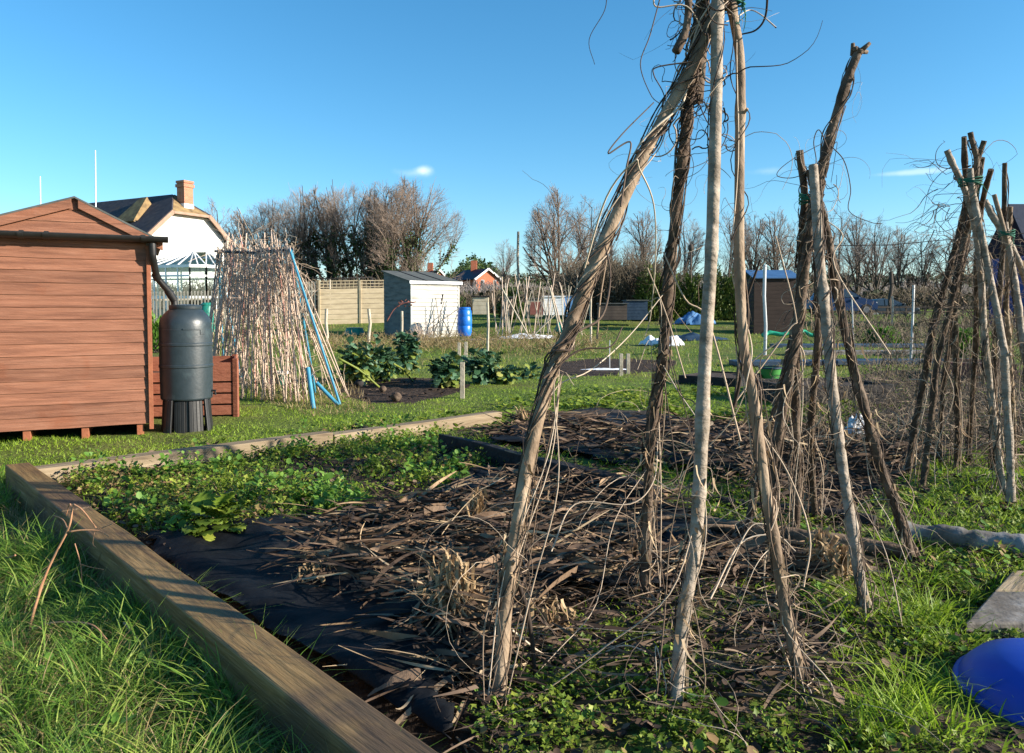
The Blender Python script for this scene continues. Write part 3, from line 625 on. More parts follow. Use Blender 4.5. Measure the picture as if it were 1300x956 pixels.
# ---------------------------------------------------------------- dead stalk litter
def litter(name, poly, n, L, W, mat, label, zmax=.12, y0=1.4, y1=9, curlk=1.0):
    P, a, b = sample(n * 3, y0, y1, 1.0); k = inpoly(a, b, poly) & ~rotten(P, a, b) & (cl(P, 2.2, 8) + .3 * RNG.random(len(P)) > .38); P = P[k][:n]; m = len(P)
    P[:, 2] += .01 + zmax * RNG.random(m) ** 1.5 * (.4 + cl(P, 1.8, 3))
    az = np.where(RNG.random(m) < .65, RNG.normal(0.1, .5, m), RNG.random(m) * 6.283); az += np.pi * (RNG.random(m) < .5)
    el = RNG.normal(.05, .22, m); LL = L * (.4 + 1.0 * RNG.random(m)); K = 6
    d = np.stack([np.cos(az) * np.cos(el), np.sin(az) * np.cos(el), np.sin(el)], 1)
    sdv = np.stack([-np.sin(az), np.cos(az), np.zeros(m)], 1)
    up = np.array([0, 0, 1.])
    c1 = RNG.normal(0, .25, m) * curlk; c2 = RNG.normal(-.1, .18, m) * curlk; tw0 = RNG.random(m) * 3.14; tw1 = RNG.normal(0, 2.0, m) * curlk
    V = np.zeros((m, K + 1, 2, 3)); WW = W * (.5 + RNG.random(m))
    for i in range(K + 1):
        t = i / K
        c = P + d * (LL * t)[:, None] + sdv * (LL * c1 * t * t)[:, None] + up * (LL * c2 * (t * t - .4 * t))[:, None]
        an = tw0 + tw1 * t; wv = sdv * np.cos(an)[:, None] + up * np.sin(an)[:, None]
        ww = WW * (1 - .8 * t ** 3) * .5
        V[:, i, 0] = c - wv * ww[:, None]; V[:, i, 1] = c + wv * ww[:, None]
    V[..., 2] = np.maximum(V[..., 2], h(V[..., 0], V[..., 1]) + .004)
    i = np.arange(K)[None, :, None] * 2
    Q = ((np.arange(m) * (K + 1) * 2)[:, None, None] + i + np.array([0, 1, 3, 2])[None, None, :]).reshape(-1, 4)
    return add_stuff(name, V.reshape(-1, 3), Q, mat, label, 'dead stalks')
litter('stalk_heap', R_DEB, 9500, .26, .013, 'debris', 'heap of dark rotting stalk leaves in the middle of the near plot', .15)
litter('stalk_heap', [(600, 740), (700, 770), (880, 730), (1060, 730), (1050, 820), (960, 1000), (600, 1000)], 1300, .2, .012, 'debris', 'dark broken leaf bits around the feet of the front wigwam', .05, 1.4, 5)
litter('stalk_heap', [(330, 700), (420, 680), (480, 760), (560, 867), (520, 960), (430, 850)], 260, .14, .008, 'debris', 'scattered crumbs of stalk on the open part of the black sheet', .02, 1.4, 5)
litter('stalk_heap', R_DEB, 700, .3, .032, 'stalk', 'wide curled brown leaf blades lying on the near heap', .14, curlk=1.4)
litter('stalk_heap', R_DEB, 2000, .3, .010, 'straw', 'paler dry stalk leaves lying over the dark near heap', .15)
litter('stalk_heap', R_DEB, 900, .24, .0035, 'straw', 'thin dry stems scattered through the near heap', .16)
litter('stalk_heap', R_DEB2, 7500, .28, .015, 'debris', 'second dark heap of rotting stalk leaves behind the front wigwam', .12, 4, 9)
litter('stalk_heap', R_DEB2, 800, .3, .013, 'straw', 'paler leaves on the second heap of stalks', .15, 4, 9)
litter('stalk_heap', [(600, 760), (700, 760), (880, 730), (1060, 730), (1100, 820), (960, 1000), (560, 1000)], 2600, .2, .006, 'vine', 'dry bits of bean vine on the ground around the front wigwam', .05, 1.4, 5)
litter('stalk_heap', [(1140, 440), (1300, 440), (1400, 600), (1140, 610)], 2600, .5, .008, 'vine', 'tangle of dead bean vine on the ground round the right wigwams', .35, 4.5, 12, 1.6)
# thick stalks in the heaps: things that could be counted
def stalk_path(px, py, L, az, z=.05, bendv=.1, r=.012):
    g = GT(px, py); d = Vector((math.cos(az), math.sin(az), rnd(-.03, .05))); s = Vector((-d.y, d.x, 0)); pts = []
    for i in range(7):
        t = i / 6 - .5; pts.append(g + Vector((0, 0, z + .02 * math.sin(t * 5))) + d * L * t + s * bendv * L * (t * t * 4 - .3))
    for p in pts: p.z = max(p.z, hz(p.x, p.y) + r)
    return pts
STK = [(455, 706, .75, .15), (620, 690, .8, .05), (690, 667, .9, .0), (700, 689, .9, .05), (520, 668, .5, .3), (560, 700, .55, .12), (735, 655, .6, .4), (480, 722, .6, .2), (760, 700, .6, -.2),
       (590, 730, .5, .6), (810, 675, .7, .1), (860, 690, .6, -.1), (420, 700, .5, .05), (650, 640, .5, -.1), (540, 740, .5, .5), (700, 730, .5, .9), (830, 715, .5, -.4), (930, 712, .7, .0), (500, 690, .7, .2), (600, 668, .6, -.15), (770, 675, .6, .2)]
STL = ['pale orange broken stalk at the left end of the near heap', 'long brown stalk lying over the heap left of the leaning pole', 'longest pale stalk along the back of the near heap', 'thick tan stalk crossing right behind the leaning pole',
       'short stalk at the back left edge of the near heap', 'orange stalk with a bright cut end in the heap', 'tilted stalk at the back of the heap under the vines', 'brown stalk lying over the fold of the black sheet',
       'dark stalk right of the leaning pole pointing down', 'stalk pointing away behind the near corn stub', 'brown stalk at the foot of the vine wrapped pole', 'thin stalk running behind the tall straight pole',
       'leftmost stalk resting on the black sheet', 'thin stalk at the far edge of the near heap', 'stalk slanting behind the standing corn stub', 'stalk slanting up between leaning and vine wrapped poles', 'dark stalk on the slope in front of the heap',
       'rightmost brown stalk lying beyond the straight pole', 'brown stalk beside the pale orange one', 'dark stalk behind the upright corn tuft', 'thin stalk crossing behind the vine wrapped pole']
for (px, py, L, az), lab in zip(STK, STL):
    mb = MB(); r = rnd(.008, .016); p = stalk_path(px, py, L, az, rnd(.04, .1), rnd(-.08, .08), r); c = p[3]
    rr = [r * (1.25 if i % 6 == 0 else 1) for i in range(len(smooth_path(p, 4)))]
    mb.tube(smooth_path(p, 4), rr, 7)
    o = mb.build('dead_stalk', 'stalk', loc=(c.x, c.y, hz(c.x, c.y)), smooth=True); tag(o, lab, 'dead stalk', 'thick dead stalks lying on the near heap')

# ---------------------------------------------------------------- timber sleepers and boards
def bedpt(s, t, z=0): return Vector((BC[0] + BA[0] * s + BB[0] * t, BC[1] + BA[1] * s + BB[1] * t, z))
def timber(name, a, b, wd, z0, z1, mat, label, cat, group=None, n=14, seed=0, wob=.006):
    """a long board whose edges wander a little"""
    a = Vector(a); b = Vector(b); d = b - a; sd = Vector((-d.y, d.x, 0)).normalized(); mb = MB(); vs = []
    c0 = (a + b) / 2; base = Vector((c0.x, c0.y, min(z0, z1)))
    for i in range(n + 1):
        t = i / n; p = a.lerp(b, t)
        for sx, zz in ((-1, z0), (1, z0), (1, z1), (-1, z1)):
            q = p + sd * (wd / 2 * sx); q.z = zz + p.z
            nn = mnoise.noise_vector((q.x * 1.3 + seed, q.y * 1.3, sx + zz * 3)) * wob; mb.v.append(tuple(q + nn))
    for i in range(n):
        for k in range(4):
            mb.f.append((i * 4 + k, i * 4 + (k + 1) % 4, i * 4 + 4 + (k + 1) % 4, i * 4 + 4 + k)); mb.m.append(0)
    mb.f.append((3, 2, 1, 0)); mb.m.append(0); mb.f.append((n * 4, n * 4 + 1, n * 4 + 2, n * 4 + 3)); mb.m.append(0)
    for i, f in enumerate(mb.f[:-2]): pass
    o = mb.build(name, mat, loc=tuple(base), bevel=.008); return tag(o, label, cat, group)
GS = 'timber sleepers edging the near bed'
timber('timber_sleeper', bedpt(-.08, 0), bedpt(1.72, 0), .157, -.05, .2, 'sleeper_wet', 'brown sleeper running from the far left corner of the bed', 'sleeper', GS, seed=1)
timber('timber_sleeper', bedpt(1.725, 0), bedpt(6.9, 0), .157, -.05, .198, 'sleeper_wet', 'long brown sleeper beside the black sheet in the foreground', 'sleeper', GS, n=30, seed=5)
timber('timber_sleeper', bedpt(0, .09), bedpt(0, 2.62), .15, -.05, .165, 'sleeper', 'pale sleeper between the brown shed and the weedy bed', 'sleeper', GS, seed=9)
timber('timber_sleeper', bedpt(0, 2.63), bedpt(-.12, 5.0), .15, -.05, .14, 'sleeper', 'far sleeper half covered by weeds beyond the cane frame', 'sleeper', GS, seed=12)
GB = 'old edging boards dividing the plots'
def board_px(p0, p1, wd, z0, z1, mat, label, z=.09):
    a = Vector((*G(*p0, z), 0)); b = Vector((*G(*p1, z), 0)); a.z = hz(a.x, a.y); b.z = hz(b.x, b.y)
    return timber('edging_board', a, b, wd, z0, z1, mat, label, 'edging board', GB, seed=p0[0], wob=.025)
board_px((560, 572), (835, 648), .06, -.05, .17, 'char_wood', 'blackened edging board behind the near heap', .09)
def log_px(p0, p1, r, mat, label, name='fallen_log'):
    a = GT(*p0); b = GT(*p1); pts = [a.lerp(b, i / 8) + Vector((rnd(-.01, .01), rnd(-.01, .01), 0)) for i in range(9)]
    for p in pts: p.z = hz(p.x, p.y) + r * .7
    mb = MB(); mb.tube(smooth_path(pts, 3), [r * rnd(.85, 1.12) for _ in range(25)], 9); c = (a + b) / 2
    return tag(mb.build(name, mat, loc=tuple(c), smooth=True, auto=50), label, 'log', 'logs lying across the right of the plot')
log_px((880, 668), (1165, 712), .045, 'log', 'split brown log lying behind the straight pole')
log_px((1000, 722), (1110, 732), .03, 'log', 'short rotten log between the two light poles')
log_px((1150, 686), (1310, 708), .06, 'frost_plank', 'frosty grey log at the right below the wigwams')
log_px((900, 640), (1110, 668), .04, 'char_wood', 'charred black log behind the brown one')
log_px((690, 532), (830, 528), .05, 'char_wood', 'black charred log at the back of the far heap')
log_px((450, 547), (476, 556), .05, 'char_wood', 'short charred log among the bed weeds below the cane frame')
# slab path at the right
mb = MB(); q = [GT(*p) for p in R_SLAB]
top = [Vector((p.x, p.y, p.z + .05)) for p in q]; bot = [Vector((p.x, p.y, p.z - .04)) for p in q]
cc = sum(q, Vector()) / 4
mid1 = top[1].lerp(top[0], .42); mid2 = top[2].lerp(top[3], .42); 
mb.hexa([bot[0], bot[3], bot[3].lerp(bot[2], .56), bot[0].lerp(bot[1], .56), top[0], top[3], top[3].lerp(top[2], .56), top[0].lerp(top[1], .56)])
tag(mb.build('path_board', 'frost_plank', loc=tuple(cc), bevel=.008), 'frosty grey wooden path board nearest the blue tub', 'board', 'boards at the right edge')
mb = MB(); mb.hexa([bot[0].lerp(bot[1], .58), bot[3].lerp(bot[2], .58), bot[2], bot[1], top[0].lerp(top[1], .58), top[3].lerp(top[2], .58), top[2], top[1]])
tag(mb.build('path_board', 'sleeper', loc=tuple(cc), bevel=.008), 'brown wooden path board behind the frosty one', 'board', 'boards at the right edge')
# blue tub
t = thing('blue_tub', (TUB[0], TUB[1], hz(*TUB)), 'glossy blue upturned plastic tub in the bottom right corner', 'tub')
mb = MB(); mb.lathe([(.30, 0), (.31, .02), (.302, .04), (.285, .07), (.25, .105), (.18, .135), (.09, .148), (.03, .151), (.005, .151)], 64, c=t.location); mb.build('body', 'blue_tub', t, True)
mb = MB(); mb.lathe([(.303, .0), (.318, .0), (.322, .02), (.316, .036), (.303, .036)], 64, c=t.location, cap=False); mb.build('rim', 'blue_tub', t, True)

# ================================================================ WIGWAMS
def pole_mesh(pts, r0, r1, name, mat, parent, knots=8, n=12, label=None, flare=0):
    P = smooth_path(pts, 9); k = len(P); ks = sorted(rnd(.05, .95) for _ in range(knots)); rad = []; out = []
    ph = rnd(0, 100)
    for i, p in enumerate(P):
        t = i / (k - 1); r = r0 + (r1 - r0) * t; r *= 1 + .07 * mnoise.noise((t * 14, ph, 0))
        for q in ks:
            if abs(t - q) < .5 / k * 1.4: r *= 1.16
        rad.append(r); out.append(p + Vector(mnoise.noise_vector((t * 7, ph, 2))) * r0 * .35)
    mb = MB(); mb.tube(out, rad, n)
    for q in ks[::2]:      # cut side-shoot stumps
        i = int(q * (k - 1)); d = rv(); d.z = abs(d.z) * .4 + .3; d.normalize()
        mb.tube([out[i], out[i] + d * (rad[i] + rnd(.008, .03))], [rad[i] * .38, rad[i] * .25], 6)
    o = mb.build(name, mat, parent, True, auto=50)
    if label: o['label'] = label
    return out, rad
def wind(mb, P, rad, pitch=.3, r=.005, turns_jit=.4, t0=0, t1=1, loose=.004, n=5, hand=1):
    """a dead vine wound round a pole"""
    k = len(P); a = rnd(0, 6.28); pts = []; L = sum((P[i + 1] - P[i]).length for i in range(k - 1)); steps = int(L * (t1 - t0) / .022)
    off = rnd(0, 50)
    for i in range(steps):
        t = t0 + (t1 - t0) * i / steps; f = t * (k - 1); j = min(int(f), k - 2); p = P[j].lerp(P[j + 1], f - j)
        d = (P[j + 1] - P[j]).normalized(); u = d.orthogonal().normalized(); w_ = d.cross(u)
        a += hand * (.022 / pitch * 6.283) * (.7 + 2.6 * turns_jit * mnoise.noise((t * 5, off, 0)))
        rr = rad[j] + r * .6 + loose * (1 + 2.5 * max(0, mnoise.noise((t * 12, off, 5))))
        pts.append(p + (u * math.cos(a) + w_ * math.sin(a)) * rr)
    if len(pts) > 3: mb.tube(pts, [r * rnd(.75, 1.2) for _ in pts], n, cap=False)
def pts_px(seq, y0, y1):
    """pixel polyline -> points, depth going linearly from y0 (first) to y1 (last) by image height"""
    a = seq[0][1]; b = seq[-1][1]; return [D(px, py, y0 + (y1 - y0) * (a - py) / (a - b)) for px, py in seq]
def wigwam(seqs, label, name='bean_wigwam', group='bean pole wigwams', vr=.005, pitch=.28, dens=2, tend=8, tend_t=(.2, 1), tend_L=(.2, .6), seed=1, ground_tangle=0, tie=None, vmats=('vine_dark', 'vine')):
    random.seed(seed)
    allP = []
    bases = [pts_px(s['p'], s['d'][0], s['d'][1])[0] for s in seqs]
    c = sum(bases, Vector()) / len(bases); root = thing(name, (c.x, c.y, hz(c.x, c.y)), label, 'bean wigwam', group)
    for s in seqs:
        P = pts_px(s['p'], s['d'][0], s['d'][1])
        g = hz(P[0].x, P[0].y)
        if P[0].z > g - .03:
            d = (P[0] - P[1]).normalized(); kk = (P[0].z - g + .05) / max(-d.z, .3); P.insert(0, P[0] + d * kk)
        allP.append((*pole_mesh(P, s['r'][0], s['r'][1], 'pole', s.get('m', 'bark_pale'), root, label=s.get('l')), s))
    for q, vm in enumerate(vmats):
        mb = MB()
        for P, rad, s in allP:
            for i in range(s.get('v', dens) if q == 0 else max(1, s.get('v', dens) // 2)):
                a0 = rnd(0, .75) ** 1.2 * s.get('vm', 1); a1 = min(.98, a0 + rnd(.2, .65)) * (1 if s.get('vm', 1) == 1 else .6)
                wind(mb, P, rad, pitch * rnd(.5, 2.6), vr * rnd(.5, 1.15), t0=a0, t1=max(a1, a0 + .2), loose=rnd(.001, .006), hand=1 if s.get('hd', 1) > 0 else -1)
        mb.build('wound_vine', vm, root, True)
    mb = MB(); mb2 = MB()
    for P, rad, s in allP:
        for i in range(int(tend * s.get('td', 1))):
            t = rnd(*tend_t); j = int(t * (len(P) - 2)); d = rv(); d.z = -abs(d.z) * .3 + .2
            curl(mb if i % 2 else mb2, P[j] + d.normalized() * rad[j], d, rnd(*tend_L), vr * rnd(.2, .5), 4, rnd(.15, .55), rnd(0, .12), 16)
    for i in range(ground_tangle):
        P, rad, s = random.choice(allP); t = random.random() ** 1.6 * .3; j = int(t * (len(P) - 2)); d = rv(); d.z *= .35
        curl(mb if i % 2 else mb2, P[j] + rv(.05), d, rnd(.25, .8), vr * rnd(.2, .6), 4, rnd(.1, .4), rnd(.02, .12), 14)
    for P, rad, s in allP:      # loose dead stems climbing from the ground beside each pole
        for i in range(s.get('cl', 7)):
            b = P[0] + Vector((rnd(-.09, .09), rnd(-.09, .09), 0)); b.z = hz(b.x, b.y) - .01; u_ = rnd(.12, .5); tp = P[int(u_ * (len(P) - 1))] + rv(.03); m1 = b.lerp(tp, .35) + rv(.03); m2 = b.lerp(tp, .7) + rv(.035); e_ = tp + Vector((rnd(-.12, .12), rnd(-.08, .08), rnd(-.12, .08)))
            pp = smooth_path([b, m1, m2, tp, e_], 5); (mb if i % 2 else mb2).tube(pp, [vr * rnd(.6, 1.1) * (1 - .5 * k / len(pp)) for k in range(len(pp))], 5, cap=False)
    mb.build('tendrils', 'vine_pale' , root, True); mb2.build('tendrils', 'vine', root, True)
    if tie:
        p = D(*tie[:3]); mb = MB()
        for k in range(4):
            mb.tube([p + Vector((math.cos(a) * tie[3], math.sin(a) * tie[3], .012 * k + .008 * math.sin(a * 2 + k))) for a in np.linspace(0, 6.283, 18)], .004, 5)
        for k in range(3): curl(mb, p + Vector((tie[3] * .7, -tie[3] * .6, 0)), (rnd(-.3, .3), -.2, -1), .12, .003, 4, .2, .1)
        mb.build('green_twine', 'twine', root, True)
    return root, allP
W1 = [dict(p=[(634, 890), (644, 760), (652, 690), (667, 600), (697, 480), (722, 420), (757, 330), (800, 235), (840, 155), (880, 82), (915, 0), (950, -90)], d=(2.5, 3.05), r=(.0235, .0215), v=8, l='thick leaning pole with peeling bark', vt=.85),
      dict(p=[(818, 800), (822, 640), (828, 540), (842, 450), (852, 340), (866, 200), (878, 100), (888, 20), (905, -80)], d=(3.3, 3.02), r=(.021, .021), m='bark_dark', v=9, l='dark pole thickly wrapped in twisted vine', vt=.95, td=1.7),
      dict(p=[(858, 905), (868, 790), (880, 700), (890, 580), (899, 400), (905, 250), (909, 120), (913, 0), (916, -90)], d=(2.42, 3.0), r=(.0215, .0235), m='bark_grey', v=1, vm=.3, l='straight pale pole with smooth bark', td=.3),
      dict(p=[(1026, 890), (1003, 800), (985, 700), (968, 600), (955, 500), (944, 430), (938, 330), (940, 200), (941, 90), (932, 20), (915, -70)], d=(2.5, 3.05), r=(.019, .0185), m='bark_pale', v=4, vm=.8, l='pale pole with a kink near its top', td=.5)]
wig1, allP1 = wigwam(W1, 'tallest bean wigwam of rough poles in the foreground, cut by the top of the photo', seed=11, vr=.0032, pitch=.33, tend=20, ground_tangle=190, tie=(925, 6, 2.98, .06), tend_t=(.3, 1), tend_L=(.12, .45))
random.seed(51); mbw = MB(); mbp = MB()
for k, (pi, n_, ta, tb) in enumerate(((0, 11, .3, .98), (1, 5, .4, .98), (2, 2, .55, .98), (3, 4, .2, .95))):
    for i in range(n_):
        a0 = rnd(ta, tb - .2); wind(mbw if i % 3 else mbp, allP1[pi][0], allP1[pi][1], rnd(.12, .6), rnd(.0018, .0042), t0=a0, t1=min(tb, a0 + rnd(.12, .45)), loose=rnd(.003, .012), turns_jit=.6)
mbw.build('wound_vine', 'vine_dark', wig1, True); mbp.build('wound_vine', 'vine_pale', wig1, True)
random.seed(5)      # bunches of vine at its top and a stub of cut branch
mb = MB(); ap = D(895, 30, 3.0)
mb.tube(smooth_path([D(872, -20, 2.95), D(874, 10, 2.94), D(870, 40, 2.93), D(858, 66, 2.92)], 6), [.014] * 13 + [.017] * 5 + [.017], 8); mb.tube(smooth_path([D(884, 130, 3.1), D(889, 60, 3.1), D(893, -10, 3.08), D(896, -80, 3.05)], 6), [.028] * 19, 10); mb.build('cut_branch', 'bark_dark', wig1, True)
mb = MB(); mb2 = MB()
for i in range(60):
    p = D(rnd(850, 925), rnd(-20, 190), rnd(2.9, 3.1)); curl(mb if i % 3 else mb2, p, (rnd(-1.2, 1), rnd(-.5, .5), rnd(-1, .5)), rnd(.12, .5), rnd(.0014, .0038), 4, rnd(.2, .7), rnd(.02, .15), 18)
# long vines named by the photo: hanging loops either side
def vline(seq, y0, y1, r, m=None): (m or mb).tube(smooth_path(pts_px(seq, y0, y1), 6), [r * (1 - .5 * i / (len(seq) * 6)) for i in range((len(seq) - 1) * 6 + 1)], 5, cap=False)
vline([(835, -20), (832, 8), (872, 8), (895, 45)], 2.9, 2.95, .0035, mb2)
vline([(840, -10), (825, 45), (813, 82), (826, 120), (838, 132)], 2.9, 2.92, .0025)
vline([(770, -20), (768, 12), (748, 50), (755, 82)], 2.85, 2.9, .0018)
vline([(975, -20), (972, 20), (960, 38), (940, 44)], 2.9, 3.0, .005)
vline([(985, 35), (965, 18), (950, 13), (930, 25), (900, 32)], 2.9, 2.95, .003, mb2)
vline([(880, 78), (835, 85), (830, 95), (842, 118), (850, 150)], 2.9, 2.95, .003)
vline([(788, 262), (795, 215), (800, 180), (772, 195), (790, 170), (830, 130)], 2.75, 2.9, .004)
vline([(742, 340), (770, 250), (805, 205), (812, 215), (830, 260), (832, 330), (826, 400), (818, 430)], 2.7, 2.9, .0035, mb2)
vline([(735, 420), (765, 400), (775, 350), (768, 310)], 2.6, 2.8, .005)
vline([(690, 480), (735, 445), (775, 440), (790, 415)], 2.65, 2.7, .004)
vline([(758, 430), (762, 380), (770, 330)], 2.8, 2.8, .004, mb2)
vline([(940, 560), (900, 410), (870, 380), (842, 320)], 2.8, 2.9, .004, mb2)
vline([(870, 480), (846, 400), (822, 340)], 2.9, 3.0, .003, mb2)
vline([(700, 700), (730, 640), (800, 640), (830, 610), (835, 560)], 2.8, 3.1, .003, mb2)
vline([(650, 800), (700, 835), (760, 830), (800, 820), (860, 850)], 2.6, 2.8, .0045, mb2)
vline([(655, 730), (672, 790), (680, 867), (682, 900)], 2.62, 2.6, .010)
vline([(902, 760), (940, 690), (985, 680), (1010, 700)], 2.7, 2.8, .0035, mb2)
vline([(915, 745), (950, 672), (975, 665)], 2.7, 2.8, .003, mb2)
vline([(1020, 745), (1028, 680), (1000, 600), (960, 540)], 2.9, 3.0, .004, mb2)
vline([(930, 520), (938, 490), (945, 440), (942, 400), (965, 330)], 3.2, 3.0, .008)
vline([(930, 515), (1000, 420), (1010, 400), (985, 300)], 3.2, 3.2, .004, mb2)
vline([(620, 800), (640, 700), (655, 620)], 2.7, 2.75, .004)
for i in range(12):      # vines strung between the legs low down
    a = random.choice(allP1)[0]; b = random.choice(allP1)[0]; p = a[int(rnd(.05, .5) * len(a))]; q = b[int(rnd(.05, .5) * len(b))]; m_ = (p + q) / 2 + Vector((rnd(-.1, .1), rnd(-.1, .1), -rnd(.02, .2)))
    (mb if i % 2 else mb2).tube(smooth_path([p, p.lerp(m_, .5) + rv(.03), m_, q.lerp(m_, .5) + rv(.03), q], 5), rnd(.0012, .003), 4, cap=False)
mb.build('loose_vine', 'vine_dark', wig1, True); mb2.build('loose_vine', 'vine_pale', wig1, True)
# leaf-like shreds hanging off the poles
def shreds(root, allP, n, L, mat, seed, tr=(0, .6)):
    rg = np.random.default_rng(seed); P = []; 
    for i in range(n):
        A, rad, s = allP[rg.integers(len(allP))]; j = int((tr[0] + (tr[1] - tr[0]) * rg.random() ** 1.3) * (len(A) - 1)); P.append(A[j] + Vector(rg.normal(0, .02, 3)))
    P = np.array(P); m = len(P)
    V, Q = blades_arr(P, -L * (.3 + rg.random(m)), .009 * (.5 + rg.random(m)), rg.random(m) * 6.28, .3 + rg.random(m), 4); np_mesh('dry_shreds', V, Q, mat, root)
shreds(wig1, allP1, 520, .1, 'straw', 3, (0, .45))

W2 = [dict(p=[(978, 690), (985, 570), (1008, 440), (1022, 330), (1036, 250), (1052, 180), (1072, 110), (1089, 66)], d=(3.95, 3.75), r=(.027, .02), m='bark_dark', v=6, l='longest dark pole with a knobbly cut top'),
      dict(p=[(1010, 700), (1012, 600), (1010, 470), (1017, 330), (1020, 250), (1015, 190)], d=(4.4, 3.9), r=(.022, .018), m='bark_dark', v=4),
      dict(p=[(1117, 834), (1098, 760), (1080, 660), (1062, 540), (1050, 430), (1040, 320), (1032, 210)], d=(3.05, 3.75), r=(.022, .022), m='bark_grey', v=4, l='pale pole reaching nearest the camera'),
      dict(p=[(1164, 748), (1152, 690), (1118, 590), (1090, 490), (1068, 390), (1048, 290), (1028, 215)], d=(3.85, 3.9), r=(.021, .02), m='bark_dark', v=5, l='dark pole slanting down to the right'),
      dict(p=[(1034, 650), (1030, 540), (1038, 430), (1036, 330), (1034, 230)], d=(4.6, 3.95), r=(.019, .016), m='bark_dark', v=4),
      dict(p=[(955, 640), (985, 520), (1010, 410), (1028, 300), (1044, 235)], d=(4.3, 3.9), r=(.018, .016), m='bark_dark', v=5)]
wig2, allP2 = wigwam(W2, 'dark bean wigwam with one long pole, second from the left', seed=23, vr=.0031, pitch=.33, tend=16, ground_tangle=130, tie=(1028, 256, 3.85, .05))
random.seed(52); mbw = MB()
for pi, n_ in ((2, 7), (3, 6), (0, 5)):
    for i in range(n_): a0 = rnd(.05, .75); wind(mbw, allP2[pi][0], allP2[pi][1], rnd(.12, .6), rnd(.0018, .004), t0=a0, t1=min(.97, a0 + rnd(.12, .4)), loose=rnd(.003, .01), turns_jit=.6)
mbw.build('wound_vine', 'vine_dark', wig2, True)
random.seed(6); mb = MB(); mb2 = MB()
top = D(1089, 66, 3.75)
for k in range(9): mb.tube([top + rv(.012), top + rv(.012) + Vector((rnd(-.03, .04), 0, rnd(0, .03)))], [.014, .009], 6)
mb.build('knobbly_top', 'bark_dark', wig2, True); mb = MB()
vline([(1052, 190), (1040, 165), (1033, 180), (1035, 210), (1010, 225), (988, 224), (990, 215), (1010, 200), (1048, 180)], 3.75, 3.75, .0028)
vline([(1055, 185), (1072, 205), (1080, 240), (1078, 268), (1105, 282), (1120, 284)], 3.75, 3.7, .0028)
vline([(1045, 205), (1062, 180), (1060, 200), (1055, 232)], 3.75, 3.75, .002)
vline([(1130, 450), (1060, 340), (1070, 300), (1050, 280)], 3.6, 3.8, .004, mb2)
vline([(940, 470), (1000, 430), (1020, 470), (960, 560)], 3.9, 4.0, .004, mb2)
for i in range(40):
    p = D(rnd(1000, 1065), rnd(190, 520), rnd(3.8, 4.1)); curl(mb if i % 2 else mb2, p, rv(), rnd(.15, .5), rnd(.0015, .004), 4, rnd(.15, .5), rnd(.02, .12), 16)
mb.build('loose_vine', 'vine_dark', wig2, True); mb2.build('loose_vine', 'vine_pale', wig2, True)
shreds(wig2, allP2, 420, .12, 'straw', 4, (0, .6))

W3 = [dict(p=[(1148, 622), (1162, 540), (1180, 440), (1203, 350), (1222, 280), (1236, 220), (1250, 178)], d=(6.0, 5.2), r=(.022, .018), m='bark_dark', v=4, l='left leg of the right wigwam'),
      dict(p=[(1168, 640), (1180, 540), (1192, 450), (1211, 370), (1228, 290), (1240, 215), (1232, 168)], d=(5.6, 5.2), r=(.021, .018), m='bark_dark', v=4),
      dict(p=[(1213, 606), (1216, 520), (1212, 430), (1214, 340), (1226, 260), (1224, 174)], d=(6.2, 5.25), r=(.019, .017), m='bark_dark', v=4),
      dict(p=[(1276, 640), (1262, 540), (1252, 440), (1244, 340), (1234, 270), (1218, 225), (1202, 190)], d=(5.3, 5.2), r=(.023, .02), m='bark_grey', v=3, l='thick pale leg'),
      dict(p=[(1284, 668), (1282, 560), (1272, 440), (1254, 340), (1238, 262), (1232, 215)], d=(4.9, 5.15), r=(.024, .02), m='bark_grey', v=2, l='right leg of the right wigwam'),
      dict(p=[(1230, 570), (1238, 440), (1240, 330), (1246, 260), (1258, 215)], d=(6.6, 5.3), r=(.02, .018), m='bark_dark', v=3),
      dict(p=[(1192, 590), (1200, 470), (1220, 350), (1238, 255), (1248, 200)], d=(6.4, 5.3), r=(.018, .017), m='bark_dark', v=3)]
wig3, allP3 = wigwam(W3, 'bean wigwam tied with many splayed pole tops near the right edge', seed=31, vr=.0032, pitch=.3, dens=3, tend=24, tend_t=(.05, .8), ground_tangle=120, tie=(1232, 234, 5.1, .07), tend_L=(.2, .7))
random.seed(8); mb = MB(); mb2 = MB()
for i in range(110):
    p = D(rnd(1185, 1235), rnd(205, 420), rnd(5.0, 5.4)); curl(mb if i % 3 else mb2, p, (rnd(-1.6, .2), rnd(-.4, .4), rnd(-.7, .5)), rnd(.2, .75), rnd(.0015, .0036), 4, rnd(.1, .4), rnd(.0, .15), 14)
mb.build('loose_vine', 'vine_dark', wig3, True); mb2.build('loose_vine', 'vine', wig3, True)
shreds(wig3, allP3, 500, .16, 'straw', 5, (0, .7))
W4 = [dict(p=[(1262, 600), (1262, 480), (1268, 400), (1274, 300), (1275, 207)], d=(6.2, 5.7), r=(.022, .016), m='bark_dark', v=4),
      dict(p=[(1330, 470), (1300, 350), (1275, 300), (1250, 255)], d=(5.6, 5.7), r=(.024, .022), m='bark_grey', v=1),
      dict(p=[(1350, 560), (1305, 470), (1292, 400), (1283, 330), (1262, 247)], d=(5.5, 5.7), r=(.02, .016), m='bark_pale', v=2),
      dict(p=[(1290, 620), (1285, 500), (1278, 400), (1280, 320), (1283, 262)], d=(6.4, 5.8), r=(.02, .016), m='bark_pale', v=4),
      dict(p=[(1322, 640), (1312, 520), (1298, 420), (1286, 340), (1276, 282)], d=(5.2, 5.7), r=(.024, .019), m='bark_grey', v=2)]
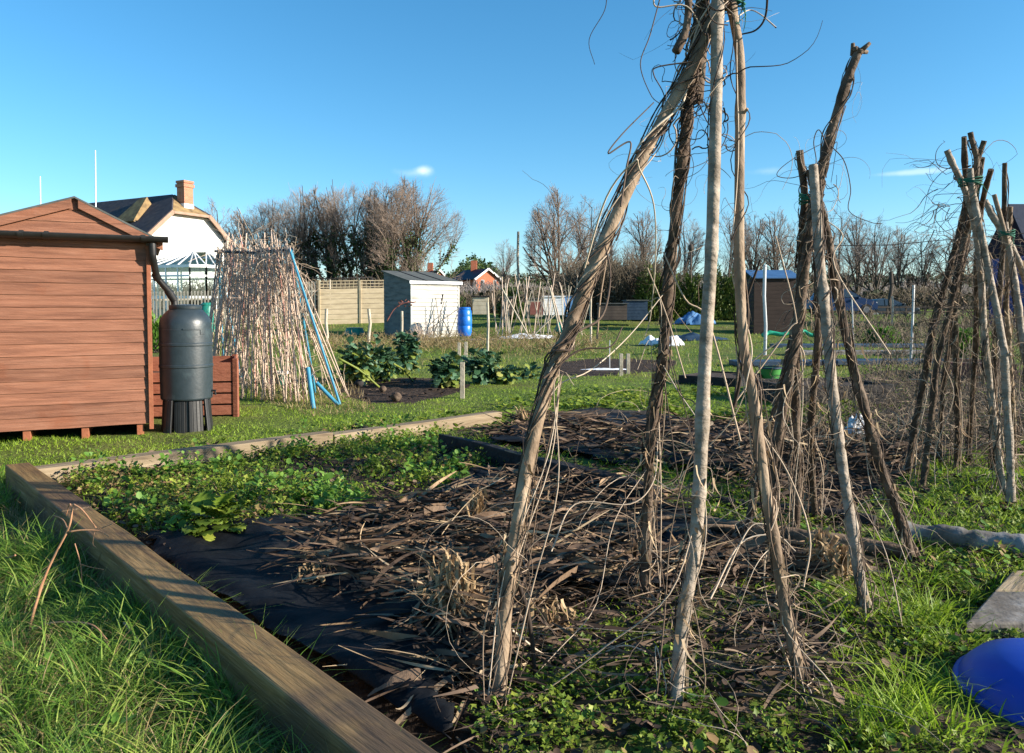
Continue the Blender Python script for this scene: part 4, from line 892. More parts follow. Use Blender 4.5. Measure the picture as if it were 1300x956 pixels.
wig4, allP4 = wigwam(W4, 'shorter bean wigwam cut off by the right edge of the photo', seed=41, vr=.004, pitch=.34, tend=24, tend_t=(.05, .9), ground_tangle=60, tie=(1278, 300, 5.65, .05), tend_L=(.15, .5))
shreds(wig4, allP4, 300, .14, 'straw', 6, (0, .8))

# ---------------------------------------------------------------- corn stubs
def corn_stub(px, py, H, n, label, seed, r=.008, spread=.06, droop=.5):
    random.seed(seed); g = GT(px, py); root = thing('corn_stub', tuple(g), label, 'corn stub', 'upright stubs of dead sweetcorn')
    for i in range(n):
        mb = MB(); b = g + Vector((rnd(-spread, spread), rnd(-spread, spread), -.02)); tp = b + Vector((rnd(-.06, .06), rnd(-.05, .05), H * rnd(.6, 1)))
        mb.tube(smooth_path([b, b.lerp(tp, .5) + rv(.01), tp], 6), r * rnd(.7, 1.1), 8); mb.build('stalk', 'stub', root, True, auto=50)
    rg = np.random.default_rng(seed); m = n * 30
    P = np.array(g) + np.stack([rg.normal(0, spread * .7, m), rg.normal(0, spread * .7, m), H * (.3 + .7 * rg.random(m))], 1)
    V, Q = blades_arr(P, np.where(rg.random(m) < .88, -1, .5) * H * (.3 + droop * rg.random(m)), .013 * (.4 + rg.random(m)), rg.random(m) * 6.28, .15 + 1.3 * rg.random(m), 6)
    np_mesh('dry_leaves', V, Q, 'stub', root)
corn_stub(572, 800, .30, 6, 'pale bundle of cut corn stalks with folded leaves left of the leaning pole', 1)
corn_stub(606, 690, .32, 3, 'thin upright dead corn tuft at the back of the heap', 2, .009, .03)
corn_stub(588, 805, .2, 3, 'short stub bundle with a drooping leaf beside the taller one', 9, .01, .04)
corn_stub(700, 805, .14, 2, 'short dark corn stub right of the leaning pole', 3, .012, .04)
corn_stub(662, 545, .22, 3, 'small brown stub on the far weed sheet', 4, .018, .04)
corn_stub(400, 745, .12, 4, 'low curled root clump at the left end of the heap', 5, .014, .07)
corn_stub(1065, 735, .16, 7, 'brown stub clump between the two light poles', 6, .011, .05)
corn_stub(1040, 720, .2, 3, 'dark stub standing by the rotten log', 7, .012, .04)

# root clump ball
# dry woody weed in the near-left grass
random.seed(3); z0 = GT(36, 812)
root = thing('dry_weed_stem', tuple(z0), 'reddish brown dead weed stem standing in the near left grass', 'dead plant')
mb = MB(); Yd = z0.y
def dl(seq, r, m=None): mb.tube(smooth_path([D(x, y, Yd + dy) for x, y, dy in seq], 5), [r * (1 - .45 * i / ((len(seq) - 1) * 5)) for i in range((len(seq) - 1) * 5 + 1)], 6)
dl([(36, 815, 0), (42, 780, 0), (58, 730, .02), (72, 700, .02), (88, 668, 0), (92, 640, 0)], .007); mb.build('stem', 'dry_stem', root, True); mb = MB()
dl([(92, 645, 0), (88, 640, 0), (84, 655, .02)], .003); dl([(93, 640, 0), (105, 648, -.02), (122, 670, -.05)], .004)
dl([(88, 675, 0), (105, 673, 0), (125, 674, 0), (138, 681, 0)], .004); dl([(120, 675, 0), (130, 670, .02), (146, 664, .05)], .003); dl([(86, 672, 0), (80, 660, .05), (67, 654, .1)], .003)
dl([(120, 676, 0), (118, 690, 0), (122, 695, 0)], .002); dl([(95, 690, 0), (102, 715, 0), (104, 738, 0)], .0025); dl([(102, 716, 0), (115, 720, 0), (132, 723, 0)], .002)
dl([(40, 802, 0), (60, 792, -.05), (95, 790, -.1), (120, 795, -.15), (138, 815, -.2)], .005); dl([(118, 796, -.15), (110, 815, -.15), (108, 830, -.15)], .003); dl([(58, 730, 0), (50, 748, 0), (46, 775, .05)], .003)
mb.build('side_twigs', 'dry_stem', root, True)
for i, (a_, b_, lb) in enumerate([((158, 828), (200, 862), 'short red brown stick lying in the grass beside the sleeper'), ((20, 735), (5, 720), 'small dry twig in the grass at the left edge')]):
    p = GT(*a_) + Vector((0, 0, .12)); q = GT(*b_) + Vector((0, 0, .05)); mb = MB(); mb.tube(smooth_path([p, (p + q) / 2 + rv(.01), q], 6), .005, 6); tag(mb.build('dry_stick', 'dry_stem', loc=tuple(GT(*a_)), smooth=True), lb, 'stick')
# ================================================================ BROWN SHED, BUTT, COMPOST BIN
WR = Vector((-3.984, 8.397, 0)); WD = Vector((-1.243, -.603, 0)).normalized(); WN = Vector((-WD.y, WD.x, 0)); 
if WN.y > 0: WN = -WN                       # outward normal of the gable wall, towards the camera
def wpt(t, z, o=0): return WR + WD * t + WN * o + Vector((0, 0, z))
def wz(px, py):                              # wall coordinates under a pixel
    d = Vector(ray(px, py)); cam = Vector((0, 0, CH)); k = (WR - cam).dot(WN) / d.dot(WN); p = cam + d * k
    return (p - WR).dot(WD), p.z
EAVE_L = 3.0
gx = [wz(95, 251), wz(0, 274), wz(204, 306)]
ax_, az_ = gx[0]; sl = (az_ - gx[1][1]) / (gx[1][0] - ax_); zr0 = gx[2][1]
def roofz(t): return az_ - sl * (t - ax_) if t > ax_ else az_ + (zr0 - az_) * (ax_ - t) / (ax_ - gx[2][0])
shed = thing('garden_shed', tuple(wpt(1.5, hz(-5, 8)) + Vector((0, .8, 0))), 'brown stained wooden shed with lapped boards and a black gutter on its gable', 'shed')
mb = MB(); z = .12; k = 0
BH = (roofz(ax_) - .12) / 19; random.seed(2)
while z < az_ - .02:
    zt = z + BH * 1.07
    for (ta, tb) in ((0.0, EAVE_L),):
        # clip each board to the roof line
        def span(zz):
            lo = 0 if zz < roofz(0) else ax_ * (zz - roofz(0)) / (az_ - roofz(0)); hi = EAVE_L if zz < roofz(EAVE_L) else ax_ + (az_ - zz) / sl
            return lo, hi
        l0, h0 = span(z); l1, h1 = span(min(zt, az_ - .005)); n = 24; zt2 = min(zt, az_ - .005)
        for i in range(n):
            u0, u1 = i / n, (i + 1) / n; w0 = .006 * mnoise.noise((u0 * 6, k * 3.1, 0)); w1 = .006 * mnoise.noise((u1 * 6, k * 3.1, 0))
            q = lambda u, top, o, w_: wpt((l1 + (h1 - l1) * u) if top else (l0 + (h0 - l0) * u), (zt2 if top else z + w_), o)
            mb.hexa([q(u0, 0, 0, w0), q(u1, 0, 0, w1), q(u1, 0, .018, w1), q(u0, 0, .018, w0), q(u0, 1, 0, 0), q(u1, 1, 0, 0), q(u1, 1, .006, 0), q(u0, 1, .006, 0)])
    z += BH; k += 1
# the long side wall and back, plain boards
DEP = 2.2
for i in range(15):
    zz = .12 + i * BH
    if zz + BH < roofz(0): mb.box(wpt(0.0, zz + BH / 2, -DEP / 2 - .03) , WN * DEP / 2, (0, 0, BH / 2 - .002), WD * (-.012))
mb.box(wpt(EAVE_L / 2, 1.0, -DEP), WD * EAVE_L / 2, WN * .02, (0, 0, .9)); mb.box(wpt(EAVE_L, .95, -DEP / 2), WD * .02, WN * DEP / 2, (0, 0, .85))
mb.build('wall', 'shed_wood', shed); board_detail(MT['shed_wood'], BH, .12 - shed.location.z, (.13, .045, .022))
mb = MB()
for (ta, tb) in ((ax_, EAVE_L + .15), (ax_, gx[2][0] - .02)):
    a = wpt(ta, roofz(ta) - .01, .06); b = wpt(tb, roofz(tb) - .01, .06); a2 = a - WN * (DEP + .1); b2 = b - WN * (DEP + .1); up = Vector((0, 0, .02))
    mb.hexa([a, b, b2, a2, a + up, b + up, b2 + up, a2 + up])
mb.build('roof', 'felt', shed)
for (ta, tb, wd) in ((ax_ + .03, EAVE_L + .15, .105), (ax_ - .03, gx[2][0] - .02, .10)):
    mb = MB(); a = wpt(ta, roofz(ta), .035); b = wpt(tb, roofz(tb), .035); dn = Vector((0, 0, -wd)); o = WN * .022
    if ta > ax_: a, b = b, a
    mb.hexa([a + dn, b + dn, b + dn + o, a + dn + o, a, b, b + o, a + o]); mb.build('barge_board', 'shed_wood', shed, bevel=.003)
mb = MB(); mb.box(wpt(-.02, (.1 + zr0 - .1) / 2, .01), WD * .022, WN * .035, (0, 0, (zr0 - .12) / 2)); mb.build('corner_trim', 'shed_trim', shed, bevel=.003)
for t_ in (.09, .62, 1.15, 1.7, 2.3):
    mb = MB(); mb.box(wpt(t_, .055, -DEP / 2 + .0), WD * .035, WN * (DEP / 2 - .01), (0, 0, .063)); mb.build('bearer', 'shed_trim', shed, bevel=.004)
# gutter on brackets
g1 = wz(213, 307); g0z = g1[1]
gut = MB(); n = 14; L0, L1 = g1[0], EAVE_L + .3; rg_ = .06
ring = []
for i in range(n + 1):
    an = math.pi + math.pi * i / n; ring.append((math.cos(an) * rg_, math.sin(an) * rg_ * .9))
def gp(t, c, s_=1): return wpt(t, g0z + .03 + c[1] * s_, .13 + c[0] * s_)
for (t0_, t1_, s_) in ((L0, L1, 1),):
    for i in range(n): gut.poly([gp(t0_, ring[i]), gp(t0_, ring[i + 1]), gp(t1_, ring[i + 1]), gp(t1_, ring[i])]); gut.poly([gp(t0_, ring[i], .9), gp(t1_, ring[i], .9), gp(t1_, ring[i + 1], .9), gp(t0_, ring[i + 1], .9)])
gut.poly([gp(L0, c) for c in ring])
gut.box(wpt((L0 + L1) / 2, g0z + .033, .13 + rg_), WD * (L1 - L0) / 2, WN * .005, (0, 0, .006)); gut.box(wpt((L0 + L1) / 2, g0z + .033, .13 - rg_), WD * (L1 - L0) / 2, WN * .005, (0, 0, .006))
go = gut.build('gutter', 'black_plastic', shed, True, auto=40)
for t_ in (.0, .9, 1.12, 1.9, 2.7):
    mb = MB()
    for i in range(n): mb.hexa([gp(t_, ring[i], 1.03), gp(t_, ring[i + 1], 1.03), gp(t_ + .05, ring[i + 1], 1.03), gp(t_ + .05, ring[i], 1.03), gp(t_, ring[i], 1.12), gp(t_, ring[i + 1], 1.12), gp(t_ + .05, ring[i + 1], 1.12), gp(t_ + .05, ring[i], 1.12)])
    mb.box(wpt(t_ + .025, g0z + .03, .04), WD * .02, WN * .04, (0, 0, .03)); b_ = mb.build('bracket', 'black_plastic', None); b_.parent = go
    b_.data.transform(__import__('mathutils').Matrix.Translation(-shed.location))
BU = Vector((-3.73, 8.78, hz(-3.73, 8.78)))
a_ = wpt(-.06, g0z - .03, .1)
mb = MB(); mb.tube([a_, a_ + Vector((0, 0, -.12))] + [a_ + Vector((0, .01, -.16)), D(199, 352, 8.6), D(216, 372, 8.72), D(221, 381, BU.y)] + [D(222, 392, BU.y)], .037, 16)
mb.tube([D(213, 369, 8.7), D(221, 381, BU.y)], .043, 16); mb.tube([D(197.5, 348, 8.55), D(200, 354, 8.6)], .043, 16)
mb.build('downpipe', 'black_plastic', shed, True, auto=40)

# water butt
Zt = D(230, 386, BU.y).z; Zb = .36
bt = thing('water_butt', tuple(BU), 'slim dark green water butt on a slotted black stand by the brown shed corner', 'water butt')
mb = MB(); H_ = Zt - Zb; prof = []
P0 = [(.0, .268), (.015, .278), (.32, .283), (.335, .283), (.345, .290), (.365, .290), (.375, .284), (.565, .284), (.575, .291), (.595, .291), (.605, .284), (.74, .283), (.745, .279), (.81, .278), (.84, .270), (.87, .255), (.90, .232), (.93, .203), (.95, .178), (.965, .155)]
mb.lathe([(r, Zb + z * H_) for z, r in P0], 56, c=BU)
def ring_arc(mb, r, z0, z1, a0, a1, th, n=10):
    for i in range(n):
        b0 = a0 + (a1 - a0) * i / n; b1 = a0 + (a1 - a0) * (i + 1) / n; f = lambda a, rr, z: BU + Vector((math.cos(a) * rr, math.sin(a) * rr, z))
        mb.hexa([f(b0, r, z0), f(b1, r, z0), f(b1, r + th, z0), f(b0, r + th, z0), f(b0, r, z1), f(b1, r, z1), f(b1, r + th, z1), f(b0, r + th, z1)])
ba = math.atan2(-BU.y, -BU.x) 
ring_arc(mb, .276, Zb + .74 * H_, Zb + .755 * H_, ba - .1, ba + .75, .014); ring_arc(mb, .276, Zb + .69 * H_, Zb + .745 * H_, ba + .55, ba + .75, .014, 3)
mb.build('barrel', 'butt', bt, True, auto=24)
mb = MB(); mb.lathe([(.16, Zb + .955 * H_), (.175, Zb + .96 * H_), (.178, Zb + .985 * H_), (.165, Zb + 1.0 * H_), (.09, Zb + 1.005 * H_), (.01, Zb + 1.008 * H_)], 40, c=BU); mb.build('lid', 'butt', bt, True, auto=35)
mb = MB(); nseg = 40
for i in range(nseg):      # stand: tapered skirt with upright flutes
    a0 = 2 * math.pi * i / nseg; a1 = 2 * math.pi * (i + 1) / nseg; an = (a0 + a1) / 2 - ba
    an = (an + math.pi) % (2 * math.pi) - math.pi; flute = (abs(abs(an) - .75) < .12) or (abs(abs(an) - 2.3) < .12); slot = abs(an) < .05
    rt = .29 if flute else .255; rb = .335 if flute else .275; zt = .37 if flute else .35
    if slot: rt -= .02; rb -= .02
    f = lambda a, rr, z: BU + Vector((math.cos(a) * rr, math.sin(a) * rr, z))
    mb.hexa([f(a0, rb - .03, -.01), f(a1, rb - .03, -.01), f(a1, rb, -.01), f(a0, rb, -.01), f(a0, rt - .03, zt), f(a1, rt - .03, zt), f(a1, rt, zt), f(a0, rt, zt)])
mb.lathe([(.24, .34), (.24, .355)], 32, c=BU); mb.build('stand', 'black_plastic', bt, bevel=.006)
mb = MB(); td = Vector((math.cos(ba + 1.2), math.sin(ba + 1.2), 0)); p = BU + td * .27 + Vector((0, 0, Zb + .09)); mb.tube([p, p + td * .06], .012, 10); mb.tube([p + td * .05, p + td * .055 + Vector((0, 0, -.05))], .01, 8); mb.build('tap', 'black_plastic', bt, True, auto=40)

# compost bin: slatted brown crate
cb = thing('compost_bin', (-4.1, 10.4, hz(-4.1, 10.4)), 'brown slatted wooden compost bin behind the water butt', 'compost bin')
fr_ = GT(300, 529); zb = fr_.z; tz = D(296, 458, fr_.y).z; x1 = fr_.x; x0 = x1 - 1.15; y0 = fr_.y - .25; y1_ = y0 + 1.0
ux = Vector((1.15, .25, 0)); uy = Vector((-.35, .95, 0)); o0 = Vector((x1, fr_.y, zb)) - ux
for i in range(5):
    mb = MB(); z0_ = .03 + i * (tz - zb) / 5; hh = (tz - zb) / 5 - .022
    for a, b in ((o0, o0 + ux), (o0 + uy, o0 + ux + uy), (o0, o0 + uy), (o0 + ux, o0 + ux + uy)):
        mb.beam(a + Vector((0, 0, z0_ + hh / 2)), b + Vector((0, 0, z0_ + hh / 2 + (-.03 if i == 4 and a == o0 else 0))), .022, hh)
    mb.build('slats', 'bin_wood', cb, bevel=.003)
for q in (o0, o0 + ux, o0 + uy, o0 + ux + uy):
    mb = MB(); c = q + (o0 + ux * .5 + uy * .5 - q) * .0; mb.box(c + Vector((0, 0, (tz - zb) / 2 + .01)), (.03, 0, 0), (0, .03, 0), (0, 0, (tz - zb) / 2 + .02)); mb.build('corner_post', 'bin_wood', cb, bevel=.003)
mb = MB(); gcen = o0 + ux * .5 + uy * .5; mb.box(gcen + Vector((0, 0, .28)), ux * .47, uy * .47, (0, 0, .27)); mb.build('compost', 'soil', cb)

# ================================================================ CANE FRAME
random.seed(12)
apN = Vector((-3.32, 11.6, D(372, 316, 11.6).z)); apF = D(277, 319, 12.9); RD = (apF - apN)
cf = thing('bean_trellis', (-3.8, 11.8, hz(-3.8, 11.8)), 'long A-frame of beige canes with blue end poles and a curtain of dead bean vine', 'cane frame')
gN1 = GT(398, 519); gN2 = GT(430, 514); gF1 = GT(285, 492); 
def bpole(a, b, r, lab=None):
    mb = MB(); P = [a.lerp(b, i / 10) for i in range(11)]; mb.tube(P, r, 10); o = mb.build('blue_pole', 'blue_pole', cf, True, auto=40)
bpole(gN2 + Vector((.02, 0, .0)), apN + Vector((-.03, 0, .02)), .018); bpole(gN1, gN1.lerp(apN, .24), .032); bpole(gN2 + Vector((0, -.03, 0)), D(402, 486, gN2.y), .028)
bpole(gF1, apF, .018); bpole(apF + Vector((.1, .8, -2.4)), apF, .022); bpole(apN + Vector((.1, .95, -2.3)), apN, .022)
mb = MB(); mb.tube([apN + Vector((.03, 0, 0)), apN.lerp(apF, .5) + Vector((0, 0, -.04)), apF + Vector((-.05, 0, 0))], .022, 8); mb.build('ridge_pole', 'navy', cf, True)
nl = Vector((-.46, -.89, 0))
canesP = []
for i in range(98):
    s = (i + rnd(-.4, .4)) / 98 * 1.02; front = i % 3 != 2
    top = apN.lerp(apF, min(max(s, 0), 1)); top = top + rv(.015)
    fan = max(0, 1 - s) ** 1.3 * .74
    base = top + (nl * rnd(.32, .6) if front else nl * -rnd(.3, .6)) + Vector((fan * rnd(.55, 1.1), rnd(-.1, .1), 0)); base.z = hz(base.x, base.y) - .02
    ext = rnd(0, .3) if random.random() < .4 else rnd(0, .08)
    tp = top + (top - base).normalized() * ext; mid = (base + tp) / 2 + rv(.02)
    mb = MB(); P = smooth_path([base, mid, tp], 4); mb.tube(P, [rnd(.008, .012)] * len(P), 6)
    mb.build('cane', 'cane_red' if random.random() < .12 else 'cane', cf, True); canesP.append(P)
for k in range(2):
    mb = MB()
    for i in range(230):
        P = random.choice(canesP); t = rnd(0.05, .98) if i % 3 else rnd(.6, 1); p = P[0].lerp(P[-1], t)
        d = Vector((rnd(-.5, .5), rnd(-.2, .2), -1 if random.random() < .75 else rnd(-.3, .6)))
        curl(mb, p + rv(.02), d, rnd(.3, .95), rnd(.003, .005), 3, rnd(.06, .22), rnd(.0, .12), 9, .6)
    mb.build('dead_vines', 'vine_pale' if k == 0 else 'cane', cf)
mb = MB()
for i in range(240):
    P = random.choice(canesP); p = P[0].lerp(P[-1], rnd(.78, 1.03)); curl(mb, p, (rnd(-1, 1), rnd(-.4, .4), rnd(-.5, .6)), rnd(.2, .6), rnd(.003, .005), 3, rnd(.2, .6), 0, 9)
mb.build('dead_vines', 'vine_pale', cf)
rg = np.random.default_rng(3); P_ = np.array([tuple(p[0].lerp(p[-1], rg.uniform(.08, .97))) for p in [canesP[j] for j in rg.integers(0, len(canesP), 1500)]]) + rg.normal(0, .03, (1500, 3))
V, Q = blades_arr(P_, -.13 * (.3 + rg.random(1500)), .016 * (.5 + rg.random(1500)), rg.random(1500) * 6.28, .3 + rg.random(1500), 3); np_mesh('dry_shreds', V, Q, 'vine_pale', cf)
# white plant pot under it
p = GT(358, 488); t = thing('plant_pot', tuple(p), 'small pale pot standing under the cane frame', 'pot'); mb = MB(); mb.lathe([(.07, 0), (.1, .2), (.1, .21), (.09, .21), (.065, .03)], 20, c=p); mb.build('body', 'green_plastic', t, True, auto=30); mb = MB(); mb.lathe([(.1, .19), (.118, .19), (.12, .24), (.1, .24)], 20, c=p, cap=False); mb.build('rim', 'stone_white', t, True, auto=30)

# ================================================================ KALE
def kale(px, py, H, Rr, n, label, seed, mat='kale', lean=(0, 0), yel=.2, name='kale_plant'):
    rg = np.random.default_rng(seed); g = GT(px, py); root = thing(name, tuple(g), label, 'kale plant', 'overwintered kale plants in the far bed')
    random.seed(seed); ns = 4; tops = []
    mb = MB()
    for i in range(ns):
        b = g + Vector((rnd(-.12, .12), rnd(-.1, .1), -.02)); tp = g + Vector((lean[0] + rnd(-Rr, Rr) * .5, lean[1] + rnd(-.2, .2), H * rnd(.55, .85))); mb.tube(smooth_path([b, b.lerp(tp, .5) + rv(.03), tp], 4), .018, 7); tops.append(tp)
    mb.build('stem', 'kale_yellow', root, True)
    for q, (mm, frac) in enumerate(((mat, 1 - yel), ('kale_yellow', yel))):
        m = max(4, int(n * frac)); T_ = np.array([tuple(tops[j]) for j in rg.integers(0, ns, m)]); base = np.array(tuple(g))
        f = rg.random(m) ** (.6 if q == 0 else 1.8); P = base + (T_ - base) * (.25 + .8 * f)[:, None] + rg.normal(0, .06, (m, 3)); az = rg.random(m) * 6.28
        pit = np.where(f > .7, rg.uniform(.2, 1.2, m), rg.uniform(-.9, .5, m)); sz = (.08 + .10 * rg.random(m))
        P[:, 0] += np.cos(az) * Rr * .25; P[:, 1] += np.sin(az) * Rr * .25
        V, T = leaves_arr(P, sz, az, pit, rg.normal(0, .5, m), T=(KV, KT), aspect=.9); V[:, 2] = np.maximum(V[:, 2], g.z - .01); np_mesh('leaves', V, T, mm, root)
kk = 9; kv = [(0, 0, 0)]
for i in range(kk):
    u = (i + .5) / kk; r = math.sin(math.pi * min(1, u * 1.0)) ** .6 * .42
    for sgn in (-1, 0, 1): kv.append((.15 + u * .9, sgn * (r + (.06 if i % 2 else -.04)), (.10 if i % 2 else -.05) * abs(sgn) - .35 * u * u + (.06 if sgn == 0 else .0)))
kt = []
for i in range(kk - 1):
    a = 1 + i * 3; kt += [(a, a + 1, a + 4), (a, a + 4, a + 3), (a + 1, a + 2, a + 5), (a + 1, a + 5, a + 4)]
kt += [(0, 2, 1), (0, 3, 2)]
KV, KT = np.array(kv, float), np.array(kt)
kale(455, 487, .85, .36, 330, 'yellow green leaning kale at the left end of the kale row', 1, yel=.45)
kale(487, 484, .75, .36, 330, 'blue green bushy kale second from the left with brown lower leaves', 2)
kale(517, 476, .9, .3, 280, 'tallest blue grey kale behind the stakes', 3, yel=.1)
kale(566, 491, .62, .28, 280, 'compact kale with hanging yellow leaves beside the short stake', 4, yel=.25)
kale(612, 487, .58, .3, 300, 'dark glossy kale just right of the short stake', 5, yel=.08)
kale(640, 487, .3, .24, 90, 'low kale seedling clump right of the dark glossy one', 6, yel=.3)
kale(672, 480, .22, .22, 50, 'smallest kale tuft at the right end of the row', 7, yel=.3)
kale(838, 450, .35, .5, 40, 'small broad leaved plants behind the vine wrapped pole', 8, yel=.5)
# fallen kale stems
for (a, b, lb) in (((430, 455), (482, 492), 'long yellow fallen stem leaning out of the leftmost kale'), ((500, 462), (524, 484), 'bent brown stem fallen from the tallest kale')):
    p, q = D(a[0], a[1], 12.7), GT(*b); mb = MB(); mb.tube(smooth_path([p, (p + q) / 2 + Vector((0, 0, .05)), q], 6), .018, 7); tag(mb.build('bent_kale_stalk', 'kale_yellow', loc=tuple(q), smooth=True), lb, 'stem')
# big lettuce-like weed on the near bed
def rosette(px, py, n, sz, H, label, mat='weed', cat='leafy plant', seed=1):
    rg = np.random.default_rng(seed); g = GT(px, py); root = thing('leafy_plant', tuple(g), label, cat)
    az = rg.random(n) * 6.28; f = rg.random(n); P = np.array(g) + np.stack([np.cos(az) * sz * .5 * f, np.sin(az) * sz * .5 * f, H * (1 - f * f) * rg.uniform(.5, 1, n)], 1)
    V, T = leaves_arr(P, sz * rg.uniform(.5, .9, n), az, 1.1 - 1.0 * f + rg.normal(0, .15, n), rg.normal(0, .3, n), T=(KV, KT), aspect=1.3); np_mesh('leaves', V, T, mat, root)
rosette(277, 680, 46, .15, .16, 'large fresh green leafy plant beside the edge of the black sheet', 'weed', seed=1)
rosette(250, 668, 26, .12, .1, 'smaller leafy plant just left of the large one', 'weed_b', seed=2)

# turnip / pumpkin ball on the soil, stones
for (px, py, r, mt, lb) in ((503, 510, .08, 'bark_dark', 'round dark beetroot lying on the soil left of the short stake'), (456, 492, .08, 'char_wood', 'dark clod under the leftmost kale'), (486, 598 - 100, .06, 'bark_dark', 'small brown clod on the bare soil right of the cane frame')):
    g = GT(px, py); mb = MB(); mb.lathe([(r * math.sin(a) * (1 + .05 * math.sin(a * 5)) + .001, r * .9 * (1 - math.cos(a))) for a in np.linspace(0.05, math.pi - .05, 12)], 16, c=g); tag(mb.build('root_ball', mt, loc=tuple(g), smooth=True), lb, 'vegetable' if r > .085 else 'lump')

# ================================================================ STAKES AND SMALL POSTS
def stake(px, yb, yt, r, mat, label, dx=0, name='stake', grp='stakes and posts standing on the plots', sq=False, cat='post'):
    g = GT(px, yb); tp = D(px + dx, yt, g.y); mb = MB()
    g2 = g - Vector((0, 0, .05))
    if sq: mb.beam(g2, tp, r * 2, r * 2, up=(0, 1, 0))
    else: mb.tube([g2, g2.lerp(tp, .33) + rv(r * .4), g2.lerp(tp, .66) + rv(r * .4), tp], r, 9)
    return tag(mb.build(name, mat, loc=tuple(g), smooth=not sq, auto=40, bevel=.003 if sq else 0), label, cat, grp)
random.seed(4)
stake(587, 506, 460, .033, 'grey_post', 'short pale square stake in front of the kale, nearest of its row', sq=True)
stake(583, 465, 435, .035, 'grey_post', 'left one of the two close pale stakes behind the dark glossy kale', sq=True)
stake(591.5, 464, 434, .035, 'grey_post', 'right one of the two close pale stakes behind the dark glossy kale', sq=True)
stake(510, 435, 395, .05, 'grey_post', 'stake in front of the corner of the cream shed', sq=False)
stake(414.5, 440, 392, .05, 'grey_post', 'leftmost low stake beside the cane frame')
stake(468, 442, 392, .05, 'grey_post', 'low pale stake below the black fruit cage corner')
stake(619, 455, 384, .035, 'grey_post', 'tall thin stake between the cream hutch and the far canes')
stake(750, 438, 376, .04, 'grey_post', 'pale post seen right of the leaning pole')
stake(774, 467, 432, .012, 'grey_metal', 'thin wire peg in the far grass behind the leaning pole')
stake(788.5, 477, 449, .035, 'grey_post', 'left one of the pair of short posts by the brown soil strip', sq=True)
stake(797.5, 475, 449, .035, 'grey_post', 'right one of the pair of short posts by the brown soil strip', sq=True)
stake(971, 451, 336, .045, 'grey_metal', 'tall pale grey pole in front of the dark brown shed')
stake(1084, 440, 375, .02, 'grey_metal', 'thin pale pole behind the second wigwam', -3)
stake(1132, 414, 376, .05, 'cane', 'short pale post with a red foot near the parked cars', 1)
stake(1156, 455, 362, .03, 'grey_metal', 'thin bent white rod left of the right wigwam', 4)
stake(1131, 400, 345, .12, 'fence_dark', 'stout dark post beyond the low fence')
stake(658, 392, 294, .12, 'grey_post', 'tall grey utility pole above the far canes', name='utility_pole', cat='pole')
stake(503.5, 345, 317, .12, 'white_pvc', 'slim white pole standing up behind the cream shed roof', name='utility_pole', cat='pole')
stake(552, 352, 315, .12, 'fence_dark', 'dark telegraph pole right of the ivy clad trees', name='utility_pole', cat='pole')
stake(934, 520, 440, .02, 'bark_dark', 'bent dark stick hanging beside the kinked pole', 6)
# lamp post
g = GT(877, 395); t = thing('street_lamp', tuple(g), 'dark street lamp above the conifer hedge', 'street lamp'); Yl = g.y; tp = D(877, 319, Yl)
mb = MB(); mb.tube([g, tp], [.12, .07], 8); mb.build('post', 'fence_dark', t, True); mb = MB(); mb.lathe([(.08, 0), (.22, .15), (.22, .45), (.1, .6)], 10, c=tp); mb.build('lamp_head', 'fence_dark', t, True)
# masts behind the shed
for (px, yt, lb) in ((121, 191, 'taller thin white mast rising behind the brown shed'), (51, 224, 'shorter thin white mast at the left behind the brown shed')):
    b = D(px, 330, 40); b.z = hz(b.x, 40); mb = MB(); mb.tube([b, D(px, yt, 40)], [.05, .025], 6); tag(mb.build('mast', 'white_pvc', loc=tuple(b)), lb, 'mast', 'thin white masts behind the shed')
# black fruit cage beside the panel fence
g = GT(472, 402); t = thing('fruit_cage', tuple(g), 'black fruit cage frame in front of the trellis topped fence', 'frame'); Yc = g.y
for (px, yt, m_, r) in ((419, 355, 'grey_post', .05), (472, 353, 'char_wood', .09)):
    mb = MB(); mb.tube([D(px, 403, Yc), D(px, yt, Yc)], r, 8); mb.build('post', m_, t, True)
mb = MB(); mb.tube([D(366, 352, Yc), D(420, 354, Yc), D(473, 352, Yc)], .035, 6); mb.build('rail', 'char_wood', t, True)
mb = MB(); mb.tube([D(472, 353, Yc), D(476, 390, Yc - 1), D(480, 400, Yc - 2)], .03, 6); mb.build('brace', 'char_wood', t, True)

# ================================================================ CREAM SHED + DRUM
F0 = GT(522, 431); F0 = Vector((F0.x, F0.y, F0.z)); u = Vector((1.74, 1.2, 0)).normalized(); v = Vector((-1.2, 1.74, 0)).normalized()
def along(o, d, px):   # distance along d from o to reach image column px
    m = (px - PX) / F; return (m * o.y - o.x) / (d.x - m * d.y)
Wf = along(F0, u, 582); Df = along(F0, v, 488)
zf = D(522, 357, F0.y).z; R0 = F0 + v * Df; zrr = D(488, 345, R0.y).z
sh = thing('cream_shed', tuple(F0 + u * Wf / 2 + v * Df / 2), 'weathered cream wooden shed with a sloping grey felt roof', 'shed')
zb = F0.z
def qz(p, z): return Vector((p.x, p.y, z))
n = 14; mb = MB()
for i in range(n):      # lapped boards on the front
    z0_ = zb + (zf - zb) * i / n; z1_ = zb + (zf - zb) * (i + 1) / n - .006; o = -v * .045
    mb.hexa([qz(F0, z0_), qz(F0 + u * Wf, z0_), qz(F0 + u * Wf + o, z0_), qz(F0 + o, z0_), qz(F0, z1_), qz(F0 + u * Wf, z1_), qz(F0 + u * Wf + o * .25, z1_), qz(F0 + o * .25, z1_)][::1])
mb.build('wall', 'shed_grey', sh); mb = MB()
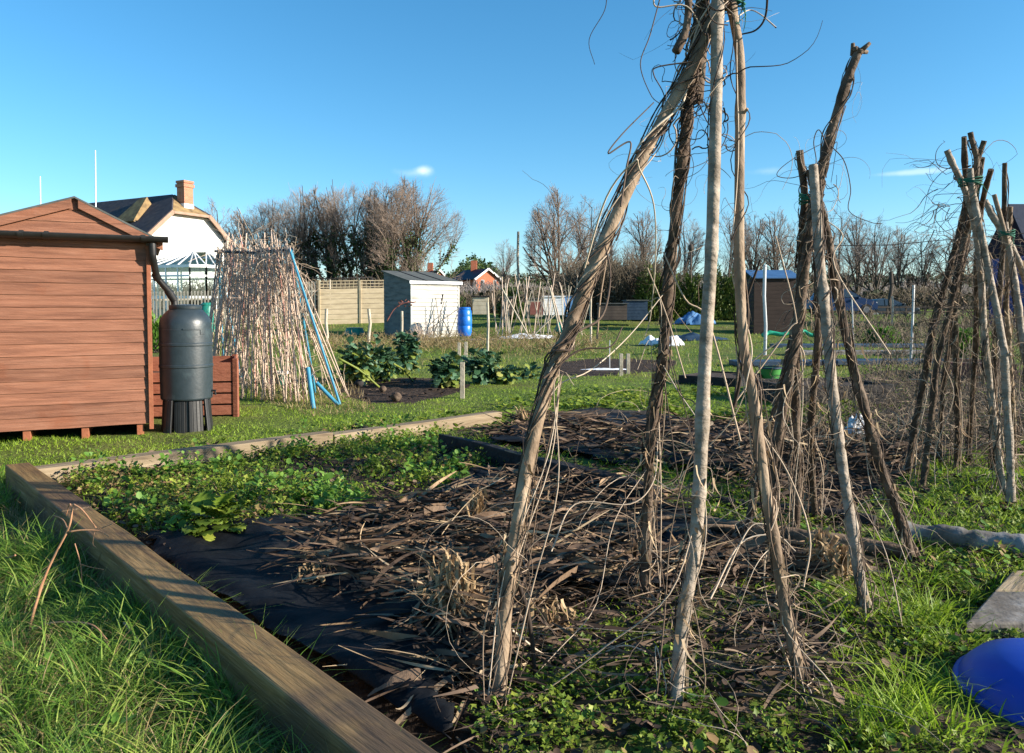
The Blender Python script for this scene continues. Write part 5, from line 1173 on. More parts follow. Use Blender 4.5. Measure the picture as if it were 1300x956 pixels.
for s_, q in ((0, F0), (1, F0 + u * Wf)):     # side walls following the roof slope
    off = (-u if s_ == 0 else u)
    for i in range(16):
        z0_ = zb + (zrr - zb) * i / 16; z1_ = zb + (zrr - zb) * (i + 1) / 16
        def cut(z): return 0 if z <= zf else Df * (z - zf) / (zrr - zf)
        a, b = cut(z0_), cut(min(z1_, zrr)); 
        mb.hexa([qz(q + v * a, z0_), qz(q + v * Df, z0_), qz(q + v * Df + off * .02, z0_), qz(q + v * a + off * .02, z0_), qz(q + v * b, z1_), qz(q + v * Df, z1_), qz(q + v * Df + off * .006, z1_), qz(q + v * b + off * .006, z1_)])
mb.box(qz(F0 + u * Wf / 2 + v * Df, (zb + zrr) / 2), u * Wf / 2, v * .02, (0, 0, (zrr - zb) / 2)); mb.build('wall', 'shed_side_shaded', sh)['label'] = 'side wall with shade painted into its boards'
mb = MB(); ov = .12; A = [F0 - u * ov - v * ov, F0 + u * (Wf + ov) - v * ov, F0 + u * (Wf + ov) + v * (Df + .05), F0 - u * ov + v * (Df + .05)]; zz = [zf + .01 - .03, zf + .01 - .03, zrr + .02, zrr + .02]
mb.hexa([qz(p, z) for p, z in zip(A, zz)] + [qz(p, z + .035) for p, z in zip(A, zz)]); rf = mb.build('roof', 'felt', sh)
for k in (.33, .66):
    mb = MB(); a = A[0].lerp(A[3], k); b = A[1].lerp(A[2], k); mb.beam(qz(A[0].lerp(A[1], k), zz[0] + .045), qz(A[3].lerp(A[2], k), zz[2] + .045), .05, .02); o = mb.build('batten', 'char_wood', None); o.parent = rf; o.data.transform(__import__('mathutils').Matrix.Translation(-sh.location))
mb = MB(); mb.beam(qz(A[0] - v * .01, zf - .04), qz(A[1] - v * .01, zf - .04), .03, .11); mb.build('fascia', 'white_pvc', sh)
for q in (F0, F0 + u * Wf): mb = MB(); mb.box(qz(q - v * .02, (zb + zf) / 2), u * .03, v * .025, (0, 0, (zf - zb) / 2 - .03)); mb.build('corner_trim', 'shed_grey', sh)
mb = MB(); hp = F0 + u * Wf * .62; mb.beam(qz(hp - v * .03, D(558, 386, hp.y).z), qz(hp - v * .03 + u * .08, D(562, 374, hp.y).z), .06, .03, up=(0, 1, 0)); mb.build('latch', 'char_wood', sh)
# canes leaning on it
t = thing('leaning_canes', tuple(F0 + u * Wf * .6 - v * .3), 'grey sticks leaning criss-cross against the front of the cream shed', 'canes'); random.seed(9)
for (xa, ya, xb, yb_) in ((553, 378, 560, 426), (564, 382, 550, 428), (551, 395, 550, 428), (582, 392, 545, 418), (562, 405, 572, 426), (580, 400, 570, 428)):
    Y = F0.y + .5; mb = MB(); mb.tube([D(xa, ya, Y), D(xb, yb_, Y - .3)], .018, 5); mb.build('cane', 'old_wood', t)
mb = MB(); g = GT(535, 432)
# bare bush in front
t = thing('bare_shrub', tuple(g), 'leafless pale shrub against the left of the cream shed front', 'shrub')
for i in range(60): curl(mb, g + Vector((rnd(-.25, .25), rnd(-.2, .2), 0)), (rnd(-.6, .7), rnd(-.3, .3), 1), rnd(.5, 1.1), .009, 3, .08, 0, 7)
mb.build('twigs', 'cane', t)
g = GT(500, 424); t = thing('red_bramble_arch', tuple(g), 'arching reddish bramble stem in front of the dark side of the cream shed', 'bramble'); mb = MB()
mb.tube(smooth_path([D(491, 408, 29), D(500, 393, 29), D(510, 386, 29), D(519, 384, 29), D(526, 384, 29)], 6), .025, 5); mb.build('stem', 'rust', t, True)
V, T = leaves_arr(np.array([tuple(D(rnd(505, 528), rnd(382, 390), 29)) for _ in range(16)]), np.full(16, .12), RNG.random(16) * 6, RNG.random(16), RNG.random(16)); np_mesh('leaves', V, T, 'rust', t)
# platform
mb = MB(); g0_ = GT(540, 440); g1_ = GT(640, 434); zt = D(600, 430, 30).z
a = D(520, 433, 29.6); b = D(640, 431, 29.9); mb.box((a + b) / 2 + Vector((0, .6, -.02)), (b - a) / 2, (0, .6, 0), (0, 0, .04)); t = thing('platform', tuple((a + b) / 2), 'weathered plank platform under the blue drum beside the cream shed', 'platform'); mb.build('deck', 'old_wood', t)
for k in (.05, .42, .58, .95):
    q = a.lerp(b, k); mb = MB(); mb.box((q.x, q.y + .3, q.z - .2), (.12, 0, 0), (0, .25, 0), (0, 0, .18)); mb.build('support_block', 'char_wood', t)
mb = MB(); mb.box((a + b) / 2 + Vector((0, .9, -.2)), (b - a) / 2, (0, .1, 0), (0, 0, .16)); mb.build('back_board', 'fence_dark', t)
# blue drum
Yd_ = 30.3; bc = D(590, 427, Yd_); Hd = D(590, 390, Yd_).z - bc.z; t = thing('blue_drum', tuple(bc), 'bright blue plastic drum standing beside the cream shed', 'drum')
mb = MB(); mb.lathe([(.22, 0), (.25, .03), (.275, .2), (.285, Hd * .35), (.27, Hd * .37), (.285, Hd * .39), (.285, Hd * .65), (.27, Hd * .67), (.28, Hd * .7), (.26, Hd * .88), (.22, Hd * .93)], 28, c=bc); mb.build('body', 'blue_drum', t, True, auto=60)
mb = MB(); mb.lathe([(.22, Hd * .92), (.235, Hd * .93), (.235, Hd * .98), (.21, Hd), (.02, Hd)], 28, c=bc); mb.build('lid', 'blue_drum', t, True, auto=40)
# cream hutch
def crate(px0, px1, yt, yb, Y, dep, mat, label, name='hutch', cat='hutch', roof='char_wood', extra=None):
    a = D(px0, yb, Y); b = D(px1, yb, Y); ht = D(px0, yt, Y).z - a.z; w_ = b.x - a.x; c = Vector(((a.x + b.x) / 2, Y + dep / 2, a.z)); t = thing(name, tuple(c), label, cat)
    mb = MB(); n = max(3, int(ht / .15))
    for i in range(n): mb.box((c.x, Y, a.z + ht * (i + .5) / n), (w_ / 2, 0, 0), (0, .015, .008), (0, 0, ht / n / 2 - .006))
    mb.abox(a.x, b.x, Y + .02, Y + dep, a.z, a.z + ht - .01); mb.build('wall', mat, t)
    mb = MB(); mb.abox(a.x - .06, b.x + .06, Y - .08, Y + dep + .05, a.z + ht, a.z + ht + .05); mb.build('roof', roof, t, bevel=.01); return t
crate(600, 620, 377, 399, 32, .8, 'board_beige', 'small cream slatted hutch right of the blue drum')
for nm, px0, px1, yt, yb, Y, dep, mt, lb, cat in (
    ('compost_bay', 636, 652, 378, 400, 36, 1.2, 'fence_dark', 'dark brown boarded compost bay behind the far canes', 'compost bay'),
    ('compost_bay', 668, 689, 380, 402, 36, 1.0, 'board_beige', 'beige boarded compost bay with a rusty panel', 'compost bay'),
    ('covered_frame', 690, 716, 377, 400, 37, 1.2, 'tarp_white', 'low frame draped in pale sheeting between beige bay and leaning pole', 'covered frame'),
    ('covered_frame', 716, 736, 376, 402, 38, 1.2, 'tarp_blue', 'low frame draped in blue tarp behind the leaning pole', 'covered frame'),
    ('covered_frame', 796, 822, 382, 406, 38, 1.4, 'tarp_dark', 'dark blue covered frame left of the conifer hedge', 'covered frame'),
    ('compost_bay', 762, 796, 386, 406, 37, 1.2, 'fence_dark', 'dark slatted bay left of the blue covered frame', 'compost bay')):
    crate(px0, px1, yt, yb, Y, dep, mt, lb, nm, cat, roof='tarp_white' if 'sheet' in lb else 'felt')
mb = MB(); p = D(681, 390, 35.9); mb.abox(p.x - .3, p.x + .3, p.y - .04, p.y, p.z - .35, p.z + .25); tag(mb.build('rusty_panel', 'rust', loc=tuple(p)), 'rusty red panel leaning on the beige bay', 'panel')
# pile of pale sheeting and crates along the far canes
def heap(px, py, w_, d_, ht, mat, label, name='tarp_heap', cat='sheet', seed=1, Y=None):
    g = GT(px, py) if Y is None else D(px, py, Y); mb = MB(); nu, nv = 26, 18
    for j in range(nv + 1):
        for i in range(nu + 1):
            a, b = i / nu * 2 - 1, j / nv * 2 - 1; e = max(0, 1 - (a * a + b * b) ** .9) ** .5 if a * a + b * b < 1 else 0
            n_ = mnoise.noise((a * 2.2 + seed * 7, b * 2.2, seed)) + .5 * mnoise.noise((a * 6, b * 6 + seed, seed))
            mb.v.append((g.x + a * w_ / 2, g.y + b * d_ / 2, g.z + e * ht * (.75 + .6 * n_) + .01))
    for j in range(nv):
        for i in range(nu):
            a, b = (i + .5) / nu * 2 - 1, (j + .5) / nv * 2 - 1
            if a * a + b * b < 1.02: q = j * (nu + 1) + i; mb.f.append((q, q + 1, q + nu + 2, q + nu + 1)); mb.m.append(0)
    o = mb.build(name, mat, loc=tuple(g), smooth=True); return tag(o, label, cat)
heap(848, 439, 1.1, .8, .4, 'tarp_white', 'white plastic bag slumped on the far grass behind the wrapped pole', 'plastic_bag', 'bag', 2)
heap(828, 438, .9, .6, .3, 'tarp_white', 'smaller pale bag left of the white one', 'plastic_bag', 'bag', 3)
heap(716, 423, .9, .8, .6, 'green_plastic', 'green plastic bag beside the far canes', 'plastic_bag', 'bag', 4)
heap(882, 412, 2.2, 1.5, .6, 'tarp_blue', 'blue tarpaulin heaped at the foot of the conifer hedge', 'tarpaulin', 'tarp', 5)
heap(885, 432, 2.4, 1.0, .25, 'tarp_dark', 'dark sheet spread on the grass between the pale poles', 'tarpaulin', 'tarp', 6)
heap(670, 430, 2.4, .6, .2, 'tarp_white', 'crumpled pale sheeting along the foot of the far canes', 'tarpaulin', 'tarp', 8)
heap(768, 470, 1.1, .16, .04, 'tarp_white', 'flat pale sheet on the brown soil strip', 'tarpaulin', 'tarp', 9)
heap(1087, 553, .3, .22, .22, 'stone_white', 'rough white stone by the second wigwam', 'white_stone', 'stone', 11)
for k, (px, py, w_, lb) in enumerate(((1080, 441, 5.0, 'long dark blue bed cover on the far plots'), (1105, 450, 4.5, 'pale grey edged bed cover in front of the long dark one'), (1040, 463, 4.2, 'dark bed cover behind the second wigwam'), (1150, 462, 3.6, 'dark bed cover left of the right wigwam'))):
    g = GT(px, py); mb = MB(); mb.box(g + Vector((0, 0, .05)), (w_ / 2, .1, 0), (0, .32, 0), (0, 0, .06)); tag(mb.build('bed_cover', 'tarp_dark' if k != 1 else 'frost_plank', loc=tuple(g), bevel=.02), lb, 'bed cover', 'covers over the far beds')
# green net strips
for k, (pa, pb, lb) in enumerate((((968, 426), (1003, 421), 'bright green netting strip at the foot of the dark brown shed'), ((1015, 422), (1036, 424), 'short bright green netting piece behind the second wigwam'))):
    a = D(*pa, 27); b = D(*pb, 27); mb = MB(); P = smooth_path([a, a.lerp(b, .3) + Vector((0, .1, .05)), a.lerp(b, .7) + Vector((0, 0, -.06)), b], 5); mb.tube(P, [.07 + .05 * abs(mnoise.noise((i * .7, k, 0))) for i in range(len(P))], 7); tag(mb.build('net_roll', 'net_green', loc=tuple(a), smooth=True), lb, 'netting')
# green bucket
g = GT(978, 486); t = thing('green_bucket', tuple(g), 'bright green bucket with a dark rim beyond the kinked pole', 'bucket'); mb = MB(); mb.lathe([(.16, 0), (.2, .28)], 24, c=g); mb.build('body', 'green_bright', t, True, auto=40); mb = MB(); mb.lathe([(.2, .27), (.22, .27), (.22, .3), (.19, .3)], 24, c=g, cap=False); mb.build('rim', 'tarp_dark', t, True, auto=40)
# raised beds
def raised(p0, p1, dep, ht, mat, label, fill='soil'):
    a = GT(*p0); b = GT(*p1); d = (b - a); d.z = 0; L = d.length; d.normalize(); n_ = Vector((-d.y, d.x, 0)); z = (a.z + b.z) / 2; a.z = b.z = z; t = thing('raised_bed', tuple((a + b) / 2), label, 'raised bed')
    for q, r_, in ((a, b), (a + n_ * dep, b + n_ * dep)): mb = MB(); mb.beam(q + Vector((0, 0, ht / 2)), r_ + Vector((0, 0, ht / 2)), .05, ht); mb.build('side_board', mat, t, bevel=.004)
    for q in (a + d * .03, b - d * .03): mb = MB(); mb.beam(q + n_ * .03 + Vector((0, 0, ht / 2 - .003)), q + n_ * (dep - .03) + Vector((0, 0, ht / 2 - .003)), .05, ht); mb.build('end_board', mat, t, bevel=.004)
    mb = MB(); mb.box((a + b) / 2 + n_ * dep / 2 + Vector((0, 0, ht * .42)), d * (L / 2 - .05), n_ * (dep / 2 - .05), (0, 0, ht * .42)); mb.build('earth', fill, t)
raised((862, 487), (936, 492), 1.3, .16, 'char_wood', 'low black edged bed with pale boards beyond the straight pole')
raised((1005, 516), (1135, 512), 1.2, .28, 'char_wood', 'dark raised bed behind the second wigwam')
raised((1205, 480), (1290, 482), 1.4, .3, 'rust', 'brown planked raised bed behind the right wigwam')

# far canes standing in criss-cross rows
random.seed(21); t = thing('cane_rows', tuple(GT(690, 420)), 'criss-cross rows of bare grey canes in front of the pale covered frames', 'canes')
for i in range(46):
    px = rnd(628, 742); Y = rnd(30, 34); b = D(px, 416, Y); b.z = hz(b.x, Y) - .05; lean = rnd(-.7, .7); tp = b + Vector((lean, rnd(-.3, .3), rnd(1.5, 2.6)))
    mb = MB(); mb.tube([b, (b + tp) / 2 + rv(.03), tp], rnd(.014, .024), 5); mb.build('cane', random.choice(['grey_post', 'old_wood', 'cane']), t)
for (pa, pb) in (((637, 366), (672, 428)), ((706, 398), (675, 428)), ((698, 365), (712, 428))): mb = MB(); mb.tube([D(*pa, 29), D(*pb, 29)], .03, 6); mb.build('cane', 'grey_post', t)

# dark brown shed at right
g0_ = GT(957, 424); Y = g0_.y; za = g0_.z
t = thing('brown_shed', tuple(D(982, 424, Y)), 'small dark brown shed with a blue roof at the right of the conifer hedge', 'shed')
X0, X1 = D(957, 400, Y).x, D(1012, 400, Y).x; zt = D(957, 353, Y).z; mb = MB()
for i in range(14):
    z0_ = za + (zt - za) * i / 14; hgt = (zt - za) / 14; mb.box(((X0 + X1) / 2, Y, z0_ + hgt / 2), ((X1 - X0) / 2, 0, 0), (0, .015, .01), (0, 0, hgt / 2 - .004)); mb.box((X0, Y + 1.1, z0_ + hgt / 2), (.015, 0, 0), (0, 1.1, 0), (0, 0, hgt / 2 - .004)); mb.box((X1, Y + 1.1, z0_ + hgt / 2), (.015, 0, 0), (0, 1.1, 0), (0, 0, hgt / 2 - .004))
mb.build('wall', 'shed_dark', t); mb = MB(); zr_ = D(975, 344, Y + 1.1).z
for s_ in (0, 1):
    ya, yb2 = (Y - .12, Y + 1.1) if s_ == 0 else (Y + 2.3, Y + 1.1); mb.hexa([(X0 - .1, ya, zt - .02), (X1 + .1, ya, zt - .02), (X1 + .1, yb2, zr_), (X0 - .1, yb2, zr_), (X0 - .1, ya, zt + .02), (X1 + .1, ya, zt + .02), (X1 + .1, yb2, zr_ + .04), (X0 - .1, yb2, zr_ + .04)])
mb.build('roof', 'blue_roof', t)
# navy building at right edge
Y = 35.6; x0_ = D(1241, 300, 40).x; t = thing('blue_shed', (x0_ + 1.5, Y, hz(x0_, Y)), 'blue walled shed with a dark navy roof cut by the right edge', 'shed')
za = hz(x0_ + 1, Y); ze = D(1270, 330, Y + 4).z; zr_ = D(1280, 261, Y + 2).z
mb = MB(); n = 12
for i in range(n): mb.box((x0_ + 1.75, Y + .15, za + (ze - za) * (i + .5) / n), (1.75, 0, 0), (0, .02, .01), (0, 0, (ze - za) / n / 2 - .005))
mb.abox(x0_, x0_ + 3.5, Y + .18, Y + 3.3, za, ze - .02); mb.build('wall', 'blue_wall', t)
mb = MB(); xa = x0_ - .25
mb.hexa([(xa, Y - .1, ze - .05), (xa + 4, Y - .1, ze - .05), (xa + 4, Y + 1.8, zr_), (xa + .15, Y + 1.8, zr_), (xa, Y - .1, ze), (xa + 4, Y - .1, ze), (xa + 4, Y + 1.8, zr_ + .05), (xa + .15, Y + 1.8, zr_ + .05)])
mb.hexa([(xa, Y + 3.6, ze - .05), (xa + 4, Y + 3.6, ze - .05), (xa + 4, Y + 1.8, zr_), (xa + .15, Y + 1.8, zr_), (xa, Y + 3.6, ze), (xa + 4, Y + 3.6, ze), (xa + 4, Y + 1.8, zr_ + .05), (xa + .15, Y + 1.8, zr_ + .05)]); mb.build('roof', 'navy', t)
mb = MB(); mb.box((x0_ + 1.75, Y - .08, ze - .06), (1.95, 0, 0), (0, .03, 0), (0, 0, .05)); mb.build('fascia', 'white_pvc', t)

# ================================================================ FENCES
def fence(p0, p1, ybot, Y0, Y1, kind, mat, label, step=.12):
    a = D(p0[0], p0[1], Y0); b = D(p1[0], p1[1], Y1); za_, zb_ = hz(a.x, a.y) - .1, hz(b.x, b.y) - .1; L = (b - a).length; n = int(L / step); t = thing('fence', ((a.x + b.x) / 2, (a.y + b.y) / 2, (za_ + zb_) / 2), label, 'fence'); d = (b - a).normalized(); mb = MB()
    if kind == 'picket':
        for i in range(n + 1):
            p = a.lerp(b, i / n); z0 = za_ + (zb_ - za_) * i / n; q = p + rv(.01); mb.hexa([(q.x - .04, q.y, z0), (q.x + .04, q.y, z0), (q.x + .04, q.y + .02, z0), (q.x - .04, q.y + .02, z0), (q.x - .04, q.y, p.z - .06), (q.x + .04, q.y, p.z - .06), (q.x + .004, q.y + .02, p.z + rnd(-.02, .02)), (q.x - .004, q.y + .02, p.z)])
        mb.build('pickets', mat, t); mb = MB()
        for fz in (.25, .78): mb.beam(Vector((a.x, a.y + .04, za_ + (a.z - za_) * fz)), Vector((b.x, b.y + .04, zb_ + (b.z - zb_) * fz)), .04, .08)
        mb.build('rails', mat, t)
    else:
        top = a.z - za_; 
        for i in range(7): zz = top * (.08 + .115 * i); mb.beam(Vector((a.x, a.y, za_ + zz)), Vector((b.x, b.y, zb_ + zz)), .03 if i % 2 else .02, top * .108)
        mb.build('panel', mat, t); mb = MB()
        for zz in (top * .86, top * .93, top): mb.beam(Vector((a.x, a.y, za_ + zz)), Vector((b.x, b.y, zb_ + zz)), .03, .035)
        for i in range(int(L / .22) + 1): p = a + d * (.22 * i); mb.beam(Vector((p.x, p.y + .01, p.z)), Vector((p.x, p.y + .01, p.z - top * .16)), .03, .02, up=(0, 1, 0))
        mb.build('trellis', mat, t)
        for i in range(int(L / 2.1) + 2):
            p = a + d * min(2.1 * i, L); mb = MB(); mb.abox(p.x - .05, p.x + .05, p.y - .07, p.y + .03, hz(p.x, p.y) - .1, p.z + .05); mb.build('fence_post', mat, t)
    return t
fence((150, 371), (303, 368), 0, 36, 37, 'picket', 'picket', 'pale picket fence below the conservatory', .15)
fence((300, 360), (404, 357), 0, 39, 40, 'picket', 'picket', 'pale picket fence right of the cane frame', .15)
fence((405, 357), (500, 357), 0, 40, 41, 'panel', 'fence_pale', 'cream board fence with a trellis top left of the cream shed')
# low wire fence in front of the cars
g = GT(1120, 402); t = thing('low_fence', tuple(g), 'low dark rail fence in front of the parked cars', 'fence'); Yf = g.y
for i in range(12):
    px = 1030 + i * 24; b = D(px, 405, Yf); b.z = hz(b.x, Yf) - .1; mb = MB(); mb.abox(b.x - .05, b.x + .05, b.y - .05, b.y + .05, b.z, D(px, 388, Yf).z); mb.build('fence_post', 'fence_dark', t)
for yy in (390, 396):
    mb = MB(); mb.beam(D(1020, yy, Yf - .06), D(1320, yy, Yf - .06), .03, .09); mb.build('rail', 'fence_dark', t)
# overhead wire
mb = MB(); mb.tube([D(1056, 312, 22), D(1130, 311, 22), D(1205, 304, 22), D(1280, 298, 22), D(1420, 285, 22)], .012, 5); tag(mb.build('overhead_wire', 'char_wood', loc=tuple(D(1130, 311, 22))), 'thin dark wire strung above the cars towards the right wigwam', 'wire')
# brush pile before the trellis fence
random.seed(14); g = GT(448, 404); t = thing('brush_pile', tuple(g), 'dark heap of cut brush in front of the trellis topped fence', 'brush pile'); mb = MB()
for i in range(420): curl(mb, g + Vector((rnd(-1.0, 1.2), rnd(-.5, .5), rnd(0, .5))), (rnd(-.6, .8), rnd(-.3, .3), rnd(0, .9)), rnd(.4, 1.3), .018, 3, .1, .03, 6)
mb.build('twigs', 'char_wood', t); mb = MB()
for i in range(16): mb.tube([g + Vector((rnd(.0, .8), 0, .3)), g + Vector((rnd(.2, 1.0), 0, rnd(1.3, 1.9)))], .04, 5)
mb.build('upright_sticks', 'old_wood', t)
for (px, yb, ht, w_, mt, lb, nm, ct) in ((450, 403, .3, .9, 'green_plastic', 'low pale green trough under the brush pile', 'trough', 'trough'), (263, 406, 1.25, .65, 'green_plastic', 'green compost converter behind the water butt', 'compost_converter', 'compost bin')):
    g = D(px, yb, 33); g.z = hz(g.x, 33); mb = MB(); t = thing(nm, tuple(g), lb, ct); mb.lathe([(w_ / 2, 0), (w_ / 2 * .8, ht * .9), (w_ / 2 * .76, ht * .92)], 20, c=g); mb.build('body', mt, t, True, auto=40); mb = MB(); mb.lathe([(w_ / 2 * .8, ht * .9), (w_ / 2 * .82, ht * .95), (w_ / 2 * .5, ht * 1.02)], 20, c=g); mb.build('lid', mt, t, True, auto=40)
# leek-like plants by the butt
for i, (px, lb) in enumerate(((262, 'yellow stemmed chard plant just right of the water butt'), (276, 'yellow stemmed chard plant nearest the cane frame'))):
    g = D(px, 430, 18); g.z = hz(g.x, 18); rg = np.random.default_rng(i); m = 40; t = thing('chard_plant', tuple(g), lb, 'chard', 'chard plants behind the compost bin')
    V, Q = blades_arr(np.array(g) + rg.normal(0, .08, (m, 3)) * [1, 1, 0], .95 * (.6 + .5 * rg.random(m)), np.full(m, .04), rg.random(m) * 6, rg.random(m) * .4, 4); np_mesh('leaves', V, Q, 'kale_yellow', t)
# ================================================================ HOUSES
from mathutils import Matrix
def quadwall(mb, pts, th):      # a thick slab from a planar polygon (outer face pts)
    n = (Vector(pts[1]) - Vector(pts[0])).cross(Vector(pts[2]) - Vector(pts[0])).normalized() * th
    b = len(mb.v); k = len(pts); mb.v += [tuple(p) for p in pts] + [tuple(Vector(p) - n) for p in pts]
    mb.f.append(tuple(range(b, b + k))); mb.f.append(tuple(range(b + 2 * k - 1, b + k - 1, -1))); mb.m += [0, 0]
    for i in range(k): j = (i + 1) % k; mb.f.append((b + j, b + i, b + k + i, b + k + j)); mb.m.append(0)
# white rendered house: gable to the right, ridge running back to the left
HG = Vector((-26.0, 60.0, 0)); HG.z = hz(-26, 60); RX = Vector((-.884, .468, 0)); GX = Vector((.468, .884, 0))    # ridge direction, gable-wall direction
def col_at(o, d, px): return along(o, d, px)
tR = along(HG, GX, 290); tL = along(HG, GX, 186); half = (tR - tL) / 2; HG = HG + GX * (tR + tL) / 2
ZR = D(226, 247, HG.y - 0).z; ZE = D(288, 307, (HG + GX * half).y).z; ZH = D(238, 271, HG.y).z
def hp(g, r, z): return Vector((HG.x + GX.x * g + RX.x * r, HG.y + GX.y * g + RX.y * r, z))
LEN = along(hp(0, 0, 0), RX, 116) + 1
wh = thing('white_house', (HG.x, HG.y, HG.z), 'white rendered house with a dark tiled roof and brick chimney', 'house')
gh = half * (ZR - ZH) / (ZR - ZE)      # half width of the clipped top of the gable
mb = MB(); quadwall(mb, [hp(-half + .35, 0, HG.z), hp(half - .35, 0, HG.z), hp(half - .35, 0, ZE + .3), hp(gh, 0, ZH), hp(-gh, 0, ZH), hp(-half + .35, 0, ZE + .3)], .3)
quadwall(mb, [hp(-half + .35, LEN, HG.z), hp(-half + .35, 0.02, HG.z), hp(-half + .35, 0.02, ZE + .25), hp(-half + .35, LEN, ZE + .25)], .3)
quadwall(mb, [hp(half - .35, .02, HG.z), hp(half - .35, LEN, HG.z), hp(half - .35, LEN, ZE + .25), hp(half - .35, .02, ZE + .25)], .3)
quadwall(mb, [hp(half - .35, LEN, HG.z), hp(-half + .35, LEN, HG.z), hp(-half + .35, LEN, ZE), hp(0, LEN, ZR - .3), hp(half - .35, LEN, ZE)], .3); mb.build('wall', 'render_white', wh)
mb = MB(); ov = -.4; hipb = 1.6
for s_ in (-1, 1):
    e = half * s_; q = [hp(e, ov, ZE - .05), hp(e, LEN + .3, ZE - .05), hp(0, LEN + .3, ZR), hp(0, hipb, ZR), hp(gh * s_, ov, ZH - .02)]
    if s_ > 0: q = q[::-1]
    quadwall(mb, q, .16)
rf = mb.build('roof', 'tile', wh)
mb = MB(); quadwall(mb, [hp(-gh, ov, ZH + .02), hp(gh, ov, ZH + .02), hp(0, hipb, ZR + .04)], .16); mb.build('hip_roof', 'tile_moss', wh)
mb = MB()
for s_ in (-1, 1): mb.beam(hp(half * s_, ov - .05, ZE - .1), hp(gh * s_, ov - .05, ZH - .05), .12, .32)
mb.beam(hp(-gh, ov - .05, ZH - .1), hp(gh, ov - .05, ZH - .1), .12, .2); mb.build('barge_board', 'barge', wh)
ch = hp(.2, 1.2, ZR); c0 = D(234, 262, HG.y).z; c1 = D(234, 231, HG.y).z; wv = 9 * HG.y / F
mb = MB(); c = hp(.1, .9, (c0 - 1 + c1) / 2); c.x = D(235, 250, c.y).x; mb.box(c, RX * wv * .75, GX * wv * .75, (0, 0, (c1 - c0 + 1) / 2)); o = mb.build('chimney', 'brick', wh)
mb = MB(); mb.box(Vector((c.x, c.y, c1 - .25)), RX * wv * .9, GX * wv * .9, (0, 0, .12)); mb.box(Vector((c.x, c.y, c1 + .05)), RX * wv * .85, GX * wv * .85, (0, 0, .1)); k_ = mb.build('chimney_cap', 'brick', None); k_.parent = o; k_.data.transform(Matrix.Translation(-wh.location))
mb = MB(); mb.box(Vector((c.x, c.y, c0 + .05)), RX * wv * .8, GX * wv * .8, (0, 0, .18)); k_ = mb.build('flashing', 'white_pvc', None); k_.parent = o; k_.data.transform(Matrix.Translation(-wh.location))
# dormer on the shaded slope
rD = along(hp(-half * .55, 0, 0), RX, 172); dz0 = D(172, 281, hp(-half * .55, rD, 0).y).z; dz1 = D(172, 252, hp(-half * .3, rD, 0).y).z
mb = MB(); wq = 1.1; f0 = -half * .72; 
quadwall(mb, [hp(f0, rD + wq, dz0 - .8), hp(f0, rD - wq, dz0 - .8), hp(f0, rD - wq, dz0), hp(f0, rD + wq, dz0)], 2.0); dm = mb.build('dormer', 'render_white', wh)
mb = MB(); quadwall(mb, [hp(f0 - .25, rD + wq + .15, dz0 - .1), hp(f0 - .25, rD - wq - .15, dz0 - .1), hp(f0 + 1.6, rD - wq * .35, dz1 + .1), hp(f0 + 1.6, rD + wq * .35, dz1 + .1)], .12)
quadwall(mb, [hp(f0 - .25, rD - wq - .15, dz0 - .1), hp(f0 + 2.2, rD - wq - .15, dz0 + .3), hp(f0 + 1.6, rD - wq * .35, dz1 + .1)], .1); k_ = mb.build('dormer_roof', 'tile_moss', None); k_.parent = dm; k_.data.transform(Matrix.Translation(-wh.location))
mb = MB(); quadwall(mb, [hp(f0 - .03, rD + wq * .7, dz0 - .7), hp(f0 - .03, rD - wq * .7, dz0 - .7), hp(f0 - .03, rD - wq * .7, dz0 - .15), hp(f0 - .03, rD + wq * .7, dz0 - .15)], .02); k_ = mb.build('window', 'window_dark', None); k_.parent = dm; k_.data.transform(Matrix.Translation(-wh.location))
# conservatory
YC = 43.0; cv = D(244, 395, YC); cv.z = hz(cv.x, YC); cons = thing('conservatory', tuple(cv), 'white framed conservatory with a glazed lantern roof below the white house', 'conservatory')
def c2(px, Y): return Vector((D(px, 350, Y).x, Y, 0))
base = [c2(166, YC + .0), c2(241, YC - 1.2), c2(262, YC - .9), c2(285, YC + .6), c2(292, YC + 3), c2(170, YC + 4.5)]
ze = D(244, 339, YC).z; zs = D(244, 351, YC).z; zw = D(244, 378, YC).z; apx = [D(246, 319, YC + 1.2), D(262, 319, YC + 1.5)]; cb_ = cv.z
fm = MB(); gl = []
for i in range(len(base)):
    a, b = base[i], base[(i + 1) % len(base)]; L = (b - a).length
    for z, w_ in ((cb_, .1), (zw, .16), (zs, .1), (ze, .16)): fm.beam(qz(a, z), qz(b, z), .1, w_)
    n = max(1, round(L / .85)) if i < 4 else max(1, round(L / 1.5))
    for k in range(n + 1):
        p = a.lerp(b, k / n); fm.beam(qz(p, cb_), qz(p, ze), .07, .07, up=(0, 1, 0))
    gl.append((a, b))
fm.build('frame', 'white_pvc', cons)
mb = MB()
for a, b in gl[:4]: mb.poly([qz(a, cb_ + .6), qz(b, cb_ + .6), qz(b, ze), qz(a, ze)])
mb.build('glass_pane', 'glass', cons)
mb = MB()
for a, b in gl: mb.beam(qz(a, cb_ + .25), qz(b, cb_ + .25), .09, .6)
mb.build('low_wall', 'board_beige', cons)
rb = MB(); rg_l = MB()
for i, (a, b) in enumerate(gl):
    L = (b - a).length; n = max(2, round(L / .8)); t0 = apx[0] if i in (0, 5, 1) else apx[1]; t1 = apx[1] if i in (1,) else t0
    for k in range(n + 1):
        p = qz(a.lerp(b, k / n), ze + .05); tt = (apx[1].lerp(apx[0], k / n) if i == 5 else t0); rb.beam(p, tt, .06, .06)
    rg_l.poly([qz(a, ze + .04), qz(b, ze + .04), t0])
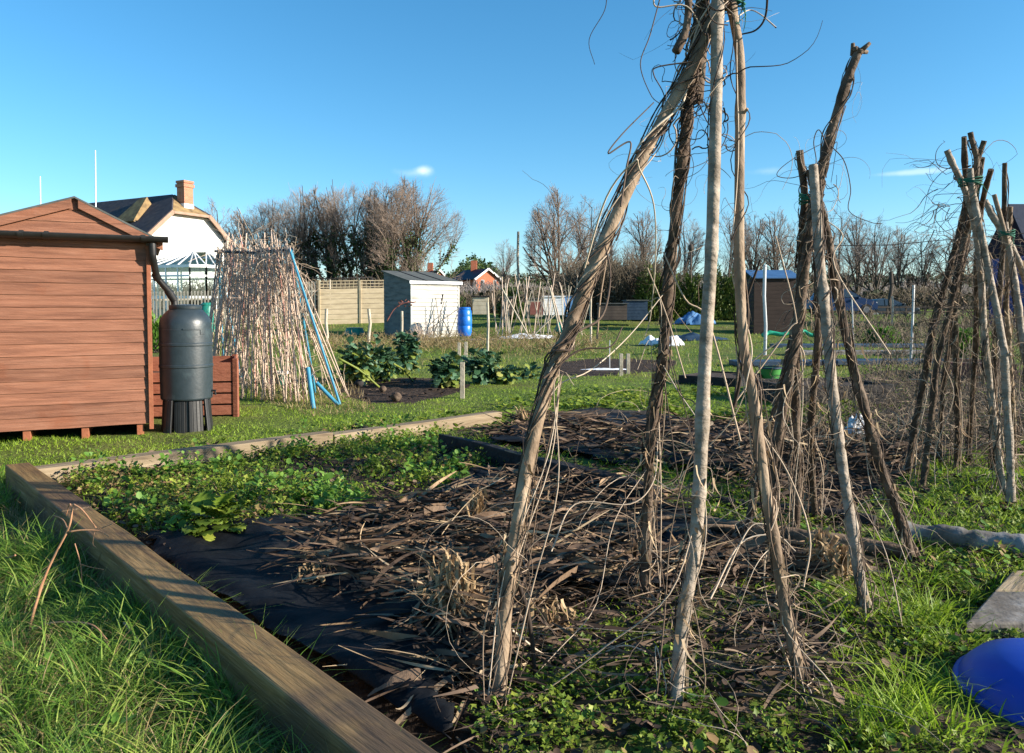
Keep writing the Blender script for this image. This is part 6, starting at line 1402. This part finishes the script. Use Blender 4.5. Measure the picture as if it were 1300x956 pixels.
rb.tube([apx[0], apx[1]], .08, 6); rb.build('roof_bars', 'white_pvc', cons); rg_l.build('roof_glass', 'glass', cons)

# distant brick houses
def far_house(px0, px1, peak, eave, bot, Y, label, ridge_len=9, wall='brick_red', left=True, group=None):
    a = D(px0, bot, Y); b = D(px1, bot, Y + 3.2); b.z = a.z; ze_ = D(px0, eave, Y).z; zp = D((px0 + px1) / 2, peak, Y).z; t = thing('brick_house', tuple((a + b) / 2 + Vector((0, 3, -3))), label, 'house', group)
    dn = Vector((0, 0, -4)); m_ = (a + b) / 2; rd = Vector((-.57, .82, 0)); mb = MB()
    a2, b2 = a + Vector((0, 0, 0)), b; 
    quadwall(mb, [a + dn, b + dn, qz(b, ze_), qz(m_, zp - .2), qz(a, ze_)], .3); quadwall(mb, [a + dn + rd * ridge_len, a + dn, qz(a, ze_), qz(a + rd * ridge_len, ze_)], .3); mb.build('wall', wall, t)
    mb = MB(); ov = .5; up = (b - a).normalized()
    sl_ = (zp - ze_) / ((b - a).length / 2)
    for s_, e in ((-1, a), (1, b)):
        ee = e + up * ov * s_; q = [qz(ee, ze_ - sl_ * ov) - rd * .4, qz(m_, zp) - rd * .4, qz(m_ + rd * ridge_len, zp), qz(ee + rd * ridge_len, ze_ - sl_ * ov)]
        quadwall(mb, q if s_ > 0 else q[::-1], .15)
    mb.build('roof', 'navy', t); mb = MB()
    for s_, e in ((-1, a), (1, b)): mb.beam(qz(e + up * ov * s_, ze_ - sl_ * ov + .05) - rd * .5, qz(m_, zp + .05) - rd * .5, .15, .35)
    mb.build('barge_board', 'white_pvc', t); mb = MB(); c = qz(m_ + rd * ridge_len * .55, zp); mb.box(c + Vector((0, 0, .6)), (.6, 0, 0), (0, .6, 0), (0, 0, 1.3)); mb.build('chimney', 'brick_red', t)
    return t, a, b, ze_
t, a, b, ze_ = far_house(604, 633, 341, 353, 364, 150, 'red brick house with white bargeboards seen above the cream shed drum')
for k in (.25, .78):
    p = a.lerp(b, k); zz = ze_ - .9; mb = MB(); mb.abox(p.x - .55, p.x + .55, p.y - .08, p.y + .02, zz - .8, zz + .6); o = mb.build('window', 'white_pvc', t); mb = MB(); mb.abox(p.x - .38, p.x + .38, p.y - .1, p.y - .07, zz - .6, zz + .45); g_ = mb.build('pane', 'window_dark', None); g_.parent = o; g_.data.transform(Matrix.Translation(-t.location))
far_house(552, 562, 343, 348, 352, 170, 'small distant house with a white gable left of the red brick one', 7, 'brick_red')
far_house(1290, 1330, 352, 362, 372, 200, 'distant house at the far right behind the wigwams', 9, 'render_white')

# ================================================================ CARS
def car(px0, px1, ytop, Y, mat, label, H=1.5, suv=1.0):
    xa, xb = D(px0, 390, Y).x, D(px1, 390, Y).x; L = xb - xa; z0 = D(px0, ytop, Y).z - H; W = 1.75
    t = thing('parked_car', ((xa + xb) / 2, Y + W / 2, z0), label, 'car', 'cars parked beyond the low fence')
    def X(u): return xa + L * u
    prof = [(0.0, .35), (.01, .62), (.04, .86), (.10, .93), (.16, 1.30), (.24, 1.45), (.38, 1.5), (.54, 1.46), (.66, 1.22), (.74, 1.0), (.88, .90), (.97, .78), (1.0, .55), (.99, .32), (.88, .25), (.12, .25)]
    mb = MB(); S = 9; rings = []
    for j in range(S):
        v_ = j / (S - 1) * 2 - 1; ed = abs(v_) ** 4; rings.append([(X(.5 + (u - .5) * (1 - .03 * ed)), Y + W / 2 + W / 2 * v_ * (1 - .16 * max(0, (z - .95) / .55)), z0 + z * H / 1.5 * (1 - .02 * ed)) for u, z in prof])
    n = len(prof)
    for r in rings: mb.v += r
    for j in range(S - 1):
        for i in range(n): i2 = (i + 1) % n; mb.f.append((j * n + i, j * n + i2, (j + 1) * n + i2, (j + 1) * n + i)); mb.m.append(0)
    mb.f.append(tuple(range(n))); mb.f.append(tuple(range((S - 1) * n + n - 1, (S - 1) * n - 1, -1))); mb.m += [0, 0]
    mb.build('body', mat, t, True, auto=35)
    ys = Y - .01
    for poly in ([(.13, 1.0), (.19, 1.32), (.25, 1.41), (.34, 1.43), (.34, 1.0)], [(.36, 1.0), (.36, 1.43), (.52, 1.4), (.64, 1.18), (.70, 1.0)]):
        mb = MB(); k = .16 * W / 2; pts = [Vector((X(u), ys + k * max(0, (z - .95) / .55) - .004, z0 + z * H / 1.5)) for u, z in poly]; quadwall(mb, pts, .01); mb.build('window', 'window_dark', t)
    mb = MB(); quadwall(mb, [Vector((X(.665), Y + .16, z0 + 1.21 * H / 1.5 + .01)), Vector((X(.745), Y + .1, z0 + 1.0 * H / 1.5 + .01)), Vector((X(.745), Y + W - .1, z0 + 1.0 * H / 1.5 + .01)), Vector((X(.665), Y + W - .16, z0 + 1.21 * H / 1.5 + .01))], .01); mb.build('windscreen', 'window_dark', t)
    for u in (.19, .81):
        for yy in (Y - .02, Y + W - .18):
            mb = MB(); c = Vector((X(u), yy, z0 + .33)); mb.tube([c, c + Vector((0, .2, 0))], .33, 24); w_ = mb.build('wheel', 'tyre', t, True, auto=40); mb = MB(); mb.tube([c - Vector((0, .012, 0)), c + Vector((0, .05, 0))], .2, 20); r_ = mb.build('rim', 'chrome', None, True, auto=40); r_.parent = w_; r_.data.transform(Matrix.Translation(-t.location))
    for yy in (Y + .1, Y + W - .4):
        mb = MB(); mb.box((X(.965), yy + .15, z0 + .72), (.06, 0, 0), (0, .17, 0), (0, 0, .07)); mb.build('headlight', 'lamp_glass', t, bevel=.02); mb = MB(); mb.box((X(.025), yy + .15, z0 + .8), (.06, 0, 0), (0, .12, 0), (0, 0, .1)); mb.build('tail_light', 'red_lens', t, bevel=.02)
    for u in (.42,): mb = MB(); mb.box((X(.68), Y - .08, z0 + 1.02), (.05, 0, 0), (0, .08, 0), (0, 0, .06)); mb.build('mirror', mat, t, bevel=.02)
car(1032, 1116, 366, 46, 'car_blue', 'dark blue estate car parked beyond the low fence', 1.6)
car(1098, 1170, 379, 52, 'car_dark', 'lower dark car parked beyond the blue estate', 1.4)

# ================================================================ TREES
from mathutils import Quaternion
def bare_tree_proto(seed, H, stems, fan, trunk=.2, counts=(8, 8, 7, 5), twr=.008, limb=.85, ang=.6, env=(.3, .62, .4)):
    """leafless tree: ascending limbs fanned from a short trunk, with straight side shoots"""
    rs = random.Random(seed); big = []; tw = []
    def inside(q, g=1.0):
        e = env; a = math.atan2(q.y, q.x); w_ = 1 + .10 * math.sin(a * 3 + seed) + .07 * math.sin(q.z * 1.3 + a * 5); return (q.x / (e[0] * H * w_)) ** 2 + (q.y / (e[0] * H * w_)) ** 2 + ((q.z - e[1] * H) / (e[2] * H * w_)) ** 2 < g or (q.z < e[1] * H * .5 and q.x ** 2 + q.y ** 2 < (e[0] * H * .8) ** 2)
    def limb_(p, d, L, r, lev):
        n = (6, 5, 4, 3, 2)[lev]; q = p.copy(); dd = d.copy(); pts = [(q.copy(), dd.copy(), r)]
        for i in range(n):
            if lev and not inside(q, 1.0 + .2 * rs.random() ** 2): break
            dd = (dd + Vector((rs.gauss(0, .07), rs.gauss(0, .07), .05 + rs.gauss(0, .04)))).normalized(); q2 = q + dd * (L / n)
            r1 = r * (1 - .75 * i / n); r2 = r * (1 - .75 * (i + 1) / n); (big if r1 > .03 else tw).append((q.copy(), q2.copy(), max(r1, twr), max(r2, twr * .7))); q = q2; pts.append((q.copy(), dd.copy(), r2))
        if lev >= 4: return
        k = counts[lev - 1] if lev else 0
        for j in range(k):
            nn_ = len(pts) - 1
            if nn_ < 1: return
            u = .22 + .78 * (j + rs.random()) / k; f = u * nn_; i = min(int(f), nn_ - 1); pp = pts[i][0].lerp(pts[i + 1][0], f - i); dr = pts[i][1]
            ax = dr.orthogonal().normalized(); ax.rotate(Quaternion(dr, rs.uniform(0, 6.283))); an = ang * rs.uniform(.6, 1.25); nd = dr * math.cos(an) + ax * math.sin(an); nd.z += .04; nd.normalize()
            limb_(pp, nd, L * rs.uniform(.42, .62) * (1.12 - .5 * u), max(pts[i][2] * .55, twr), lev + 1)
    for s in range(stems):
        a0 = rs.uniform(0, 6.283); base = Vector((math.cos(a0) * .3, math.sin(a0) * .3, 0)) if stems > 1 else Vector((0, 0, 0)); tip = base + Vector((math.cos(a0) * .25 * (stems > 1), math.sin(a0) * .25 * (stems > 1), H * trunk * rs.uniform(.7, 1.1))); r0 = H * .022 / (stems ** .4)
        big.append((base, base.lerp(tip, .5), r0 * 1.3, r0)); big.append((base.lerp(tip, .5), tip, r0, r0 * .9)); m = max(3, int(8 / stems ** .5))
        for j in range(m):
            a = a0 + j * 6.283 / m + rs.uniform(-.3, .3); t = fan * ((j % 3) / 2.2 + .12) * rs.uniform(.8, 1.2); d = Vector((math.cos(a) * math.sin(t), math.sin(a) * math.sin(t), math.cos(t)))
            limb_(tip + Vector((0, 0, -H * .05 * (j % 3))), d, H * limb * rs.uniform(.85, 1.1) * (1 - .22 * (j % 3) / 2), r0 * rs.uniform(.45, .65), 1)
    mx = max(s[1].z for s in tw + big); k = H / mx
    def arr(S): return (np.array([tuple(s[0]) for s in S]) * k, np.array([tuple(s[1]) for s in S]) * k, np.array([s[2] for s in S]), np.array([s[3] for s in S]))
    return arr(big), arr(tw)
def seg_mesh(name, S, n): V, Q = segs_arr(*S, n); return V, Q
def mesh_only(name, V, Q, mat):
    V = np.asarray(V, float); Q = np.asarray(Q, np.int32); k = Q.shape[1]; me = bpy.data.meshes.new(name); me.vertices.add(len(V)); me.vertices.foreach_set('co', V.astype(np.float32).ravel()); me.loops.add(Q.size); me.loops.foreach_set('vertex_index', Q.ravel()); me.polygons.add(len(Q)); me.polygons.foreach_set('loop_start', np.arange(0, Q.size, k, dtype=np.int32)); me.update(calc_edges=True); me.materials.append(MT[mat]); return me
def ivy_mesh(S, n, hmax, seed, rad=.35, sz=.2):
    rg = np.random.default_rng(seed); A, B, ra, rb = S; ok = (B[:, 2] < hmax); A, B = A[ok], B[ok]; L = np.linalg.norm(B - A, axis=1); p = L / L.sum(); i = rg.choice(len(A), n, p=p); t = rg.random(n)[:, None]
    P = A[i] + (B[i] - A[i]) * t + rg.normal(0, rad, (n, 3)) * (1 - P_z(A[i], hmax))[:, None]; 
    return leaves_arr(P, sz * (.6 + .8 * rg.random(n)), rg.random(n) * 6.28, rg.normal(-.3, .6, n), rg.normal(0, .6, n))
def P_z(A, hmax): return np.clip(A[:, 2] / hmax, 0, 1) * .55
PROT = {}
for key, kw in dict(wide=dict(seed=3, H=12, stems=3, fan=1.1, trunk=.12, limb=.95, counts=(9, 9, 7, 6), ang=.68, env=(.40, .56, .45)), round=dict(seed=8, H=11, stems=1, fan=1.05, trunk=.18, limb=.85, counts=(11, 9, 7, 5), ang=.72, env=(.31, .58, .44)), tall=dict(seed=15, H=12, stems=1, fan=.7, trunk=.25, ang=.7, counts=(9, 9, 6, 4), twr=.009, limb=.8, env=(.21, .6, .42)), wisp=dict(seed=22, H=12, stems=1, fan=.75, trunk=.25, counts=(8, 8, 6, 4), twr=.009, ang=.72, limb=.8, env=(.26, .62, .40))).items():
    b_, t_ = bare_tree_proto(**kw); V, Q = seg_mesh('t', b_, 6); V2, Q2 = seg_mesh('c', t_, 3)
    dark = key in ('wide', 'round')
    PROT[key] = (mesh_only('trunk_' + key, V, Q, 'trunk'), mesh_only('crown_' + key, V2, Q2, 'twig' if key != 'wisp' else 'twig_far'), b_)
IVY = {k: mesh_only('ivy_' + k, *ivy_mesh(PROT[k][2], 3600, 7.0, 5, .24, .2), 'ivy') for k in ('wide', 'round')}
IVY['tall'] = mesh_only('ivy_tall', *ivy_mesh(PROT['tall'][2], 4200, 8.5, 6, .45, .22), 'ivy')
def tree(px, ytop, Y, kind, label, ivy=False, wid=1.0, rz=None, cat='tree', group='bare winter trees behind the plots', mat=None):
    b = D(px, 390, Y); b.z = hz(b.x, Y); Ht = D(px, ytop, Y).z - b.z; s = Ht / {'wide': 12, 'round': 11, 'tall': 12, 'wisp': 12}[kind]
    t = thing('bare_tree', tuple(b), label, cat, group, rnd(0, 6.28) if rz is None else rz); t.scale = (s * wid, s * wid, s)
    for nm, me in (('trunk', PROT[kind][0]), ('crown', PROT[kind][1])) + ((('ivy', IVY[kind]),) if ivy else ()):
        o = bpy.data.objects.new(nm, me); C.objects.link(o); o.parent = t
        if nm != 'trunk': o['kind'] = 'stuff'
    return t
random.seed(77)
tree(274, 250, 82, 'wisp', 'pale leafless tree showing above the right eave of the white house')
tree(312, 262, 80, 'round', 'low leafless tree behind the left half of the cane frame')
tree(345, 246, 76, 'wide', 'dark leafless tree behind the right half of the cane frame', True)
tree(385, 234, 74, 'wide', 'dense leafless tree just right of the cane frame', True)
tree(418, 229, 73, 'round', 'ivy clad tree third from the right of the dense group', True)
tree(452, 226, 72, 'wide', 'ivy clad tree in the middle of the dense group', True)
tree(470, 230, 70, 'tall', 'narrow tree with its trunk thickly covered in ivy', True, .8)
tree(495, 217, 69, 'round', 'tall ivy clad tree above the cream shed roof', True)
tree(522, 221, 67, 'wide', 'rightmost broad spreading tree of the dense group with ivy on its stems', True, 1.05, 1.0)
tree(640, 302, 130, 'wisp', 'faint leafless tree right of the red brick house')
tree(706, 231, 74, 'round', 'large rounded leafless tree left of the leaning pole', False, .95, 2.2)
tree(748, 246, 90, 'wisp', 'pale slender tree behind the leaning pole')
tree(778, 262, 95, 'wisp', 'faint tree between the leaning and the wrapped pole')
tree(818, 262, 100, 'tall', 'leafless tree left of the vine wrapped pole')
tree(868, 268, 105, 'wisp', 'faint tree beside the street lamp')
tree(925, 262, 105, 'wisp', 'faint tree behind the kinked pole')
tree(955, 268, 110, 'tall', 'slim tree left above the dark brown shed')
tree(985, 262, 100, 'tall', 'leafless tree directly above the dark brown shed')
tree(1065, 262, 105, 'wisp', 'faint tall tree just right of the second wigwam')
tree(1088, 268, 110, 'tall', 'slim leafless tree above the blue estate car')
tree(1112, 272, 105, 'wisp', 'faint tree above the lower dark car')
tree(1140, 285, 120, 'tall', 'leafless tree left of the right wigwam top')
tree(1170, 290, 118, 'wisp', 'faint tree behind the trailing vines of the right wigwam')
tree(1213, 282, 115, 'round', 'leafless tree behind the right wigwam')
tree(1260, 290, 120, 'round', 'leafless tree left of the navy roof')
tree(1020, 272, 118, 'wisp', 'faint tree hidden behind the second wigwam')
# scrub: one tangled mass running behind the plots
def scrub(n, xr, Yr, Hf, name, label, mat, r=.02, lean=.35, seed=1):
    rg = np.random.default_rng(seed); Y = rg.uniform(*Yr, n); px = rg.uniform(*xr, n); x = (px - PX) / F * Y; z = h(x, Y); Hh = Hf(px) * (.45 + .6 * rg.random(n))
    A = []; B = []; p = np.stack([x, Y, z], 1); d = np.stack([rg.normal(0, lean, n), rg.normal(0, lean, n), np.ones(n)], 1); rr = np.full(n, r)
    for k in range(3):
        q = p + d * (Hh / 3)[:, None]; A.append(p); B.append(q); p = q; d = d + rg.normal(0, .3, (n, 3)) * [1, 1, .2]
    for k in range(5):
        j = rg.integers(0, n, n); f = rg.random(n)[:, None]; st_ = A[0][j] + (B[2][j] - A[0][j]) * (.3 + .7 * f); dd = rg.normal(0, .5, (n, 3)) + [0, 0, .5]; A.append(st_); B.append(st_ + dd * (Hh[j] * .22)[:, None])
    A = np.concatenate(A); B = np.concatenate(B); V, Q = segs_arr(A, B, np.full(len(A), r), np.full(len(A), r * .5), 3); return add_stuff(name, V, Q, mat, label, 'scrub')
scrub(5200, (150, 760), (56, 66), lambda p: np.where(p < 560, 2.3, 1.3), 'scrub', 'brown leafless scrub filling the ground behind the fences and cream shed', 'scrub', .022)
scrub(7500, (560, 1420), (66, 90), lambda p: 1.7 + .4 * np.sin(p * .05), 'scrub', 'brown hedgerow scrub across the back of the allotments', 'scrub', .03)
scrub(5000, (560, 1450), (110, 170), lambda p: 1.9 + .9 * np.sin(p * .023), 'scrub', 'far wood of bare grey brown trees on the rising ground', 'twig_far', .06)
scrub(2600, (740, 830), (44, 50), lambda p: 3.2, 'scrub', 'tangled brown thicket between the leaning pole and the conifer hedge', 'scrub', .018)
def leafmass(n, xr, Yr, Hf, name, label, mat, sz, seed=1, cat='hedge', stuff=True, parent=None):
    rg = np.random.default_rng(seed); Y = rg.uniform(*Yr, n); px = rg.uniform(*xr, n); x = (px - PX) / F * Y; hh = Hf(px, Y); t = rg.random(n) ** .6
    P = np.stack([x, Y, h(x, Y) + hh * t * (1 + .12 * np.sin(px * .5 + 3 * np.sin(px * .17)))], 1) + rg.normal(0, sz * .6, (n, 3)); V, T = leaves_arr(P, sz * (.6 + .8 * rg.random(n)), rg.random(n) * 6.28, rg.normal(.5, .6, n), rg.normal(0, .6, n)); return V, T
V, T = leafmass(9000, (150, 900), (58, 68), lambda p, y: np.where(p < 560, 1.7, 1.0), '', '', '', .35, 3); add_stuff('undergrowth', V, T, 'scrub_leaf', 'dark brown green undergrowth below the bare trees', 'undergrowth')
V, T = leafmass(9000, (560, 1420), (68, 88), lambda p, y: 1.2 + .4 * np.sin(p * .04), '', '', '', .4, 4); add_stuff('undergrowth', V, T, 'scrub_leaf', 'dark undergrowth through the far hedgerow', 'undergrowth')
V, T = leafmass(16000, (560, 760), (190, 260), lambda p, y: 1 + 7 * np.exp(-((p - 605) / 34) ** 2), '', '', '', .6, 6); add_stuff('far_wood', V, T, 'ivy', 'dark wooded hill top beyond the red brick house', 'wood')
V, T = leafmass(16000, (540, 1450), (170, 300), lambda p, y: 3.2 + 0 * p, '', '', '', .7, 7); add_stuff('far_wood', V, T, 'scrub_leaf', 'far brown wooded ridge along the horizon', 'wood')
# conifer hedges: each bush a thing
def bush(px, ytop, ybot, wpx, Y, label, seed, n=2600, mat='conifer', group='green conifers of the hedge'):
    rg = np.random.default_rng(seed); b = D(px, ybot, Y); b.z = hz(b.x, Y); H = D(px, ytop, Y).z - b.z; W = wpx / F * Y / 2; t = thing('conifer_bush', tuple(b), label, 'conifer', group)
    u = rg.normal(0, 1, (n, 3)); u /= np.linalg.norm(u, axis=1, keepdims=True); u[:, 2] = np.abs(u[:, 2]); r = rg.uniform(.65, 1.05, n) * (1 + .16 * np.sin(u[:, 0] * 7 + seed) * np.cos(u[:, 2] * 9)); P = np.array(b) + u * r[:, None] * [W, W * .8, H]; P[:, 2] += 0
    V, T = leaves_arr(P, .17 * (.6 + .8 * rg.random(n)), np.arctan2(u[:, 1], u[:, 0]) + rg.normal(0, .5, n), .9 + rg.normal(0, .4, n), rg.normal(0, .5, n), aspect=.6); np_mesh('foliage', V, T, mat, t)
    mb = MB(); mb.tube([b, b + Vector((0, 0, H * .6))], [.12, .05], 6); mb.build('trunk', 'trunk', t)
for i, (px, yt, w_, lb) in enumerate(((826, 343, 34, 'leftmost conifer of the hedge, left of the wrapped pole'), (852, 347, 34, 'conifer behind the vine wrapped pole'), (878, 349, 34, 'conifer below the street lamp'), (905, 346, 36, 'conifer behind the straight pale pole'), (930, 349, 36, 'conifer behind the kinked pole'), (949, 356, 26, 'rightmost yellowish conifer beside the dark brown shed'))): bush(px, yt, 405, w_ + 6, 43, lb, 50 + i)
bush(648, 366, 400, 30, 42, 'dark green bush behind the cream hutch', 61, 1800, 'ivy', None); bush(560, 360, 400, 60, 50, 'dark bush hidden behind the cream shed', 62, 1500, 'ivy', None)
bush(196, 402, 440, 40, 22, 'small green bush between the brown shed and the butt', 63, 700, 'weed_b', None)
bush(1120, 418, 436, 40, 26, 'low green shrub left of the right wigwam', 64, 900, 'weed_b', None); bush(1225, 420, 445, 60, 20, 'leafy green shrub behind the right wigwam', 65, 1100, 'weed_b', None)
# bramble tangle round the cream shed and low beds
scrub(900, (400, 760), (22, 29), lambda p: .45 + 0 * p, 'bramble_tangle', 'pale dry stems and brambles in front of the cream shed', 'grass_dry', .008, 1.0, 8)
scrub(700, (1030, 1340), (24, 40), lambda p: .9 + 0 * p, 'dry_weeds', 'brown dead weed stems across the far right plots', 'scrub', .012, .6, 9)

scrub(800, (1010, 1500), (6.6, 12.5), lambda p: .4 + .2 * np.sin(p * .07), 'dry_weeds', 'dark tangle of dead stems on the soil behind the right wigwams', 'scrub', .004, .8, 19)
scrub(350, (1100, 1500), (12.5, 20), lambda p: .8 + .2 * np.sin(p * .07), 'dry_weeds', 'tall brown dead weeds beyond the right wigwams', 'scrub', .007, .5, 20)
